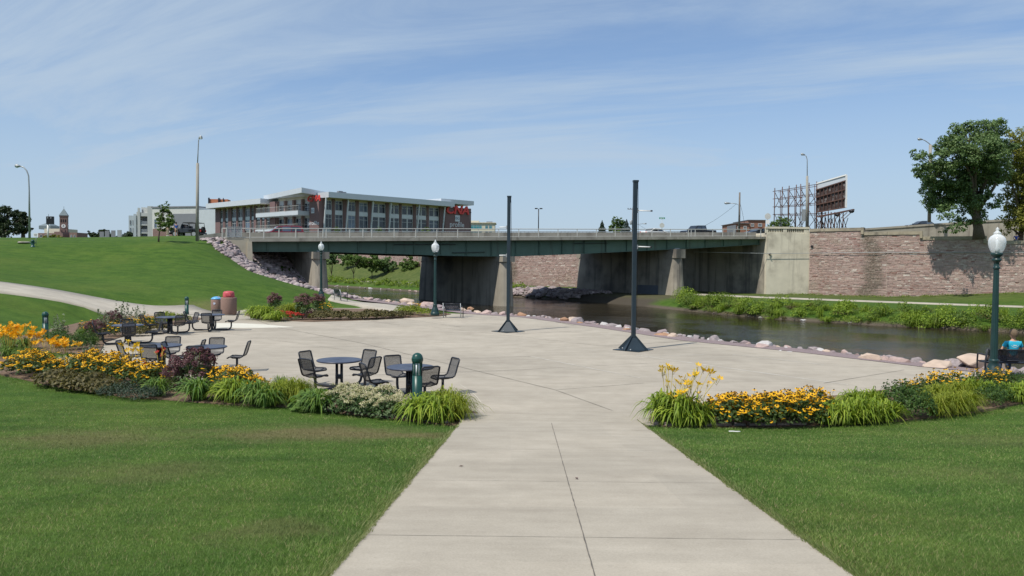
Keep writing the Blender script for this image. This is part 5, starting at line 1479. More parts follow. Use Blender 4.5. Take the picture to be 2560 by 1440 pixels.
for px in (2041,2052,2062,2070,2077,2086,2098,2107):
    o = (px-2041)*-.06
    b = MB(); b.tube([bbp(px,592,o), bbp(px+1,530,o)], .10, 5); b.build('post', M['rust'], bbx)
    b = MB(); b.beam(bbp(px,585,o), bbp(px+13,545,o+2.5), .09); b.build('brace', M['rust'], bbx)
    b = MB(); b.beam(bbp(px+14,588,o+2), bbp(px+2,548,o), .09); b.build('brace', M['rust'], bbx)
def panel(y0, y1, z0, z1, mat_, nm, o=0.0, th=.18):
    p = [bbp(2041,y0[0],o), bbp(2114,y0[1],o-4.4), bbp(2114,y1[1],o-4.4), bbp(2041,y1[0],o)]
    b = MB(); b.extr(p, (0.05,th,0)); return b.build(nm, mat_, bbx)
pnl = panel((531,518),(474,450), 0, 0, M['rust_panel'], 'panel', .1)
panel((474,450),(459,437.5), 0, 0, M['white_metal'], 'top_panel', .1)
for f0 in (.0,.33,.66,.98):
    ya, yb = 531+(474-531)*f0, 518+(450-518)*f0
    b = MB(); b.beam(bbp(2040,ya,-.1), bbp(2115,yb,-4.5), .2); b.build('rail_bar', M['rust'], pnl)
for i in range(9):
    f = i/8; px = 2041+73*f; o = -.12-4.4*f
    b = MB(); b.beam(bbp(px,531-13*f,o), bbp(px,474-24*f,o), .12); b.build('rib', M['rust'], pnl)
b = MB(); b.beam(bbp(2114.8,519,-4.5), bbp(2116,437,-4.5), .3); b.beam(bbp(2041,459,.1), bbp(2116,437,-4.5), .22); b.build('edge_trim', M['white'], bbx)
b = MB(); b.beam(bbp(2045,542,-.8), bbp(2135,524,-5.6), .5,.25); wk = b.build('catwalk', M['rust'], bbx)
for px, py, o in ((2094,538,-4),(2129,529,-5.6)): b = MB(); q = bbp(px,py,o); b.lathe([(.2,-.25),(.45,-.1),(.5,.15),(.2,.3)], 9, tuple(q)); b.build('flood_lamp', M['black'], wk)
for px in (2098,2110,2120): b = MB(); b.beam(bbp(px-8,546,-4.2), bbp(px+8,531,-5.4), .09); b.build('brace', M['rust'], wk)
b = MB(); b.box(tuple(bbp(2012,538,-.5)), (1.1,.5,2.2)); b.build('service_box', M['galv'], bbx)
# ================================================================== MASTS, LAMPS, BOLLARDS
def mast(label, px, py, sgn, rods, rz):
    base = G(px, py, 0); t = thing('banner_mast', label, 'mast', tuple(base), rz, 'square masts on the plaza')
    d = base.y; hgt = 6.35
    b = MB(); b.box((0,0,hgt/2+.02), (.155,.155,hgt)); b.build('pole', M['mast'], t, bevel=.012)
    b = MB(); b.box((.01,0,hgt+.03), (.20,.18,.07)); b.box((.085,0,hgt-.12), (.03,.1,.26)); b.build('cap', M['mast'], t)
    b = MB(); b.box((0,0,.014), (1.12,1.12,.024), pi/4); b.build('base_plate', M['mast'], t)
    for k in range(4):
        a = k*pi/2+pi/4; u = Vector((cos(a), sin(a), 0)); n = Vector((-u.y, u.x, 0))
        b = MB(); b.extr([u*.10+Vector((0,0,.027)), u*.66+Vector((0,0,.027)), u*.62+Vector((0,0,.07)), u*.10+Vector((0,0,.56))], n*.016); b.build('fin', M['mast'], t)
        for w_ in (.40,): b = MB(); b.lathe([(.03,0),(.03,.03),(.018,.05)], 6, tuple(u*w_+n*.12+Vector((0,0,.027)))); b.build('bolt', M['galv'], t)
    # plates between the fins close the foot into a pyramid
    b = MB()
    for k in range(4):
        a0, a1 = k*pi/2+pi/4, (k+1)*pi/2+pi/4
        u0, u1 = Vector((cos(a0), sin(a0), 0)), Vector((cos(a1), sin(a1), 0))
        q = [u0*.52+Vector((0,0,.03)), u1*.52+Vector((0,0,.03)), u1*.105+Vector((0,0,.47)), u0*.105+Vector((0,0,.47))]
        b.add(q, [(0,1,2,3)])
    b.build('pyramid_foot', M['mast'], t)
    for h in rods:
        b = MB(); b.tube([(sgn*.08,0,h),(sgn*(.08+(.52 if sgn > 0 else .36)),-.04,h-.01)], .022, 7); rr = b.build('bracket_rod', M['white'], t)
        b = MB(); b.box((sgn*.09,0,h-.01), (.05,.12,.16)); b.build('clamp', M['galv'], rr)
        if sgn > 0: b = MB(); b.tube([(.59,-.04,h-.01),(.66,-.045,h-.01)], .03, 7); b.build('rod_tip', M['black'], rr)
    b = MB(); b.tube([(.10,-.02,6.2),(.13,-.02,4.8),(.11,-.02,1.1)], .008, 4); b.build('halyard', M['black'], t)
    return t
mast('slim blue black square mast on a pyramid foot, farther and shorter looking of the two', 1270, 829, -1, (4.95,3.62), radians(-4))
mast('slim blue black square mast on a pyramid foot, nearer one standing taller in view', 1583, 875, 1, (5.28,3.92), radians(6))
# park lamps
lamp_proto = None
def park_lamp(label, loc, s):
    global lamp_proto
    g = 'globe lamps of the park'
    if lamp_proto: return dup(lamp_proto, loc, random.uniform(0, 1), label, g, s)
    t = thing('park_lamp', label, 'street lamp', loc, 0, g)
    b = MB(); b.lathe([(.26,-.05),(.26,.10),(.24,.13),(.22,.15),(.215,.24),(.20,.30),(.15,.42),(.115,.52),(.13,.55),(.13,.59),(.10,.62)], 16); b.build('base', M['lamp_green'], t)
    b = MB(); b.lathe([(.098,.60),(.092,1.2),(.082,2.2),(.070,3.18)], 24, flute=.09, smooth=False); b.build('pole', M['lamp_green'], t)
    b = MB(); b.lathe([(.068,3.17),(.09,3.19),(.09,3.23),(.07,3.25),(.07,3.36),(.10,3.40),(.125,3.42),(.125,3.46),(.08,3.49),(.09,3.52),(.15,3.58),(.155,3.64),(.02,3.645)], 18); b.build('collar', M['lamp_green'], t)
    b = MB(); b.lathe([(.125,3.63),(.165,3.70),(.205,3.80),(.225,3.90),(.222,3.99),(.20,4.06),(.16,4.11),(.115,4.14),(.095,4.155),(.09,4.18),(.105,4.20),(.075,4.225),(.045,4.25),(.038,4.28),(.048,4.30),(.03,4.335),(.004,4.37)], 24); gl = b.build('globe', M['globe'], t)
    b = MB(); b.lathe([(.05,3.645),(.05,3.78),(.035,3.80),(.04,3.98),(.02,4.02)], 10); b.build('bulb', M['lens'], gl)
    lamp_proto = t
    return t
q = G(2483, 951, 0.03); park_lamp('green globe lamp post by the bench, tallest and nearest of the park lamps', tuple(q), (.92,.92,1.045))
q = P(1087.5, 787, 45.3); q.z = max(.03, q.z); park_lamp('green globe lamp post at the end of the middle flower bed by the river', tuple(q), 1.0)
q = P(803, 741.5, 61.5); park_lamp('green globe lamp post on the grass beside the left bridge pier', tuple(q), 1.0)
# bollards
bol = None
def bollard(label, loc):
    global bol
    g = 'green bollard lights'
    if bol: return dup(bol, loc, .3, label, g)
    t = thing('bollard_light', label, 'bollard light', loc, 0, g)
    b = MB(); b.lathe([(.125,-.05),(.125,.14),(.118,.16),(.124,.18),(.124,.20),(.11,.22),(.108,.62)], 20); b.lathe([(.108,.89),(.112,.90),(.12,.92),(.125,.94),(.125,.96)], 20); b.build('body', M['bollard_green'], t)
    b = MB(); b.lathe([(.085,.61),(.085,.90)], 16); b.build('light_core', M['lens'], t)
    for k in range(9): b = MB(); a = k*2*pi/9; b.box((.098*cos(a), .098*sin(a), .755), (.022,.024,.275), a); b.build('slat', M['bollard_green'], t)
    b = MB(); b.lathe([(.127,.955),(.128,.97),(.118,1.0),(.105,1.04),(.08,1.07),(.045,1.09),(.004,1.10)], 20); b.build('dome', M['bollard_green'], t)
    bol = t
    return t
bollard('green bollard light beside the front right table, nearest of the three', tuple(G(1043, 1011, .03))).scale = (1.06,1.06,1.08)
bollard('green bollard light rising out of the orange daylilies at the left', tuple(G(114, 846, .03)))
bollard('green bollard light by the yellow green ground cover, near the litter bins', tuple(G(467, 788, .03)))
# ================================================================== PICNIC TABLES WITH FOUR FIXED SEATS
def seat_parts():
    """Seat shell and its frame, seat centre at radius .86 along +x, facing the table (-x)."""
    R0, W = .66, .44
    prof = [(R0-.01,.425),(R0+.02,.45),(R0+.12,.452),(R0+.26,.44),(R0+.36,.44),(R0+.42,.48),(R0+.455,.56),(R0+.49,.68),(R0+.53,.80),(R0+.55,.865)]
    sh = MB(); n = len(prof); cols = 7
    vs = [(x + .02*(1-(2*j/(cols-1)-1)**2)*(1 if i > 4 else 0), (j/(cols-1)-.5)*W, z - .012*(1-(2*j/(cols-1)-1)**2)*(1 if i < 5 else 0)) for i, (x, z) in enumerate(prof) for j in range(cols)]
    sh.add(vs, [(i*cols+j, i*cols+j+1, (i+1)*cols+j+1, (i+1)*cols+j) for i in range(n-1) for j in range(cols-1)], True)
    fr = MB(); h = W/2
    side = lambda s: [(x, s*h, z) for x, z in prof]
    def rc(s): return [(prof[-1][0], s*(h-.05), prof[-1][1]+.02)]
    loop = [(prof[0][0]-.03, -h+.05, prof[0][1]-.015)] + side(-1) + rc(-1) + rc(1) + side(1)[::-1] + [(prof[0][0]-.03, h-.05, prof[0][1]-.015), (prof[0][0]-.03, -h+.05, prof[0][1]-.015)]
    fr.tube(loop, .021, 7)
    fr.tube([(R0+.06,-h+.02,.44),(R0+.10,-.1,.40),(R0+.20,-.02,.385),(R0+.20,.02,.385),(R0+.10,.1,.40),(R0+.06,h-.02,.44)], .014, 6)
    fr.tube([(R0+.34,-h+.02,.43),(R0+.30,-.1,.40),(R0+.20,-.02,.385),(R0+.20,.02,.385),(R0+.30,.1,.40),(R0+.34,h-.02,.43)], .014, 6)
    return sh.me('seat', M['mesh']), fr.me('seat_frame', M['steel_dark'])
seat_me, seatfr_me = seat_parts()
def table_proto():
    t = thing('picnic_table', 'x', 'picnic table', (0,0,0), 0, 'round tables with four fixed seats')
    b = MB(); b.lathe([(.001,.70),(.52,.70),(.555,.705),(.575,.72),(.575,.737),(.56,.748),(.53,.752),(.05,.746),(.045,.742),(.001,.742)], 40)
    b.build('tabletop', M['table_top'], t)
    b = MB(); b.lathe([(.10,.26),(.10,.36)], 14); b.build('hub', M['steel_dark'], t)
    b = MB(); b.lathe([(.09,.67),(.30,.685),(.30,.699)], 16); b.build('top_bracket', M['steel_dark'], t)
    arm = MB(); arm.tube([(.085,0,.69),(.085,0,.22),(.10,0,.10),(.17,0,.045),(.26,0,.038),(.66,0,.038),(.76,0,.05),(.83,0,.11),(.86,0,.20),(.86,0,.39)], .034, 9)
    am = arm.me('leg', M['steel_dark'])
    for k in range(4):
        a = k*pi/2
        o = link('leg', am, t); o.rotation_euler = (0,0,a)
        s = link('seat', seat_me, t); s.rotation_euler = (0,0,a)
        link('seat_frame', seatfr_me, s)
    return t
tp = table_proto()
tables = [((848,971),60,'round navy picnic table at the front, left of the nearest bollard light'),
          ((1026,993),30,'round navy picnic table right beside the nearest bollard light'),
          ((404,925),8,'round navy picnic table behind the black eyed susans at the left front'),
          ((517,929),7,'round navy picnic table half hidden behind the purple stonecrop clump'),
          ((320,860),28,'round navy picnic table at the far left edge of the plaza by the shrubs'),
          ((425,834),45,'round navy picnic table in front of the yellow green ground cover'),
          ((530,826),10,'round navy picnic table nearest the litter bins')]
for i, ((px, py), a, lab) in enumerate(tables):
    q = G(px, py, 0.004)
    if i == 0: tp.location = q; tp.rotation_euler = (0,0,radians(a)); tp['label'] = lab
    else: dup(tp, q, radians(a), lab)
# ================================================================== LITTER BINS
base = G(572, 787, .0); t = thing('litter_bin', 'brown pebble concrete litter bin with a faded red dome lid', 'litter bin', tuple(base), 0, 'brown concrete bins')
s_ = base.y/F
R = 19.2*s_; hb = 44*s_
b = MB(); b.lathe([(R*.93,0),(R*.96,.04),(R,.08),(R,hb-.06),(R*.98,hb-.01),(R*.93,hb)], 28); b.build('body', M['agg'], t)
b = MB(); r = R*.74; b.lathe([(r,hb),(r*1.0,hb+.05),(r*.95,hb+.26),(r*.9,hb+.30),(r*.75,hb+.35),(r*.35,hb+.375),(.002,hb+.38)], 28); ld = b.build('lid', M['red_lid'], t)
b = MB(); b.box((0.25*r,-r*.93,hb+.17), (r*.9,.10,.12)); b.build('flap', M['red_lid'], ld)
base = G(541.5, 781, .0); t = thing('recycling_bin', 'brown pebble concrete recycling bin with a sky blue lid and white symbol', 'recycling bin', tuple(base), 0, 'brown concrete bins')
R = 13.5*base.y/F; hb = 33*base.y/F
b = MB(); b.lathe([(R*.95,0),(R,.06),(R,hb-.05),(R*.96,hb)], 26); bd = b.build('body', M['agg'], t)
b = MB(); b.lathe([(R*1.0,hb+.001),(R*.98,hb+.05),(R*.6,hb+.14),(R*.2,hb+.17),(.002,hb+.175)], 26); ld = b.build('lid', M['blue_lid'], t)
def recycle_mark(parent, c, n, up, r):
    n, up = Vector(n).normalized(), Vector(up).normalized(); u = up.cross(n); c = Vector(c)
    b = MB(); k = 18
    b.add([c+n*.004+(u*cos(2*pi*i/k)+up*sin(2*pi*i/k))*r for i in range(k)], [tuple(range(k))]); o = b.build('white_disc', M['white'], parent)
    b = MB()
    for j in range(3):          # three chasing arrows
        a0 = j*2*pi/3+.35; pts = [(a0+i*.30) for i in range(5)]
        vs = []
        for a in pts:
            for q in (.50, .78): vs.append(c+n*.009+(u*cos(a)+up*sin(a))*r*q)
        b.add(vs, [(2*i,2*i+1,2*i+3,2*i+2) for i in range(4)])
        a = pts[-1]; b.add([c+n*.009+(u*cos(a)+up*sin(a))*r*.40, c+n*.009+(u*cos(a)+up*sin(a))*r*.88, c+n*.009+(u*cos(a+.42)+up*sin(a+.42))*r*.64], [(0,1,2)])
    b.build('recycling_symbol', M['blue'], o)
an = radians(-92); recycle_mark(bd, (R*1.01*cos(an), R*1.01*sin(an), hb*.70), (cos(an), sin(an), 0), (0,0,1), .075)
recycle_mark(ld, (R*.55,-R*.42,hb+.115), (.45,-.5,.75), (-.2,.2,1), .09)
# ================================================================== BENCHES
M['bench'] = seethrough('perforated bench strap', (.020,.030,.048), .28)
def bench(label, loc, rz, L=1.8):
    """Back towards -y, the sitter faces +y."""
    t = thing('bench', label, 'bench', loc, rz, 'metal benches facing the river')
    b = MB(); b.extr([(-L/2+.05,.0,.44),(-L/2+.05,.40,.45),(-L/2+.05,.44,.42),(-L/2+.05,.44,.40),(-L/2+.05,.0,.42)], (L-.1,0,0)); b.build('seat', M['bench'], t)
    b = MB(); b.extr([(-L/2+.05,-.04,.50),(-L/2+.05,-.02,.50),(-L/2+.05,-.13,.83),(-L/2+.05,-.15,.83)], (L-.1,0,0)); b.build('backrest', M['bench'], t)
    b = MB()
    for z, y in ((.50,-.035),(.83,-.145)): b.tube([(-L/2+.02,y,z),(L/2-.02,y,z)], .022, 7)
    for z, y in ((.43,.01),(.43,.44)): b.tube([(-L/2+.02,y,z),(L/2-.02,y,z)], .022, 7)
    b.build('frame', M['steel_dark'], t)
    for sx in (-1,1):
        x = sx*(L/2-.0)
        b = MB(); b.tube([(x,-.06,0),(x,-.05,.42),(x,-.15,.85)], .028, 7); b.build('leg', M['galv'] if L < 1.7 else M['steel_dark'], t)
        b = MB(); b.tube([(x,.42,0),(x,.44,.43),(x,.42,.64),(x,.30,.66),(x,-.10,.66)], .025, 7); b.build('armrest', M['steel_dark'], t)
    return t
RB = G(2539, 955, 0.0); RB = Vector((RB.x, 22.9, 0.012)); RB.x = P(2540, 900, 22.9).x
bench('dark blue metal bench behind the right lamp post with a woman sitting on it', tuple(RB), radians(-6), 1.75)
q = P(1131, 791, 45.5); q.z = .02; bench('grey legged metal bench on the gravel by the middle of the river edge', tuple(q), radians(-12), 1.05)
q = P(846, 744, 59); q.z = H(q.x, q.y)+.13; bench('dark metal bench seen end on beside the left bridge pier', tuple(q), radians(-58), 1.5)
# ================================================================== ROCKS
ROCKM = [surf('pink quartzite', (.43,.32,.29), .9, .2, 3, .3, 9, isl=.15), surf('grey purple rock', (.31,.265,.265), .9, .25, 3, .3, 9, isl=.15),
         surf('tan boulder', (.50,.39,.31), .9, .18, 1.6, .3, 7), surf('orange brown rock', (.36,.21,.13), .9, .25, 2, .3, 8), surf('pale grey rock', (.47,.45,.44), .9, .15, 3, .3, 9)]
M['rip'] = surf('purple riprap', (.33,.265,.27), .9, .25, 3, .3, 9, isl=.35); ROCKM.append(M['rip'])
ROCKM.append(surf('pale riprap', (.45,.38,.37), .9, .2, 3, .3, 9, isl=.3))
def rock_mesh(seed, n=16, flat=.7):
    r = random.Random(seed); bm = bmesh.new()
    for _ in range(n):
        v = Vector((r.gauss(0,1), r.gauss(0,1), r.gauss(0,1))).normalized(); k = r.uniform(.82, 1.08)
        bm.verts.new((v.x*k*1.15, v.y*k*.9, v.z*k*flat))
    res = bmesh.ops.convex_hull(bm, input=bm.verts)
    bmesh.ops.delete(bm, geom=[e for e in res['geom_interior'] if isinstance(e, bmesh.types.BMVert)], context='VERTS')
    bmesh.ops.bevel(bm, geom=list(bm.edges), offset=.035, segments=1, affect='EDGES')
    bmesh.ops.recalc_face_normals(bm, faces=bm.faces)
    me = bpy.data.meshes.new('rock'); bm.to_mesh(me); bm.free()
    return me
ROCKS = []
for i in range(10): ROCKS.append(rock_mesh(100+i, 15+i % 5, (.6,.75,.85)[i % 3]))
def rock_at(p, s, mi, i, label, group, rz=None, sc=(1,1,1)):
    key = (i % 10, mi)
    if key not in rock_at.c:
        m = ROCKS[key[0]].copy(); m.materials.clear(); m.materials.append(ROCKM[mi]); rock_at.c[key] = m
    o = link('boulder', rock_at.c[key])
    o.location = p; o.rotation_euler = (random.uniform(-.25,.25), random.uniform(-.25,.25), random.uniform(0,6.3) if rz is None else rz); o.scale = (s*sc[0], s*sc[1], s*sc[2])
    return tag(o, label, 'rock', group)
rock_at.c = {}
big = [(2452,918,34,2,1,'huge tan boulder behind the right lamp post, largest on the river edge',(1.5,1,.95)),(2391,915,20,1,3,'steep grey pink boulder left of the huge tan one',(.8,1,1.25)),
       (2345,920,25,2,5,'broad tan boulder third left of the right lamp post',(1.2,1,.7)),(2178,900,21,2,4,'flat topped tan boulder standing alone on the right river edge',(1.1,1,.75)),
       (2209,902,12,0,7,'small leaning pink rock right of the flat topped tan boulder',(.8,1,1.2)),(2246,906,17,0,2,'low pink boulder between the flat topped one and the broad tan one',(1.3,1,.7)),
       (2318,915,13,1,6,'low grey rock in front of the broad tan boulder',(1.5,1,.5)),(1906,870,14,0,8,'lone square pink boulder on the right half of the river edge',(1.1,1,.95)),
       (1950,880,5,4,1,'small white stone right of the lone square pink boulder',(1,1,1.1)),(1971,882,7,4,3,'pale grey stone right of the small white stone',(1.2,1,.8)),
       (1681,843,11,2,9,'pale tan pointed rock just right of the nearer mast',(1,1,1)),(1655,840,12,3,0,'orange topped rock left of the pale pointed one by the nearer mast',(1.3,1,.7)),
       (1305,790,10,3,2,'orange brown boulder at the water just right of the farther mast',(1.1,1,.8)),(1432,803,14,2,1,'long pale slab of rock on the river edge between the masts',(1.4,1,.6)),
       (1409,803,9,3,5,'rusty brown rock left of the long pale slab',(1,1,1)),(1450,809,7,3,6,'small orange rock at the right end of the long pale slab',(1,1,.9)),
       (1019,759,14,2,7,'blocky pink tan boulder left of the middle globe lamp',(1.2,1,.9)),(1070,766,14,0,9,'pointed pink boulder directly behind the middle globe lamp',(1.2,1,1)),(1041,765,9,0,4,'low pink boulder between the blocky and the pointed one',(1.4,1,.7)),
       (1178,774,8,3,8,'orange tipped rock right of the middle bench',(1,1,.8)),(1566,826,8,3,1,'orange brown rock left of the nearer mast shaft',(1.3,1,.7))]
for px, py, rp, mi, i, lab, sc in big:
    q = G(px, py, -.05); s = 1.38*rp*q.y/F
    q.z = .12*s-.06
    rock_at(q, s, mi, i, lab, None, sc=sc)
rr = random.Random(21)
zones = [(0,3,'rocks at the right end of the river edge','small quartzite rock lining the river edge near the right lamp post'),(3,5,'rocks along the right part of the river edge','small quartzite rock lining the gravel right of the nearer mast'),
         (5,7,'rocks along the middle of the river edge','small quartzite rock lining the gravel between the two masts'),(7,9,'rocks near the middle bench','small quartzite rock lining the gravel by the middle bench'),(9,12,'rocks near the left pier','small quartzite rock lining the gravel toward the left pier')]
cnt = 0
for i in range(len(go)-1):
    a, c = go[i], go[i+1]; L = (c-a).length
    grp = next(z for z in zones if z[0] <= i < z[1])
    u = (c-a)/L; nn = Vector((u.y, -u.x))
    s = 0
    while s < L:
        sz = rr.choice((.07,.09,.12,.15,.18,.22,.30))*rr.uniform(.85,1.2)
        if i >= 5: sz *= 1.3
        for row in range(2 if i >= 7 else 1):
            p = a+u*(s+rr.uniform(-.1,.1))+nn*(rr.uniform(-.15,.2)+row*.45)
            rock_at((p.x, p.y, -.03-.22*row), sz*rr.uniform(.8,1.15), rr.choice((0,0,1,1,1,4,2,5,5)), rr.randrange(10), grp[3], grp[2], sc=(1.1,1,.9)); cnt += 1
        s += sz*rr.uniform(1.9, 2.7)
# riprap: broken stone cover on the bank by the left abutment and under the bridge
def riprap(name, polys, n, smin, smax, seed, col=(0,1)):
    r = np.random.default_rng(seed); V, Fc, MI = [], [], []; off = 0
    protos = []
    for m in ROCKS[:6]:
        bm = bmesh.new(); bm.from_mesh(m); bmesh.ops.triangulate(bm, faces=bm.faces); bm.verts.ensure_lookup_table()
        protos.append((np.array([v.co[:] for v in bm.verts]), np.array([[v.index for v in f.verts] for f in bm.faces]))); bm.free()
    poly = np.array(polys); lo, hi = poly.min(0), poly.max(0); pts = []
    while len(pts) < n:
        q = lo+(hi-lo)*r.random((n,2)); pts += list(q[inside(q, poly)])
    pts = np.array(pts[:n]); z, _ = land(pts)
    for (x, y), h in zip(pts, z):
        v, f = protos[r.integers(6)]; s = r.uniform(smin, smax)*(1 if r.random() < .85 else 1.5)
        e = Matrix.Rotation(r.uniform(0,6.3),3,'Z') @ Matrix.Rotation(r.uniform(-.8,.8),3,'X')
        w = (v*s*np.array([1.15,.95,.85])) @ np.array(e).T + np.array([x, y, h+s*.25+r.uniform(-.05,.1)])
        V.append(w); Fc.append(f+off); off += len(v); MI.append(np.full(len(f), r.integers(len(col))))
    o = link(name, np_mesh(name, np.concatenate(V), np.concatenate(Fc), [ROCKM[c] for c in col], np.concatenate(MI)))
    tag(o, kind='stuff')
edge = [xy(503,603,79), xy(530,618,76.5), xy(562,643,74), xy(600,668,72.5), xy(640,690,71.5), xy(690,708,70.5), xy(740,723,69.5), xy(800,737,68), xy(830,743,66.5)]
RIP = edge + [(-12.5,70),(-16.5,79),(-24,91),(-36,108),(-41,106)] + [xy(626,640,81.5), xy(600,603,81), xy(560,600,80.5)]
riprap('riprap', RIP, 3600, .16, .34, 3, (5,5,6,1))
riprap('riprap_bank', [(8.5,108.5),(1.5,117.5),(-2,122),(2,125),(12,116),(14,109)], 700, .2, .45, 5, (5,1,6))
riprap('rubble_heap', [(-18,159),(-6,146),(-3,148),(-13,165)], 260, .3, .6, 6, (6,0,2))
# stones along the far water line and driftwood on the right bank
def shore_stones():
    r = random.Random(8); pts = [Vector(p) for p in RIGHT_W]; n = 0
    for a, c in zip(pts[:-1], pts[1:]):
        L = (c-a).length; u = (c-a)/L; up_s = a.y > 125
        near = (not up_s) and a.y < 95 and a.y > 42
        if not (up_s or near): continue
        s = 0
        while s < L:
            p = a+u*s+Vector((u.y,-u.x))*-1*r.uniform(-.2,.7)
            q = p if True else p
            sz = r.uniform(.18,.5) if up_s else r.uniform(.10,.26)
            rock_at((q.x, q.y, WATER_Z+.08), sz, r.choice((4,1,0,4)), r.randrange(10), 'pale rock at the far water line seen under the bridge' if up_s else 'small pale stone on the muddy far water line', 'rocks on the far water line upstream' if up_s else 'stones on the muddy far shore', sc=(1.3,1,.6))
            s += r.uniform(2.0, 3.6) if up_s else r.uniform(1.4, 3.6)
shore_stones()
M['drift'] = surf('bleached driftwood', (.40,.36,.31), .9, .25, 4)
for i, (px, py, L, a, lab) in enumerate(((2030,792,2.6,.1,'long bleached driftwood log on the far shore left of the reeds'),(2530,816,2.4,.5,'forked driftwood branch on the far shore by the right lamp post'),(2455,813,1.8,-.1,'pale driftwood log lying at the far water line just left of the lamp post'),(1905,778,1.0,.2,'short driftwood stick on the far shore below the bridge end'))):
    q = G(px, py, WATER_Z+.12); t = thing('driftwood', lab, 'driftwood', tuple(q), a)
    b = MB(); b.tube([(-L/2,0,0),(-L*.1,.08,.06),(L*.25,-.05,.10),(L/2,.05,.02)], [.10,.12,.09,.05], 7); b.build('log', M['drift'], t)
    b = MB(); b.tube([(-L*.1,.05,.08),(L*.1,.3,.30),(L*.3,.45,.34)], [.06,.045,.02], 6); b.build('branch', M['drift'], t)
# ================================================================== PLANTS
PM = {'lily': leaf('daylily blades', (.21,.31,.030), .4, (.36,.43,.055), .35), 'lily_dark': leaf('dark daylily blades', (.12,.225,.042), .4, (.22,.31,.06), .35),
      'lily_gold': leaf('golden grassy blades', (.24,.30,.030), .35, (.37,.39,.06), .35), 'susan': leaf('susan leaves', (.055,.10,.022), .4, (.10,.15,.035)),
      'stonecrop': leaf('stonecrop leaves', (.09,.155,.055), .35, (.13,.18,.08)), 'bronze': leaf('bronze green leaves', (.115,.105,.038), .45, (.22,.18,.075)),
      'bluegreen': leaf('blue green small leaves', (.045,.075,.045), .4, (.085,.115,.08)), 'shrub': leaf('shrub leaves', (.06,.125,.026), .45, (.115,.19,.04)),
      'silver': leaf('silvery leaves', (.17,.21,.13), .35, (.33,.37,.26)), 'lime': leaf('yellow green leaves', (.21,.28,.03), .35, (.33,.37,.05)),
      'burgundy': leaf('burgundy leaves', (.055,.022,.026), .4, (.10,.04,.04)), 'hosta': leaf('hosta leaves', (.12,.21,.04), .3, (.19,.29,.07))}
FM = {'susan_petal': leaf('gold petals', (.86,.46,.010), .22, (.90,.56,.02), .25), 'cone': surf('dark flower cone', (.035,.02,.014), .8, .2, 20), 'lily_yellow': leaf('yellow lily petals', (.85,.52,.012), .2, (.88,.62,.03), .3),
      'lily_orange': leaf('orange lily petals', (.88,.43,.010), .25, (.92,.56,.02), .3), 'lily_red': leaf('red lily petals', (.42,.03,.022), .3, (.52,.07,.04), .25), 'stalk': surf('flower stalk', (.13,.165,.05), .7, .2, 10),
      'purple_head': leaf('purple stonecrop heads', (.115,.048,.055), .45, (.185,.08,.085), .15), 'pale_head': leaf('pale stonecrop heads', (.50,.50,.27), .25, (.60,.50,.38), .2), 'mauve_head': leaf('dusty mauve heads', (.17,.085,.085), .4, (.26,.14,.13), .2),
      'red_head': leaf('scarlet flower heads', (.48,.035,.02), .35, (.60,.08,.04), .2), 'bud': surf('lily bud', (.42,.33,.06), .7, .2, 8)}
def blades(n, R, Hh, w, seed, base=.25, stiff=1.0):
    """Arching strap leaves of one clump."""
    r = np.random.default_rng(seed); k = 6
    a = r.random(n)*2*pi; out = R*(.25+.8*r.random(n)); hh = Hh*(.55+.5*r.random(n))*np.clip(1.15-.25*out/R, .6, 1.2)
    bx = base*R*r.normal(size=n)*.6; by = base*R*r.normal(size=n)*.6
    ww = w*r.uniform(.7, 1.2, n); drp = (.35+.7*r.random(n))*stiff
    V = np.zeros((n, k, 2, 3))
    for i in range(k):
        t = i/(k-1)
        d = out*t**1.1*(.70+.75*drp/stiff); z = hh*(2.0*t-1.42*t*t*(.82+.55*drp/stiff))
        z = np.maximum(z, .02)
        tw = ww*(.75, 1.0, 1.05, .95, .65, .05)[i]*.5
        x = bx+np.cos(a)*d; y = by+np.sin(a)*d
        V[:,i,0] = np.column_stack([x-np.sin(a)*tw, y+np.cos(a)*tw, z]); V[:,i,1] = np.column_stack([x+np.sin(a)*tw, y-np.cos(a)*tw, z+tw*.5])
    idx = np.arange(n*k*2).reshape(n, k, 2)
    f = np.stack([idx[:,:-1,0], idx[:,:-1,1], idx[:,1:,1], idx[:,1:,0]], -1).reshape(-1, 4)
    return V.reshape(-1, 3), f
def mound(n, R, Hh, size, seed, fill=.55, flat=1.0):
    r = np.random.default_rng(seed)
    a = r.random(n)*2*pi; q = np.sqrt(r.random(n)); rad = R*q*(1+.12*np.sin(a*5+seed))
    top = Hh*np.sqrt(np.clip(1-.75*q**3, .05, 1))*(1+.16*np.sin(rad*9/R+a*3))
    z = top*(1-fill*r.random(n)**1.6)
    c = np.column_stack([rad*np.cos(a), rad*np.sin(a), np.maximum(z, .03)])
    nr = np.column_stack([np.cos(a)*q*.9, np.sin(a)*q*.9, np.full(n, .75*flat)])+r.normal(size=(n,3))*.45
    nr /= np.linalg.norm(nr, axis=1, keepdims=True)
    v = leaf_quads(c, nr, size, r, .15)
    return v, np.arange(len(v)).reshape(-1, 4)
def petal_flower(name, n, r0, w, lift, cone, mats):
    b = MB()
    for i in range(n):
        a = 2*pi*i/n; u = Vector((cos(a), sin(a), 0)); v = Vector((-u.y, u.x, 0))
        b.add([u*.008, u*r0*.55+v*w/2+Vector((0,0,lift*.7)), u*r0+Vector((0,0,lift)), u*r0*.55-v*w/2+Vector((0,0,lift*.7))], [(0,3,2,1)])
    if cone: b.cur = 1; b.lathe([(.010,0),(.011,.010),(.007,.017),(.001,.020)], 7)
    return b.me(name, mats)
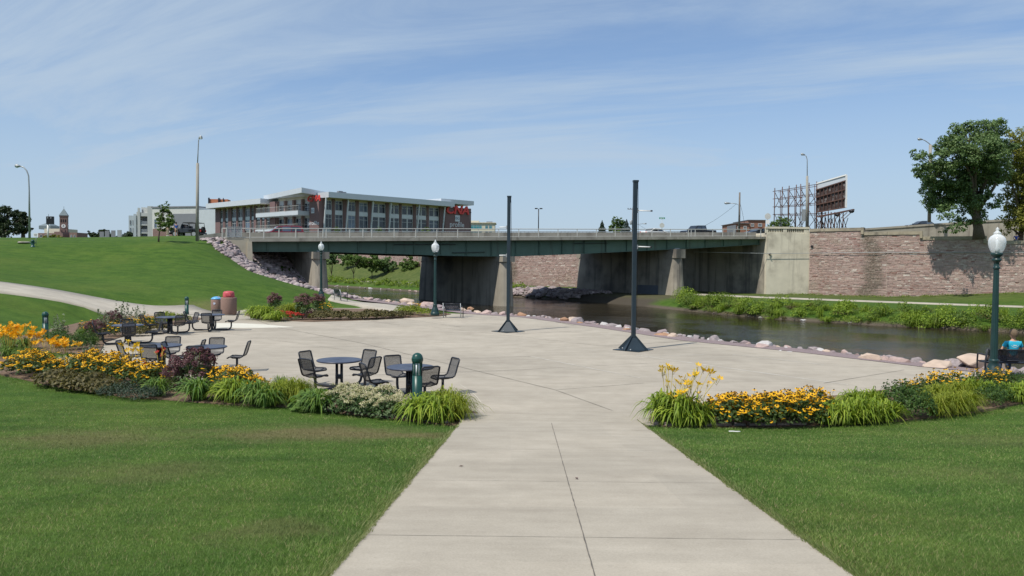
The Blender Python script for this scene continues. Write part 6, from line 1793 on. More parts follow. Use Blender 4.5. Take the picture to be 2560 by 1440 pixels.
FL_ME = {'susan': petal_flower('flower', 11, .047, .020, -.010, True, [FM['susan_petal'], FM['cone']]),
         'yellow': petal_flower('flower', 6, .075, .042, .045, False, [FM['lily_yellow']]), 'orange': petal_flower('flower', 6, .078, .044, .045, False, [FM['lily_orange']]), 'red': petal_flower('flower', 6, .065, .04, .04, False, [FM['lily_red']])}
def head_mesh(rad, hgt, n, size, mat_, seed):
    r = np.random.default_rng(seed); a = r.random(n)*2*pi; q = np.sqrt(r.random(n))*rad
    c = np.column_stack([q*np.cos(a), q*np.sin(a), hgt*(1-(q/rad)**2)+r.normal(size=n)*.004])
    nr = np.column_stack([np.cos(a)*q/rad*.8, np.sin(a)*q/rad*.8, np.ones(n)])+r.normal(size=(n,3))*.3; nr /= np.linalg.norm(nr,axis=1,keepdims=True)
    v = leaf_quads(c, nr, size, r); return np_mesh('flower_head', v, np.arange(len(v)).reshape(-1,4), mat_)
HD_ME = {'pale': head_mesh(.062,.030,46,.026,FM['pale_head'],1), 'purple': head_mesh(.060,.035,46,.028,FM['purple_head'],2), 'mauve': head_mesh(.085,.08,60,.04,FM['mauve_head'],3), 'red': head_mesh(.06,.04,40,.035,FM['red_head'],4)}
PROTO = {}
def clump_proto(kind):
    r = random.Random(sum(map(ord, kind))); sd = sum(map(ord, kind))
    P_ = thing(kind_name[kind], 'x', 'plant', (0,0,0))
    def fol(v, f, m): link('foliage', np_mesh('foliage', v, f, m), P_)
    def flowers(me, n, R, Hh, tilt=.5, lo=.0, smin=.8, smax=1.2, stems=True, name='flower', jit=.06, edge=.98, drop=.35):
        st = MB()
        for i in range(n):
            a = r.uniform(0, 2*pi); q = R*sqrt(r.uniform(lo, edge))
            z = Hh*max(.28, 1-drop*(q/R)**2.4*r.random()**.5)+r.uniform(-jit, jit)
            o = link(name, me, P_); o.location = (q*cos(a), q*sin(a), z)
            o.rotation_euler = (r.uniform(-tilt,tilt)+.25, r.uniform(-tilt,tilt)-.2, r.uniform(0,6.3)); s = r.uniform(smin, smax); o.scale = (s,s,s)
            if stems: st.tube([(q*cos(a)*.7, q*sin(a)*.7, z*.35), (q*cos(a), q*sin(a), z)], .004, 3)
        if stems: st.build('stems', FM['stalk'], P_)
    def stalks(fm, n, R, Hh, per=(1,2,3)):
        st = MB()
        for i in range(n):
            a = r.uniform(0, 2*pi); q = R*r.uniform(.15,.75); z = Hh*r.uniform(.82,1.12)
            top = Vector((q*cos(a), q*sin(a), z)); bs_ = Vector((q*cos(a)*.2, q*sin(a)*.2, .1))
            st.tube([bs_, bs_.lerp(top,.6)+Vector((0,0,.03)), top], .0055, 4)
            for j in range(r.choice(per)):
                p = top+Vector((r.uniform(-.07,.07), r.uniform(-.07,.07), r.uniform(-.06,.05)))
                st.tube([top-Vector((0,0,.1)), p], .004, 3)
                o = link('flower', FL_ME[fm], P_); o.location = p; o.rotation_euler = (r.uniform(.2,1.1)*r.choice((1,1,-.3)), r.uniform(-.8,.8), r.uniform(0,6.3)); s = r.uniform(1.0,1.5); o.scale = (s,s,s)
            for j in range(r.choice((1,2,3))):
                p = top+Vector((r.uniform(-.06,.06), r.uniform(-.06,.06), r.uniform(-.02,.10)))
                st.tube([top-Vector((0,0,.06)), p], [.004,.009], 4)
        st.build('flower_stalks', FM['bud'], P_)
    if kind == 'lily': fol(*blades(210, .60, .92, .034, sd), PM['lily'])
    elif kind == 'lily_dark': fol(*blades(190, .56, .86, .032, sd), PM['lily_dark'])
    elif kind == 'lily_fine': fol(*blades(400, .66, .95, .018, sd, stiff=1.0), PM['lily_gold'])
    elif kind == 'lily_yellow': fol(*blades(210, .60, .92, .034, sd), PM['lily']); stalks('yellow', 9, 1.1, .92, (1,1,2))
    elif kind == 'lily_orange': fol(*blades(170, .55, .60, .024, sd), PM['lily_dark']); stalks('orange', 18, .66, .84, (1,2,3))
    elif kind == 'lily_red': fol(*blades(60, .35, .5, .02, sd), PM['lily_dark']); stalks('red', 4, .3, .78, (1,1,2))
    elif kind == 'lily_sparse': fol(*blades(70, .4, .5, .02, sd), PM['lily']); stalks('yellow', 6, .45, 1.0, (1,2))
    elif kind == 'susan': fol(*mound(620, .46, .52, .085, sd), PM['susan']); flowers(FL_ME['susan'], 84, .52, .62, smin=.95, smax=1.4, drop=.8, jit=.07)
    elif kind == 'susan_light': fol(*mound(520, .46, .52, .08, sd, .7), PM['susan']); flowers(FL_ME['susan'], 34, .50, .64, jit=.12, smin=.9, smax=1.35, drop=.6)
    elif kind == 'pale_stonecrop': fol(*mound(620, .40, .42, .075, sd, .8), PM['stonecrop']); flowers(HD_ME['pale'], 46, .43, .48, .2, stems=False, name='flower_head', jit=.04, smin=.9, smax=1.5, drop=.55)
    elif kind == 'purple_stonecrop': fol(*mound(620, .48, .62, .08, sd, .9), PM['stonecrop']); flowers(HD_ME['purple'], 98, .50, .86, .6, smin=1.2, smax=2.0, name='flower_head', jit=.12, drop=.7)
    elif kind == 'joe_pye': fol(*mound(420, .40, .95, .12, sd, .8), PM['stonecrop']); flowers(HD_ME['mauve'], 50, .40, 1.12, .4, smin=1.0, smax=1.6, name='flower_head', jit=.14, drop=.4)
    elif kind == 'red_flower': fol(*mound(260, .38, .26, .09, sd), PM['susan']); flowers(HD_ME['red'], 34, .40, .30, .3, smin=.8, smax=1.4, stems=False, name='flower_head')
    elif kind == 'bronze': fol(*mound(760, .52, .36, .105, sd), PM['bronze'])
    elif kind == 'blue_mound': fol(*mound(900, .46, .34, .05, sd), PM['bluegreen'])
    elif kind == 'shrub': fol(*mound(1500, .50, .66, .06, sd, .75), PM['shrub'])
    elif kind == 'silver':
        v1, f1 = mound(300, .38, .55, .09, sd, .8); V = [v1]; rg = np.random.default_rng(sd)
        for i in range(9):
            a = rg.random()*6.28; q = .35*rg.random(); tl = rg.random()*.5; n = 26; t = np.linspace(.2, 1, n)
            c = np.column_stack([np.cos(a)*(q+tl*t**2*.5), np.sin(a)*(q+tl*t**2*.5), t*(.75+.35*rg.random())]); nr = rg.normal(size=(n,3)); nr[:,2] += .6; nr /= np.linalg.norm(nr,axis=1,keepdims=True)
            V.append(leaf_quads(c+rg.normal(size=(n,3))*.03, nr, .10, rg))
        v = np.concatenate(V); fol(v, np.arange(len(v)).reshape(-1,4), PM['silver'])
    elif kind == 'lime': fol(*mound(900, .50, .46, .07, sd), PM['lime'])
    elif kind == 'burgundy': fol(*mound(420, .34, .30, .07, sd), PM['burgundy'])
    elif kind == 'hosta': fol(*mound(46, .30, .28, .24, sd, .7), PM['hosta'])
    elif kind == 'grass_tuft': fol(*blades(360, .42, .85, .009, sd, stiff=.7), PM['lily_dark'])
    return P_
kind_name = {'lily':'daylily_clump','lily_dark':'daylily_clump','lily_fine':'daylily_clump','lily_yellow':'daylily_clump','lily_orange':'daylily_clump','lily_red':'daylily_clump','lily_sparse':'daylily_clump','susan':'black_eyed_susan','susan_light':'black_eyed_susan',
    'pale_stonecrop':'stonecrop','purple_stonecrop':'stonecrop','joe_pye':'joe_pye_weed','red_flower':'red_flower_clump','bronze':'bronze_ground_cover','blue_mound':'catmint','shrub':'leafy_shrub','silver':'silver_shrub','lime':'yellow_green_shrub','burgundy':'burgundy_coral_bells','hosta':'hosta','grass_tuft':'ornamental_grass'}
prnd = random.Random(77)
def drift(kind, pts, label, group=None):
    for px, py, *s in pts:
        s = (s[0] if s else 1.0); q = G(px, py, .03); q.y += .0
        sc = (s*prnd.uniform(.88,1.12), s*prnd.uniform(.88,1.12), s*prnd.uniform(.80,1.14)); rz = prnd.uniform(0, 6.28)
        if kind not in PROTO:
            o = clump_proto(kind); PROTO[kind] = o; o.location = q; o.rotation_euler = (0,0,rz); o.scale = sc; o['label'] = label
            if group: o['group'] = group
        else:
            o = dup(PROTO[kind], q, rz, label, group, sc)
            if not group and 'group' in o: del o['group']
# left bed, front edge from left to right
drift('lily_orange', [(-25,890),(22,892),(72,896),(122,902,.9),(168,905,.85),(60,872),(20,868)], 'daylily clump thick with orange flowers around the left bollard light', 'orange daylilies at the left')
drift('susan', [(50,934),(92,942),(132,944,.95),(75,918,.9)], 'black eyed susans in bloom below the orange daylilies at the far left', 'black eyed susans at the left end')
drift('pale_stonecrop', [(168,938,.9)], 'small pale stonecrop between two drifts of black eyed susans at the left')
drift('bronze', [(142,962,.95),(182,970),(222,976),(260,981,.9)], 'bronze brown ground cover along the front edge of the left bed', 'bronze ground cover at the left')
drift('susan', [(205,945,.95),(250,951),(296,958),(340,964),(378,972,.95),(232,928,.9),(285,935,.9)], 'black eyed susans in bloom left of the purple stonecrop', 'black eyed susans left of the purple stonecrop')
drift('lily_sparse', [(318,938,1.05),(345,945,.9)], 'thin daylily with a few tall yellow flowers in front of the left front table', 'tall yellow daylilies at the left')
drift('lily_red', [(402,955,1.0)], 'thin daylily with two red flowers beside the left front table')
drift('lily_red', [(366,966,.7)], 'short red daylily among the black eyed susans')
drift('silver', [(228,915,.8)], 'silvery weed standing among the flowers left of the left front table')
drift('blue_mound', [(278,988,.85),(318,993,.95),(358,997,.95),(382,993,.8)], 'low blue green catmint at the front edge of the left bed', 'catmint of the left bed')
drift('lily_dark', [(394,990,.72)], 'small upright daylily right of the catmint')
drift('stonecrop' if False else 'purple_stonecrop', [(487,974,.97)], 'tall round stonecrop with dark purple heads in front of the half hidden table')
drift('purple_stonecrop', [(436,975,.62)], 'small magenta purple stonecrop just left of the tall one')
drift('lily_dark', [(495,1000,.95)], 'daylily clump in front of the tall purple stonecrop')
drift('susan', [(556,975,.95),(598,982,.95),(632,985,.85)], 'black eyed susans in bloom right of the purple stonecrop', 'black eyed susans right of the purple stonecrop')
drift('lily', [(585,1006,.9),(560,998,.7)], 'light green daylily below the right drift of black eyed susans', 'light daylilies right of the stonecrop')
drift('lily_dark', [(640,1012,.95),(668,1016,.9)], 'dark green daylily left of the ornamental grass', 'dark daylilies of the left bed')
drift('lily_fine', [(700,1008,.85),(735,1004,.85)], 'fine yellowish daylily clump left of the pale stonecrop', 'fine daylilies left of the pale stonecrop')
drift('grass_tuft', [(702,990,.8),(765,1000,.75),(800,1005,.7)], 'feathery green grass tuft behind the fine daylilies', 'grass tufts of the left bed')
drift('hosta', [(752,1028,.9)], 'light green hosta at the front edge of the left bed')
drift('lily_dark', [(795,1030,.85),(780,1015,.8)], 'blue green drooping daylily just left of the pale stonecrop', 'blue green daylilies')
drift('pale_stonecrop', [(850,1030,.95),(892,1036,.95),(934,1040,.95),(978,1045,.9),(872,1012,.95),(918,1017,.95),(962,1022,.95),(995,1030,.85)], 'pale cream headed stonecrop in front of the right front table', 'pale stonecrops in front of the table')
drift('lily', [(1050,1050,.92),(1095,1055,.92),(1075,1035,.92)], 'big arching daylily at the right end of the left bed', 'daylilies at the end of the left bed')
drift('lily_fine', [(1140,1050,.86),(1120,1036,.88)], 'yellow tipped grassy daylily next to the walk at the end of the left bed', 'grassy daylilies by the walk')
# left bed, back side behind the tables
drift('shrub', [(150,868,.85),(184,874,.85),(216,870,.8),(135,852,.7)], 'green leafy shrub behind the orange daylilies', 'green shrubs of the left bed')
drift('grass_tuft', [(205,850,.8),(232,862,.7)], 'dark grass tuft left of the far left table', 'grass tufts behind the daylilies')
drift('purple_stonecrop', [(238,850,.85)], 'dark purple stonecrop left of the far left table')
drift('purple_stonecrop', [(283,826,.82)], 'brown purple stonecrop behind the far left table')
drift('silver', [(150,842,.9)], 'silvery sprig left of the dark purple stonecrop')
drift('silver', [(262,832,1.0),(305,822,1.1),(352,815,1.1)], 'silvery leaved shrub behind the far left table', 'silvery shrubs of the left bed')
drift('susan_light', [(292,840,1.0),(335,832,1.0),(372,824,.95),(215,842,.9)], 'loose black eyed susans below the silvery shrubs', 'loose black eyed susans behind the tables')
drift('lime', [(398,812,1.0),(428,808,1.05),(456,806,.9),(412,800,1.0)], 'bright yellow green shrub behind the second table from the bins', 'yellow green shrubs behind the tables')
drift('bronze', [(350,838,.9),(390,826,.9)], 'dull bronze ground cover under the far tables', 'bronze ground cover behind the tables')
# middle bed
drift('lily', [(640,797,1.15),(666,799,1.15),(692,802,1.1),(655,788,1.1)], 'bright green daylily at the left end of the middle bed', 'daylilies of the middle bed')
drift('lily_fine', [(722,786,1.2),(742,784,1.1)], 'yellow green grassy daylily behind the red flowers', 'grassy daylilies behind the red flowers')
drift('joe_pye', [(686,783,1.05)], 'mauve headed joe pye weed at the left end of the middle bed')
drift('joe_pye', [(757,788,1.25)], 'tall wide mauve joe pye weed in the middle of the bed')
drift('joe_pye', [(794,784,1.0)], 'narrow mauve joe pye weed right of the tall wide one')
drift('red_flower', [(716,797,1.1),(737,799,1.25)], 'scarlet red flower clump in the middle bed', 'scarlet flowers of the middle bed')
drift('burgundy', [(759,799,1.0),(779,795,1.1)], 'burgundy coral bells right of the scarlet flowers', 'burgundy coral bells')
drift('lime', [(771,798,.6)], 'small yellow green tuft among the burgundy coral bells')
drift('susan_light', [(812,785,1.1)], 'black eyed susans behind the bronze row of the middle bed')
drift('bronze', [(800,799,1.2),(830,798.5,1.2),(862,798,1.2),(895,797.5,1.2),(925,797,1.2),(955,795.5,1.2),(985,794,1.15),(1008,792,1.1)], 'bronze green ground cover in the long row of the middle bed', 'bronze row of the middle bed')
drift('lime', [(1008,785,1.1),(1032,787,1.15),(1062,789,1.0)], 'yellow green shrub left of the middle globe lamp', 'yellow green shrubs by the middle lamp')
drift('susan_light', [(1040,783,1.0)], 'black eyed susans among the yellow green shrubs by the middle lamp')
drift('shrub', [(1102,788,.5)], 'small green tuft at the foot of the middle globe lamp')
# right bed
drift('lily_yellow', [(1668,1057,.95),(1702,1065,1.0),(1742,1063,.95)], 'daylily clump with tall yellow flowers at the left end of the right bed', 'yellow daylilies of the right bed')
drift('susan', [(1795,1059,0.88),(1840,1064,0.93),(1885,1065,0.93),(1930,1066,0.93),(1975,1065,0.93),(2020,1062,0.93),(1815,1041,0.93),(1865,1043,0.93),(1920,1044,0.93),(1975,1044,0.93),(2030,1042,0.93)], 'black eyed susans in full bloom right of the yellow daylilies', 'black eyed susans of the right bed')
drift('lily', [(2070,1061,0.70),(2112,1062,0.78),(2155,1059,0.82),(2198,1054,0.82),(2225,1045,0.74),(2085,1042,0.74),(2135,1039,0.82),(2180,1035,0.82)], 'bright green daylily between the black eyed susans and the dark shrub', 'bright daylilies of the right bed')
drift('shrub', [(2252,1037,1.0),(2290,1045,.85)], 'dark green leafy shrub in the middle of the right bed', 'dark shrubs of the right bed')
drift('lily_fine', [(2340,1039,0.78),(2385,1036,0.78),(2420,1027,0.78),(2345,1013,0.86),(2395,1007,0.86)], 'fine arching daylily right of the dark shrub', 'fine daylilies of the right bed')
drift('susan_light', [(2268,1003,0.74),(2312,995,0.86),(2345,989,0.90),(2385,983,0.86)], 'loose black eyed susans at the back of the right bed by the boulders', 'loose black eyed susans by the boulders')
drift('shrub', [(2470,1013,0.66),(2500,1008,0.62)], 'low green shrub near the right edge of the right bed', 'low shrubs of the right bed')
drift('lily', [(2430,990,0.78),(2475,993,0.78),(2520,995,0.78),(2560,995,0.78),(2545,1005,0.70),(2600,990,0.78)], 'bright green daylily at the right edge below the bench', 'daylilies below the bench')
drift('susan_light', [(2452,973,0.78),(2485,970,0.78),(2505,967,0.78)], 'loose black eyed susans at the foot of the right lamp post', 'susans at the right lamp post')
drift('shrub', [(2535,970,0.62),(2570,967,0.70)], 'bushy green shrub in front of the bench', 'shrubs in front of the bench')
# edging stones round the beds
def edging(nm, pts, label, grp, z=.0):
    r = random.Random(len(pts)); q = [Vector(g2(*p)) for p in pts]
    for a, c in zip(q[:-1], q[1:]):
        L = (c-a).length; u = (c-a)/L; s = 0
        while s < L-.1:
            w_ = r.uniform(.22,.42)
            b = MB(); b.box((0,0,.0), (w_*.95,.13,.07)); o = b.build('edging_stone', ROCKM[r.choice((0,4,0,1))], bevel=.015)
            p = a+u*(s+w_/2); o.location = (p.x, p.y, z+.012); o.rotation_euler = (r.uniform(-.05,.05), r.uniform(-.05,.05), math.atan2(u.y,u.x)+r.uniform(-.06,.06)); tag(o, label, 'edging stone', grp); s += w_+r.uniform(.0,.05)
edging('e', [(850,1028),(1000,1047),(1100,1058)], 'flat pink edging stone in front of the pale stonecrops', 'edging stones of the left bed', .03)
edging('e', [(1630,1058),(1660,1066),(1900,1066),(2020,1064)], 'flat pink edging stone along the front of the black eyed susans', 'edging stones of the right bed', .03)
# ------------------------------------------------------------------ weeds of the far bank
def bank_weeds(name, line, n, w0, w1, hh, size, seed, mats, away=1):
    r = np.random.default_rng(seed); L = np.array(line, float)
    seg = np.hypot(*np.diff(L, axis=0).T); cum = np.concatenate([[0], np.cumsum(seg)])
    k = int(cum[-1]*3.4); V = []; MI = []; pw = np.array([.6,.25,.15])[:len(mats)]; pw = pw/pw.sum()
    for _ in range(k):
        s = r.random()*cum[-1]; i = min(np.searchsorted(cum, s)-1, len(seg)-1); i = max(i, 0)
        p = L[i]+(L[i+1]-L[i])*((s-cum[i])/seg[i]); u = (L[i+1]-L[i])/seg[i]; nn = np.array([-u[1], u[0]])
        if nn @ np.array([.6,.8]) < 0: nn = -nn
        q = r.random()**1.8; p = p+nn*(w0+(w1-w0)*q); z = H(*p)
        R = r.uniform(.5, 1.1); h = hh*r.uniform(.45, 1.1)*(1-.45*q); m = max(8, int(n/k*R/.8))
        if r.random() < .45:
            v, f = blades(m//4, R*.7, h*1.15, .05*size/.2, int(r.integers(1e6)), .5); v4 = v[f].reshape(-1,3)
        else: v4, f = mound(m, R, h, size*r.uniform(.7,1.2), int(r.integers(1e6)), .7)
        V.append(v4+np.array([p[0], p[1], z])); MI.append(np.full(len(v4)//4, r.choice(len(mats), p=pw)))
    v = np.concatenate(V)
    o = link(name, np_mesh(name, v, np.arange(len(v)).reshape(-1,4), mats, np.concatenate(MI))); tag(o, kind='stuff')
bank_weeds('bank_weeds', [(95,9),(62,44),(41,61.5),(32,68),(24.4,76.3),(19.5,87.5),(19.6,92)], 120000, .0, 4.6, 1.5, .15, 3, [LF['weed'], LF['grassy'], LF['fresh']])
bank_weeds('bank_grass', [(95,9),(62,44),(41,61.5),(32,68),(24.4,76.3),(19.5,87.5)], 60000, -.1, 6.5, .7, .12, 4, [LF['grassy'], PM['bronze'], LF['weed']])
bank_weeds('bank_weeds_upstream', [(1.5,121),(-15,134.5),(-39,164.5),(-70,199)], 18000, .3, 5, 1.2, .30, 5, [LF['weed'], LF['grassy'], LF['fresh']])
bank_weeds('wall_foot_grass', [(63,94.5),(50,103.3),(42.5,110.4),(37,109.8)], 3000, -.9, .8, .35, .14, 6, [LF['grassy']])
# ------------------------------------------------------------------ the near lawn: mown blades
def lawn_blades(n=800000, dry=False):
    r = np.random.default_rng(12)
    y = np.exp(r.uniform(np.log(3.3), np.log(27), n)); x = r.uniform(-1, 1, n)*(y*.80+.8)
    pts = np.column_stack([x, y])
    on_walk = (y < 17.2) & (x > PATH_L(y)+.005+.012*np.sin(y*9)+.02*np.sin(y*23+1)+.012*np.sin(y*61)) & (x < PATH_R(y)-.005+.012*np.sin(y*7)+.02*np.sin(y*19+2)+.012*np.sin(y*53))
    plz = inside(pts, PLAZA)
    ok = ~on_walk & ~plz
    pts = pts[ok]; z, _ = land(pts); y = pts[:,1]; n = len(pts)
    pd = seg_dist(pts, PLAZA)
    z = np.where((pd < 1.2) & (z > -.3) & (y > 20), np.minimum(z, -.02+.13*pd), z)
    h = r.uniform(.014,.036, n)*np.clip(1.0-.012*y, .6, 1); w = .0036*np.clip(y/5, .8, 3.2)*r.uniform(.7,1.3,n)
    a = r.random(n)*2*pi; la = r.random(n)*2*pi; ll = h*r.uniform(.4,1.5,n)
    dx, dy = np.cos(a)*w/2, np.sin(a)*w/2
    V = np.zeros((n,3,3))
    V[:,0] = np.column_stack([pts[:,0]-dx, pts[:,1]-dy, z-.006]); V[:,1] = np.column_stack([pts[:,0]+dx, pts[:,1]+dy, z-.006])
    V[:,2] = np.column_stack([pts[:,0]+np.cos(la)*ll, pts[:,1]+np.sin(la)*ll, z+h])
    m, nt, b, out = new_mat('grass blades')
    tc = nt.nodes.new('ShaderNodeTexCoord'); g = nt.nodes.new('ShaderNodeNewGeometry')
    base = ramp(nt, g.outputs['Random Per Island'], [(0, (.085,.150,.034)), (.45, (.140,.235,.054)), (.85, (.21,.305,.085)), (.93, (.28,.25,.13)), (1, (.36,.32,.17))])
    c, _, _ = lawn_color(nt, tc.outputs['Object'], base)
    nt.links.new(c, b.inputs['Base Color']); b.inputs['Roughness'].default_value = .6; b.inputs['Specular IOR Level'].default_value = .25
    t = nt.nodes.new('ShaderNodeBsdfTranslucent'); nt.links.new(c, t.inputs['Color']); mx = nt.nodes.new('ShaderNodeMixShader'); mx.inputs[0].default_value = .3
    nt.links.new(b.outputs[0], mx.inputs[1]); nt.links.new(t.outputs[0], mx.inputs[2]); nt.links.new(mx.outputs[0], out.inputs['Surface'])
    o = link('lawn_grass', np_mesh('lawn_grass', V.reshape(-1,3), np.arange(n*3).reshape(-1,3), m)); tag(o, kind='stuff')
lawn_blades()
def edge_grass(n=14000):
    r = np.random.default_rng(31); y = np.exp(r.uniform(np.log(3.6), np.log(16), n)); side = r.random(n) < .5
    ragged = .016*np.sin(y*3.1)+.012*np.sin(y*8.7+1)+.012*np.sin(y*29)
    off = np.abs(r.normal(size=n))*.07 - .014 - np.maximum(ragged, 0)*.8
    x = np.where(side, PATH_L(y)-off, PATH_R(y)+off)
    z = np.where(off < 0, PATH_Z(y)+.006, land(np.column_stack([x, y]))[0])
    h = r.uniform(.02,.055,n)*np.where(off < 0, .55, 1); w = .004*np.clip(y/5, .8, 3); a = r.random(n)*6.283; la = np.where(side, r.uniform(-1.2,1.2,n), pi+r.uniform(-1.2,1.2,n)); ll = h*r.uniform(.5,1.4,n)
    V = np.zeros((n,3,3)); dx, dy = np.cos(a)*w/2, np.sin(a)*w/2
    V[:,0] = np.column_stack([x-dx, y-dy, z-.004]); V[:,1] = np.column_stack([x+dx, y+dy, z-.004]); V[:,2] = np.column_stack([x+np.cos(la)*ll, y+np.sin(la)*ll, z+h])
    o = link('edge_grass', np_mesh('edge_grass', V.reshape(-1,3), np.arange(n*3).reshape(-1,3), leaf('dry edge grass', (.20,.26,.085), .35, (.40,.38,.19), .35))); tag(o, kind='stuff')
edge_grass()
# small things lying about
q = P(1836,1088,14.2); q.z = H(q.x,q.y)+.045
b = MB(); b.tube([(-.10,.012,.008),(-.03,-.008,.012),(.03,-.012,.008),(.10,-.02,.012)], .011, 6); o = b.build('straw', M['white']); o.location = q; tag(o, 'white bent drinking straw lying on the right lawn', 'litter')
for px, py, lab, s in ((1153,1172,'dry curled leaf on the left half of the walk',.035),(1441,1203,'dark crumpled leaf by the walk joint',.04)):
    d = 1.65/((py-(YH+ROLL*(px-1280)))/F-.1); q = P(px, py, d); q.z = float(PATH_Z(d))+.012
    b = MB(); b.add([(-s,0,.002),(0,-s*.5,.012),(s,0,.004),(0,s*.5,.010),(0,0,.0)], [(0,1,4),(1,2,4),(2,3,4),(3,0,4)]); o = b.build('fallen_leaf', M['rust']); o.location = q; o.rotation_euler = (0,0,px*.3); tag(o, lab, 'leaf')
# ================================================================== VEHICLES
def wheel(x, y, r, parent, w=.22):
    b = MB(); b.tube([(x,y-w/2,r),(x,y+w/2,r)], r, 18, False); wh = b.build('wheel', M['tire'], parent)
    b = MB(); b.tube([(x,y-w/2-.012,r),(x,y+w/2+.012,r)], r*.62, 12, False); b.build('rim', M['galv'], wh)
def car(name, label, cat, loc, rz, mat_, L, W, Hh, lower, cabin, glass, wheels=(.33, 1.35), hood=None, extra=None):
    """Side outlines (x forward, z): lower body, cabin, and the glass panes on its sides."""
    t = thing(name, label, cat, loc, rz)
    b = MB(); b.extr([(x,-W/2,z) for x,z in lower], (0,W,0)); b.build('body', mat_, t, bevel=.05)
    b = MB(); k = .10
    n = len(cabin); zb = min(z for _, z in cabin)
    lo = [(x, -(W/2-.03-k*(z-zb)), z) for x, z in cabin]; hi = [(x, (W/2-.03-k*(z-zb)), z) for x, z in cabin]
    b.add(lo+hi, [tuple(range(n)), tuple(reversed(range(n,2*n)))]+[(i, n+i, n+(i+1)%n, (i+1)%n) for i in range(n)])
    b.build('cabin', mat_, t, bevel=.04)
    for pane in glass:
        for s in (-1, 1):
            g = MB(); g.extr([(x, s*(W/2-.03-k*(z-zb)+.006), z) for x, z in pane], (0,s*.012,0)); g.build('side_window', M['window'], t)
    f = [q for q in cabin]
    def screen(p, q, nm):
        m0, m1 = (Vector((p[0],0,p[1])).lerp(Vector((q[0],0,q[1])), .12), Vector((p[0],0,p[1])).lerp(Vector((q[0],0,q[1])), .9))
        w0, w1 = W/2-.14-k*(m0.z-zb), W/2-.14-k*(m1.z-zb); s = 1 if p[0] > 0 else -1
        g = MB(); g.extr([(m0.x,-w0,m0.z),(m0.x,w0,m0.z),(m1.x,w1,m1.z),(m1.x,-w1,m1.z)], (s*.02,0,.012)); g.build(nm, M['window'], t)
    screen(cabin[0], cabin[1], 'windshield'); screen(cabin[-1], cabin[-2], 'rear_window')
    r, wx = wheels
    for x in (wx, -wx):
        for y in (-W/2+.10, W/2-.10): wheel(x, y, r, t)
    for s in (-1, 1):
        g = MB(); g.box((L/2-.01, s*(W/2-.25), .68), (.05,.3,.15)); g.build('headlight', M['lens'], t)
        g = MB(); g.box((-L/2+.01, s*(W/2-.2), .8), (.05,.2,.25)); g.build('tail_light', M['red_sign'], t)
        g = MB(); g.box((cabin[0][0]-.25, s*(W/2+.09), zb+.08), (.12,.16,.13)); g.build('mirror', mat_, t)
    for x, nm in ((L/2+.02,'bumper'),(-L/2-.02,'bumper')): g = MB(); g.box((x,0,.47), (.12,W*.96,.2)); g.build(nm, M['steel_dark'], t, bevel=.03)
    if extra: extra(t)
    return t
LOW = [(-2.3,.32),(2.25,.32),(2.32,.60),(2.2,.78),(1.05,.95),(-1.6,1.0),(-2.28,.95),(-2.35,.6)]
CAB = [(1.05,.93),(.25,1.40),(-.9,1.43),(-1.6,.98)]
GL = [[(.85,.97),(.25,1.32),(-.25,1.35),(-.25,.97)],[(-.33,.97),(-.33,1.35),(-.85,1.35),(-1.35,1.0)]]
def on_deck(px, out):
    A, B = BA+BN*out, BB+BN*out; q = onplane(px, 600, A, B); s = (q-BA).dot(BU); return (q.x, q.y, zdeck(s)+.405)
DA = math.atan2(BU.y, BU.x)
van = car('minivan', 'dark red minivan crossing the bridge in front of the office entry', 'minivan', on_deck(706, 13.2), DA+pi, M['red_car'], 4.9, 1.9, 1.78,
    [(-2.45,.35),(2.4,.35),(2.45,.62),(2.38,.85),(1.5,1.02),(-2.42,1.06),(-2.46,.8)], [(1.5,1.0),(.62,1.66),(-.3,1.76),(-1.9,1.76),(-2.25,1.62),(-2.40,1.05)],
    [[(1.2,1.06),(.6,1.56),(.25,1.60),(.25,1.06)],[(.15,1.06),(.15,1.61),(-.85,1.64),(-.85,1.06)],[(-.95,1.06),(-.95,1.64),(-1.85,1.64),(-2.15,1.10)]])
def bed(t):
    b = MB(); b.box((-1.75,0,1.12), (1.75,1.8,.06)); b.build('bed_rim', M['dark_car'], t)
car('pickup_truck', 'dark blue pickup truck crossing the bridge between the two wooden poles', 'pickup truck', on_deck(1745, 8.5), DA+pi, M['dark_car'], 5.4, 1.9, 1.85,
    [(-2.7,.45),(2.6,.45),(2.7,.75),(2.6,1.0),(1.4,1.12),(-2.68,1.12),(-2.72,.8)], [(1.4,1.10),(.75,1.78),(-.75,1.82),(-.95,1.12)], [[(1.15,1.16),(.72,1.66),(.15,1.70),(.15,1.16)],[(.07,1.16),(.07,1.70),(-.70,1.72),(-.82,1.16)]], (.38,1.65), extra=bed)
car('sedan', 'dark sedan on the bridge just left of the slotted balustrade', 'car', on_deck(1893, 9), DA+pi, M['dark_car'], 4.6, 1.8, 1.43, LOW, CAB, GL)
car('sedan', 'white sedan on the bridge below the green street name plate', 'car', on_deck(1640, 10), DA, M['white'], 4.6, 1.8, 1.43, LOW, CAB, GL)
rpz = P(2305, 561.0, 119)
car('sedan', 'black sedan driving down the ramp road above the stone wall', 'car', (rpz.x, 119.2, [p.lerp(q,(rpz.x-p.x)/(q.x-p.x)).z for p, q in zip(pts_ramp[:-1], pts_ramp[1:]) if p.x <= rpz.x <= q.x][0]-.84), pi+.03, M['dark_car'], 4.6, 1.8, 1.43, LOW, CAB, GL)
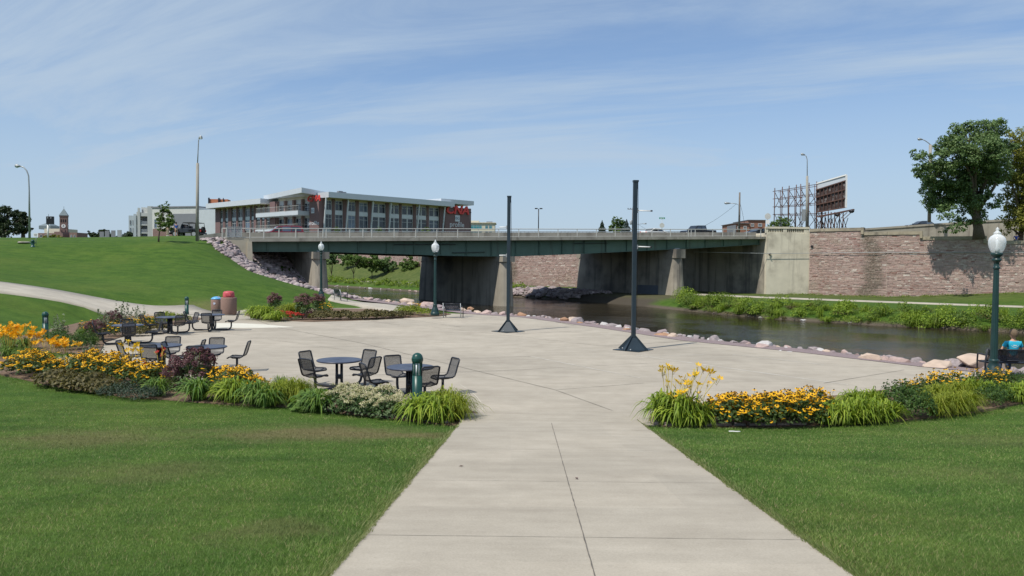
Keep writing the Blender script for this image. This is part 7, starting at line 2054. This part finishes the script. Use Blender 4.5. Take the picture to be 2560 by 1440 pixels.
# open jeep style off-roader on the ridge
jb = P(470, 600, 96); jb.z = H(jb.x, jb.y)+.0
def cage(t):
    b = MB()
    for y in (-.66,.66): b.tube([(.55,y,1.05),(.25,y,1.76),(-1.75,y,1.76),(-1.85,y,1.05)], .04, 6); b.tube([(-.6,y,1.0),(-.6,y,1.76)], .04, 6)
    for x in (.25,-.6,-1.75): b.tube([(x,-.66,1.76),(x,.66,1.76)], .04, 6)
    b.build('roll_cage', M['black'], t)
    b = MB(); b.extr([(.28,-.7,1.78),(-1.0,-.7,1.80),(-1.0,.7,1.80),(.28,.7,1.78)], (0,0,.03)); b.build('soft_top', M['black'], t)
    b = MB(); b.tube([(-2.12,0,.95),(-1.92,0,.95)], .37, 18, False); b.build('spare_wheel', M['tire'], t)
    for s in (-1,1):
        for x in (1.25,-1.2): b = MB(); b.extr([(x-.62,s*.72,.62),(x-.4,s*.72,.93),(x+.4,s*.72,.95),(x+.68,s*.72,.80),(x+.68,s*.72,.75),(x+.38,s*.72,.88),(x-.38,s*.72,.86),(x-.56,s*.72,.60)], (0,s*.2,0)); b.build('fender', M['black'], t)
        b = MB(); b.box((-.15,s*.4,1.05), (.35,.45,.7)); b.build('seat', M['steel_dark'], t, bevel=.06)
car('off_road_car', 'black open topped off road car parked on the ridge by the concrete lamp pole', 'car', tuple(jb), radians(172), M['dark_car'], 4.0, 1.56, 1.8,
    [(-1.9,.55),(1.85,.55),(1.9,.95),(1.75,1.05),(.65,1.10),(-1.9,1.08)], [(.62,1.09),(.45,1.60),(.38,1.60),(.50,1.09)], [], (.41,1.22), extra=cage)
# ================================================================== PEOPLE
def skinned(name, vs, es, mat_, parent, sub=2):
    me = bpy.data.meshes.new(name); me.from_pydata([v[0] for v in vs], es, [])
    o = bpy.data.objects.new(name, me); COL.objects.link(o)
    s = o.modifiers.new('skin', 'SKIN'); s.use_smooth_shade = True
    for i, v in enumerate(vs):
        d = me.skin_vertices[0].data[i]; d.radius = (v[1], v[2] if len(v) > 2 else v[1]); d.use_root = (i == 0)
    u = o.modifiers.new('sub', 'SUBSURF'); u.levels = sub; u.render_levels = sub
    dg = bpy.context.evaluated_depsgraph_get()
    out = bpy.data.meshes.new_from_object(o.evaluated_get(dg)); bpy.data.objects.remove(o)
    out.materials.clear(); out.materials.append(mat_)
    return link(name, out, parent)
def lerpv(a, c, t): return tuple(a[i]+(c[i]-a[i])*t for i in range(3))
def person(label, loc, rz, pose, shirt, legs, hair, hair_len=.0, sleeve=.6, leg_cover=.55, shoe=None, size=1.0):
    """Faces +y. pose: hip height, torso lean, and per side elbow, wrist, knee, ankle."""
    t = thing('person', label, 'person', loc, rz); t.scale = (size,)*3
    hz = pose['hip']; ln = pose.get('lean', 0.0)
    sp = lambda h: (0, ln*h, hz+h)
    V = [(sp(0),.135,.115),(sp(.16),.125,.105),(sp(.33),.150,.115),(sp(.47),.11,.085),(sp(.545),.058),(sp(.60),.056)]
    hd = pose.get('head', (0,.02)); hc = sp(.668)
    V += [((hc[0]+hd[0]*.3, hc[1]+hd[1]*.3+.012, hc[2]-.035),.070,.080),((hc[0]+hd[0]*.6, hc[1]+hd[1]*.6, hc[2]+.045),.080,.098),((hc[0]+hd[0], hc[1]+hd[1]-.005, hc[2]+.100),.058,.072)]
    E = [(0,1),(1,2),(2,3),(3,4),(4,5),(5,6),(6,7),(7,8)]
    head_c = Vector((hc[0]+hd[0]*.6, hc[1]+hd[1]*.6, hc[2]+.045))
    n0 = len(V); V.append(((head_c.x, head_c.y+.108, head_c.z-.015),.016)); E.append((7,n0))         # nose
    for s in (-1,1): n0 = len(V); V.append(((head_c.x+s*.092, head_c.y-.005, head_c.z-.01),.014,.024)); E.append((7,n0))   # ears
    S = [(sp(.02),.150,.125),(sp(.16),.142,.120),(sp(.33),.165,.128),(sp(.46),.135,.100),(sp(.515),.090,.080),(sp(.545),.066,.066)]; SE = [(0,1),(1,2),(2,3),(3,4),(4,5)]
    T = [(sp(.03),.148,.128),(sp(-.06),.145,.125)]; TE = [(0,1)]
    for s, k in ((-1,'L'),(1,'R')):
        sh = (s*.185, ln*.46, hz+.455); el, wr = pose['el'+k], pose['wr'+k]
        i = len(V); V += [(sh,.058),(lerpv(sh,el,.5),.050),(el,.041),(lerpv(el,wr,.45),.038),(wr,.027)]; E += [(3,i),(i,i+1),(i+1,i+2),(i+2,i+3),(i+3,i+4)]
        dv = (Vector(wr)-Vector(el)).normalized(); pn = Vector((s,0,0)).cross(dv); pn = pn.normalized() if pn.length > .1 else Vector((0,1,0))
        pc = Vector(wr)+dv*.055; V.append((tuple(pc),.036,.02)); pi_ = len(V)-1; E.append((i+4,pi_))
        for j, (off, fl) in enumerate(((-.028,.070),(-.010,.080),(.009,.076),(.026,.060))):
            b0 = pc+dv*.035+pn*off; m1 = b0+dv*fl*.5+Vector((-s*.012,0,0)); m2 = m1+dv*fl*.42+Vector((-s*.022,0,0))
            V += [(tuple(b0),.010),(tuple(m1),.009),(tuple(m2),.0075)]; q = len(V); E += [(pi_,q-3),(q-3,q-2),(q-2,q-1)]
        th = Vector(wr)+dv*.03+pn*-.03; V += [(tuple(th),.012),(tuple(th+dv*.03-pn*.025),.010),(tuple(th+dv*.058-pn*.03),.008)]; q = len(V); E += [(i+4,q-3),(q-3,q-2),(q-2,q-1)]
        j = len(S); c1 = lerpv(sh,el,sleeve*.5); c2 = lerpv(sh,el,sleeve); S += [(sh,.072),(c1,.066),(c2,.060)]; SE += [(3,j),(j,j+1),(j+1,j+2)]
        hp = (s*.095, ln*0, hz-.04); kn, an = pose['kn'+k], pose['an'+k]
        i = len(V); toe = (an[0]+s*.02, an[1]+.15, an[2]-.045)
        V += [(hp,.088),(lerpv(hp,kn,.5),.078),(kn,.056),(lerpv(kn,an,.35),.055),(an,.036),(toe,.034,.026)]; E += [(0,i),(i,i+1),(i+1,i+2),(i+2,i+3),(i+3,i+4),(i+4,i+5)]
        j = len(T); T.append((hp,.105)); TE.append((1,j)); pr = j; cov = leg_cover
        path = [(lerpv(hp,kn,.5),.095),(kn,.080),(lerpv(kn,an,.5),.072),(lerpv(kn,an,.95),.066)]
        for m_, (c, rr_) in enumerate(path):
            if cov >= (m_+1)*.25-.01: T.append((c,rr_)); TE.append((pr,len(T)-1)); pr = len(T)-1
        b = MB(); a = Vector(an); b.tube([a+Vector((0,-.05,-.05)), a+Vector((s*.005,.05,-.05)), a+Vector((s*.015,.13,-.058)), a+Vector((s*.02,.18,-.062))], [.042,.046,.044,.028], 8); b.build('shoe', shoe or M['white'], t)
    skinned('body', V, E, M['skin'], t)
    so_ = skinned('shirt', S, SE, shirt, t); skinned('trousers', T, TE, legs, t)
    b = MB(); n, mz = 18, 8; vs = []                      # hair cap, longer at the back
    for i in range(mz+1):
        ph = (pi*.60)*i/mz
        for j in range(n):
            a = 2*pi*j/n; back = max(0, -sin(a)); front = max(0, sin(a))
            p2 = ph*(1-.42*front+.16*back) 
            w_ = 1+.05*sin(a*7+i)
            vs.append((head_c.x+.112*w_*sin(p2)*cos(a), head_c.y-.014+.128*w_*sin(p2)*sin(a), head_c.z+.028+.130*cos(p2)-hair_len*back*(i/mz)**2))
    fs = [(i*n+j, i*n+(j+1)%n, (i+1)*n+(j+1)%n, (i+1)*n+j) for i in range(mz) for j in range(n)]
    b.add(vs, [tuple(reversed(f)) for f in fs], True); b.build('hair', hair, t)
    for s in (-1,1):
        b = MB(); c = (head_c.x+s*.034, head_c.y+.088, head_c.z+.005); b.lathe([(.001,-.010),(.009,-.005),(.011,0),(.009,.005),(.001,.010)], 8, c); b.build('eye', M['black'], t)
    b = MB(); b.box((head_c.x, head_c.y+.093, head_c.z-.062), (.045,.012,.010)); b.build('mouth', M['red_lid'], t)
    return t, so_, head_c
M['teal_shirt'] = surf('teal t-shirt', (.025,.42,.60), .8, .08, 4); M['blue_shirt'] = surf('blue shirt', (.03,.12,.42), .8, .1, 5); M['royal'] = surf('dark blue shirt', (.03,.06,.30), .8, .1, 5)
M['grey_shirt'] = surf('grey shirt', (.17,.18,.17), .85, .12, 5); M['khaki'] = surf('khaki trousers', (.34,.29,.21), .85, .1, 6); M['denim'] = surf('blue denim', (.06,.09,.16), .85, .15, 6)
M['hair_blond'] = surf('short ash brown hair', (.15,.105,.065), .7, .35, 28, .5, 60); M['hair_dark'] = surf('dark hair', (.03,.022,.018), .6, .3, 20)
sit = dict(hip=.56, lean=-.06, elL=(-.30,.02,.78), wrL=(-.20,.25,.66), elR=(.30,.02,.78), wrR=(.20,.25,.66), knL=(-.13,.44,.53), anL=(-.13,.46,.11), knR=(.13,.44,.53), anR=(.13,.46,.11), head=(0,.03))
def bench_spot(dx, dy): a = radians(-6); return (RB.x+dx*cos(a)-dy*sin(a), RB.y+dx*sin(a)+dy*cos(a), RB.z)
wm, shirt_o, hc_ = person('woman with short light brown hair in a teal shirt on the lamp post bench', bench_spot(-.02,.17), radians(-6), sit, M['teal_shirt'], M['denim'], M['hair_blond'], .035, .62, 1.0)
from mathutils.bvhtree import BVHTree
def emblem(shirt_obj, parent):
    bm = bmesh.new(); bm.from_mesh(shirt_obj.data); bv = BVHTree.FromBMesh(bm); bm.free()
    b = MB()
    def strip(pts, w):
        vs = []
        for x, z in pts:
            for dz in (w/2,-w/2):
                h = bv.ray_cast(Vector((x,-1,z+dz)), Vector((0,1,0)))[0]; vs.append((x, (h.y if h else -.15)-.004, z+dz))
        b.add(vs, [(2*i,2*i+1,2*i+3,2*i+2) for i in range(len(pts)-1)])
    strip([(-.10+.2*i/12, .945-.055*(1-((i-6)/6)**2)) for i in range(13)], .012)
    strip([(-.05+.10*i/8, .950-.004*i/8) for i in range(9)], .018)
    b.build('emblem', M['white'], shirt_obj)
emblem(shirt_o, wm)
# the two people at the off-road car
pb = P(441, 600, 93.5); pb.z = H(pb.x, pb.y)
person('person in blue top and tan shorts leaning over the off road car', tuple(pb), radians(48), dict(hip=.92, lean=.10, elL=(-.26,.12,1.10), wrL=(-.20,.36,1.08), elR=(.27,.10,1.10), wrR=(.22,.34,1.06), knL=(-.10,.03,.50), anL=(-.11,-.02,.10), knR=(.10,.02,.50), anR=(.12,-.05,.10)), M['blue_shirt'], M['khaki'], M['hair_dark'], .02, .35, .25, size=1.0)
pb = P(419, 600, 92); pb.z = H(pb.x, pb.y)
person('person in a grey shirt and khaki trousers standing beside the young tree', tuple(pb), radians(-30), dict(hip=.94, lean=.02, elL=(-.25,-.03,1.14), wrL=(-.26,.06,.90), elR=(.25,-.03,1.14), wrR=(.26,.06,.90), knL=(-.10,.02,.51), anL=(-.11,-.02,.10), knR=(.10,.02,.51), anR=(.12,-.02,.10)), M['grey_shirt'], M['khaki'], M['hair_dark'], .0, .7, 1.0)
q = wall_pt(2547)[0]; zz = steps[-1][2]+.42
person('person in dark blue shirt sitting on the stone wall at the right edge', (q.x-.15, q.y+.25, zz-.47), radians(-20), dict(hip=.56, lean=.12, elL=(-.29,.14,.80), wrL=(-.16,.36,.66), elR=(.29,.14,.80), wrR=(.16,.36,.66), knL=(-.13,.44,.55), anL=(-.13,.46,.58), knR=(.13,.42,.55), anR=(.13,.80,.56)), M['royal'], M['denim'], M['hair_dark'], .0, .7, 1.0)
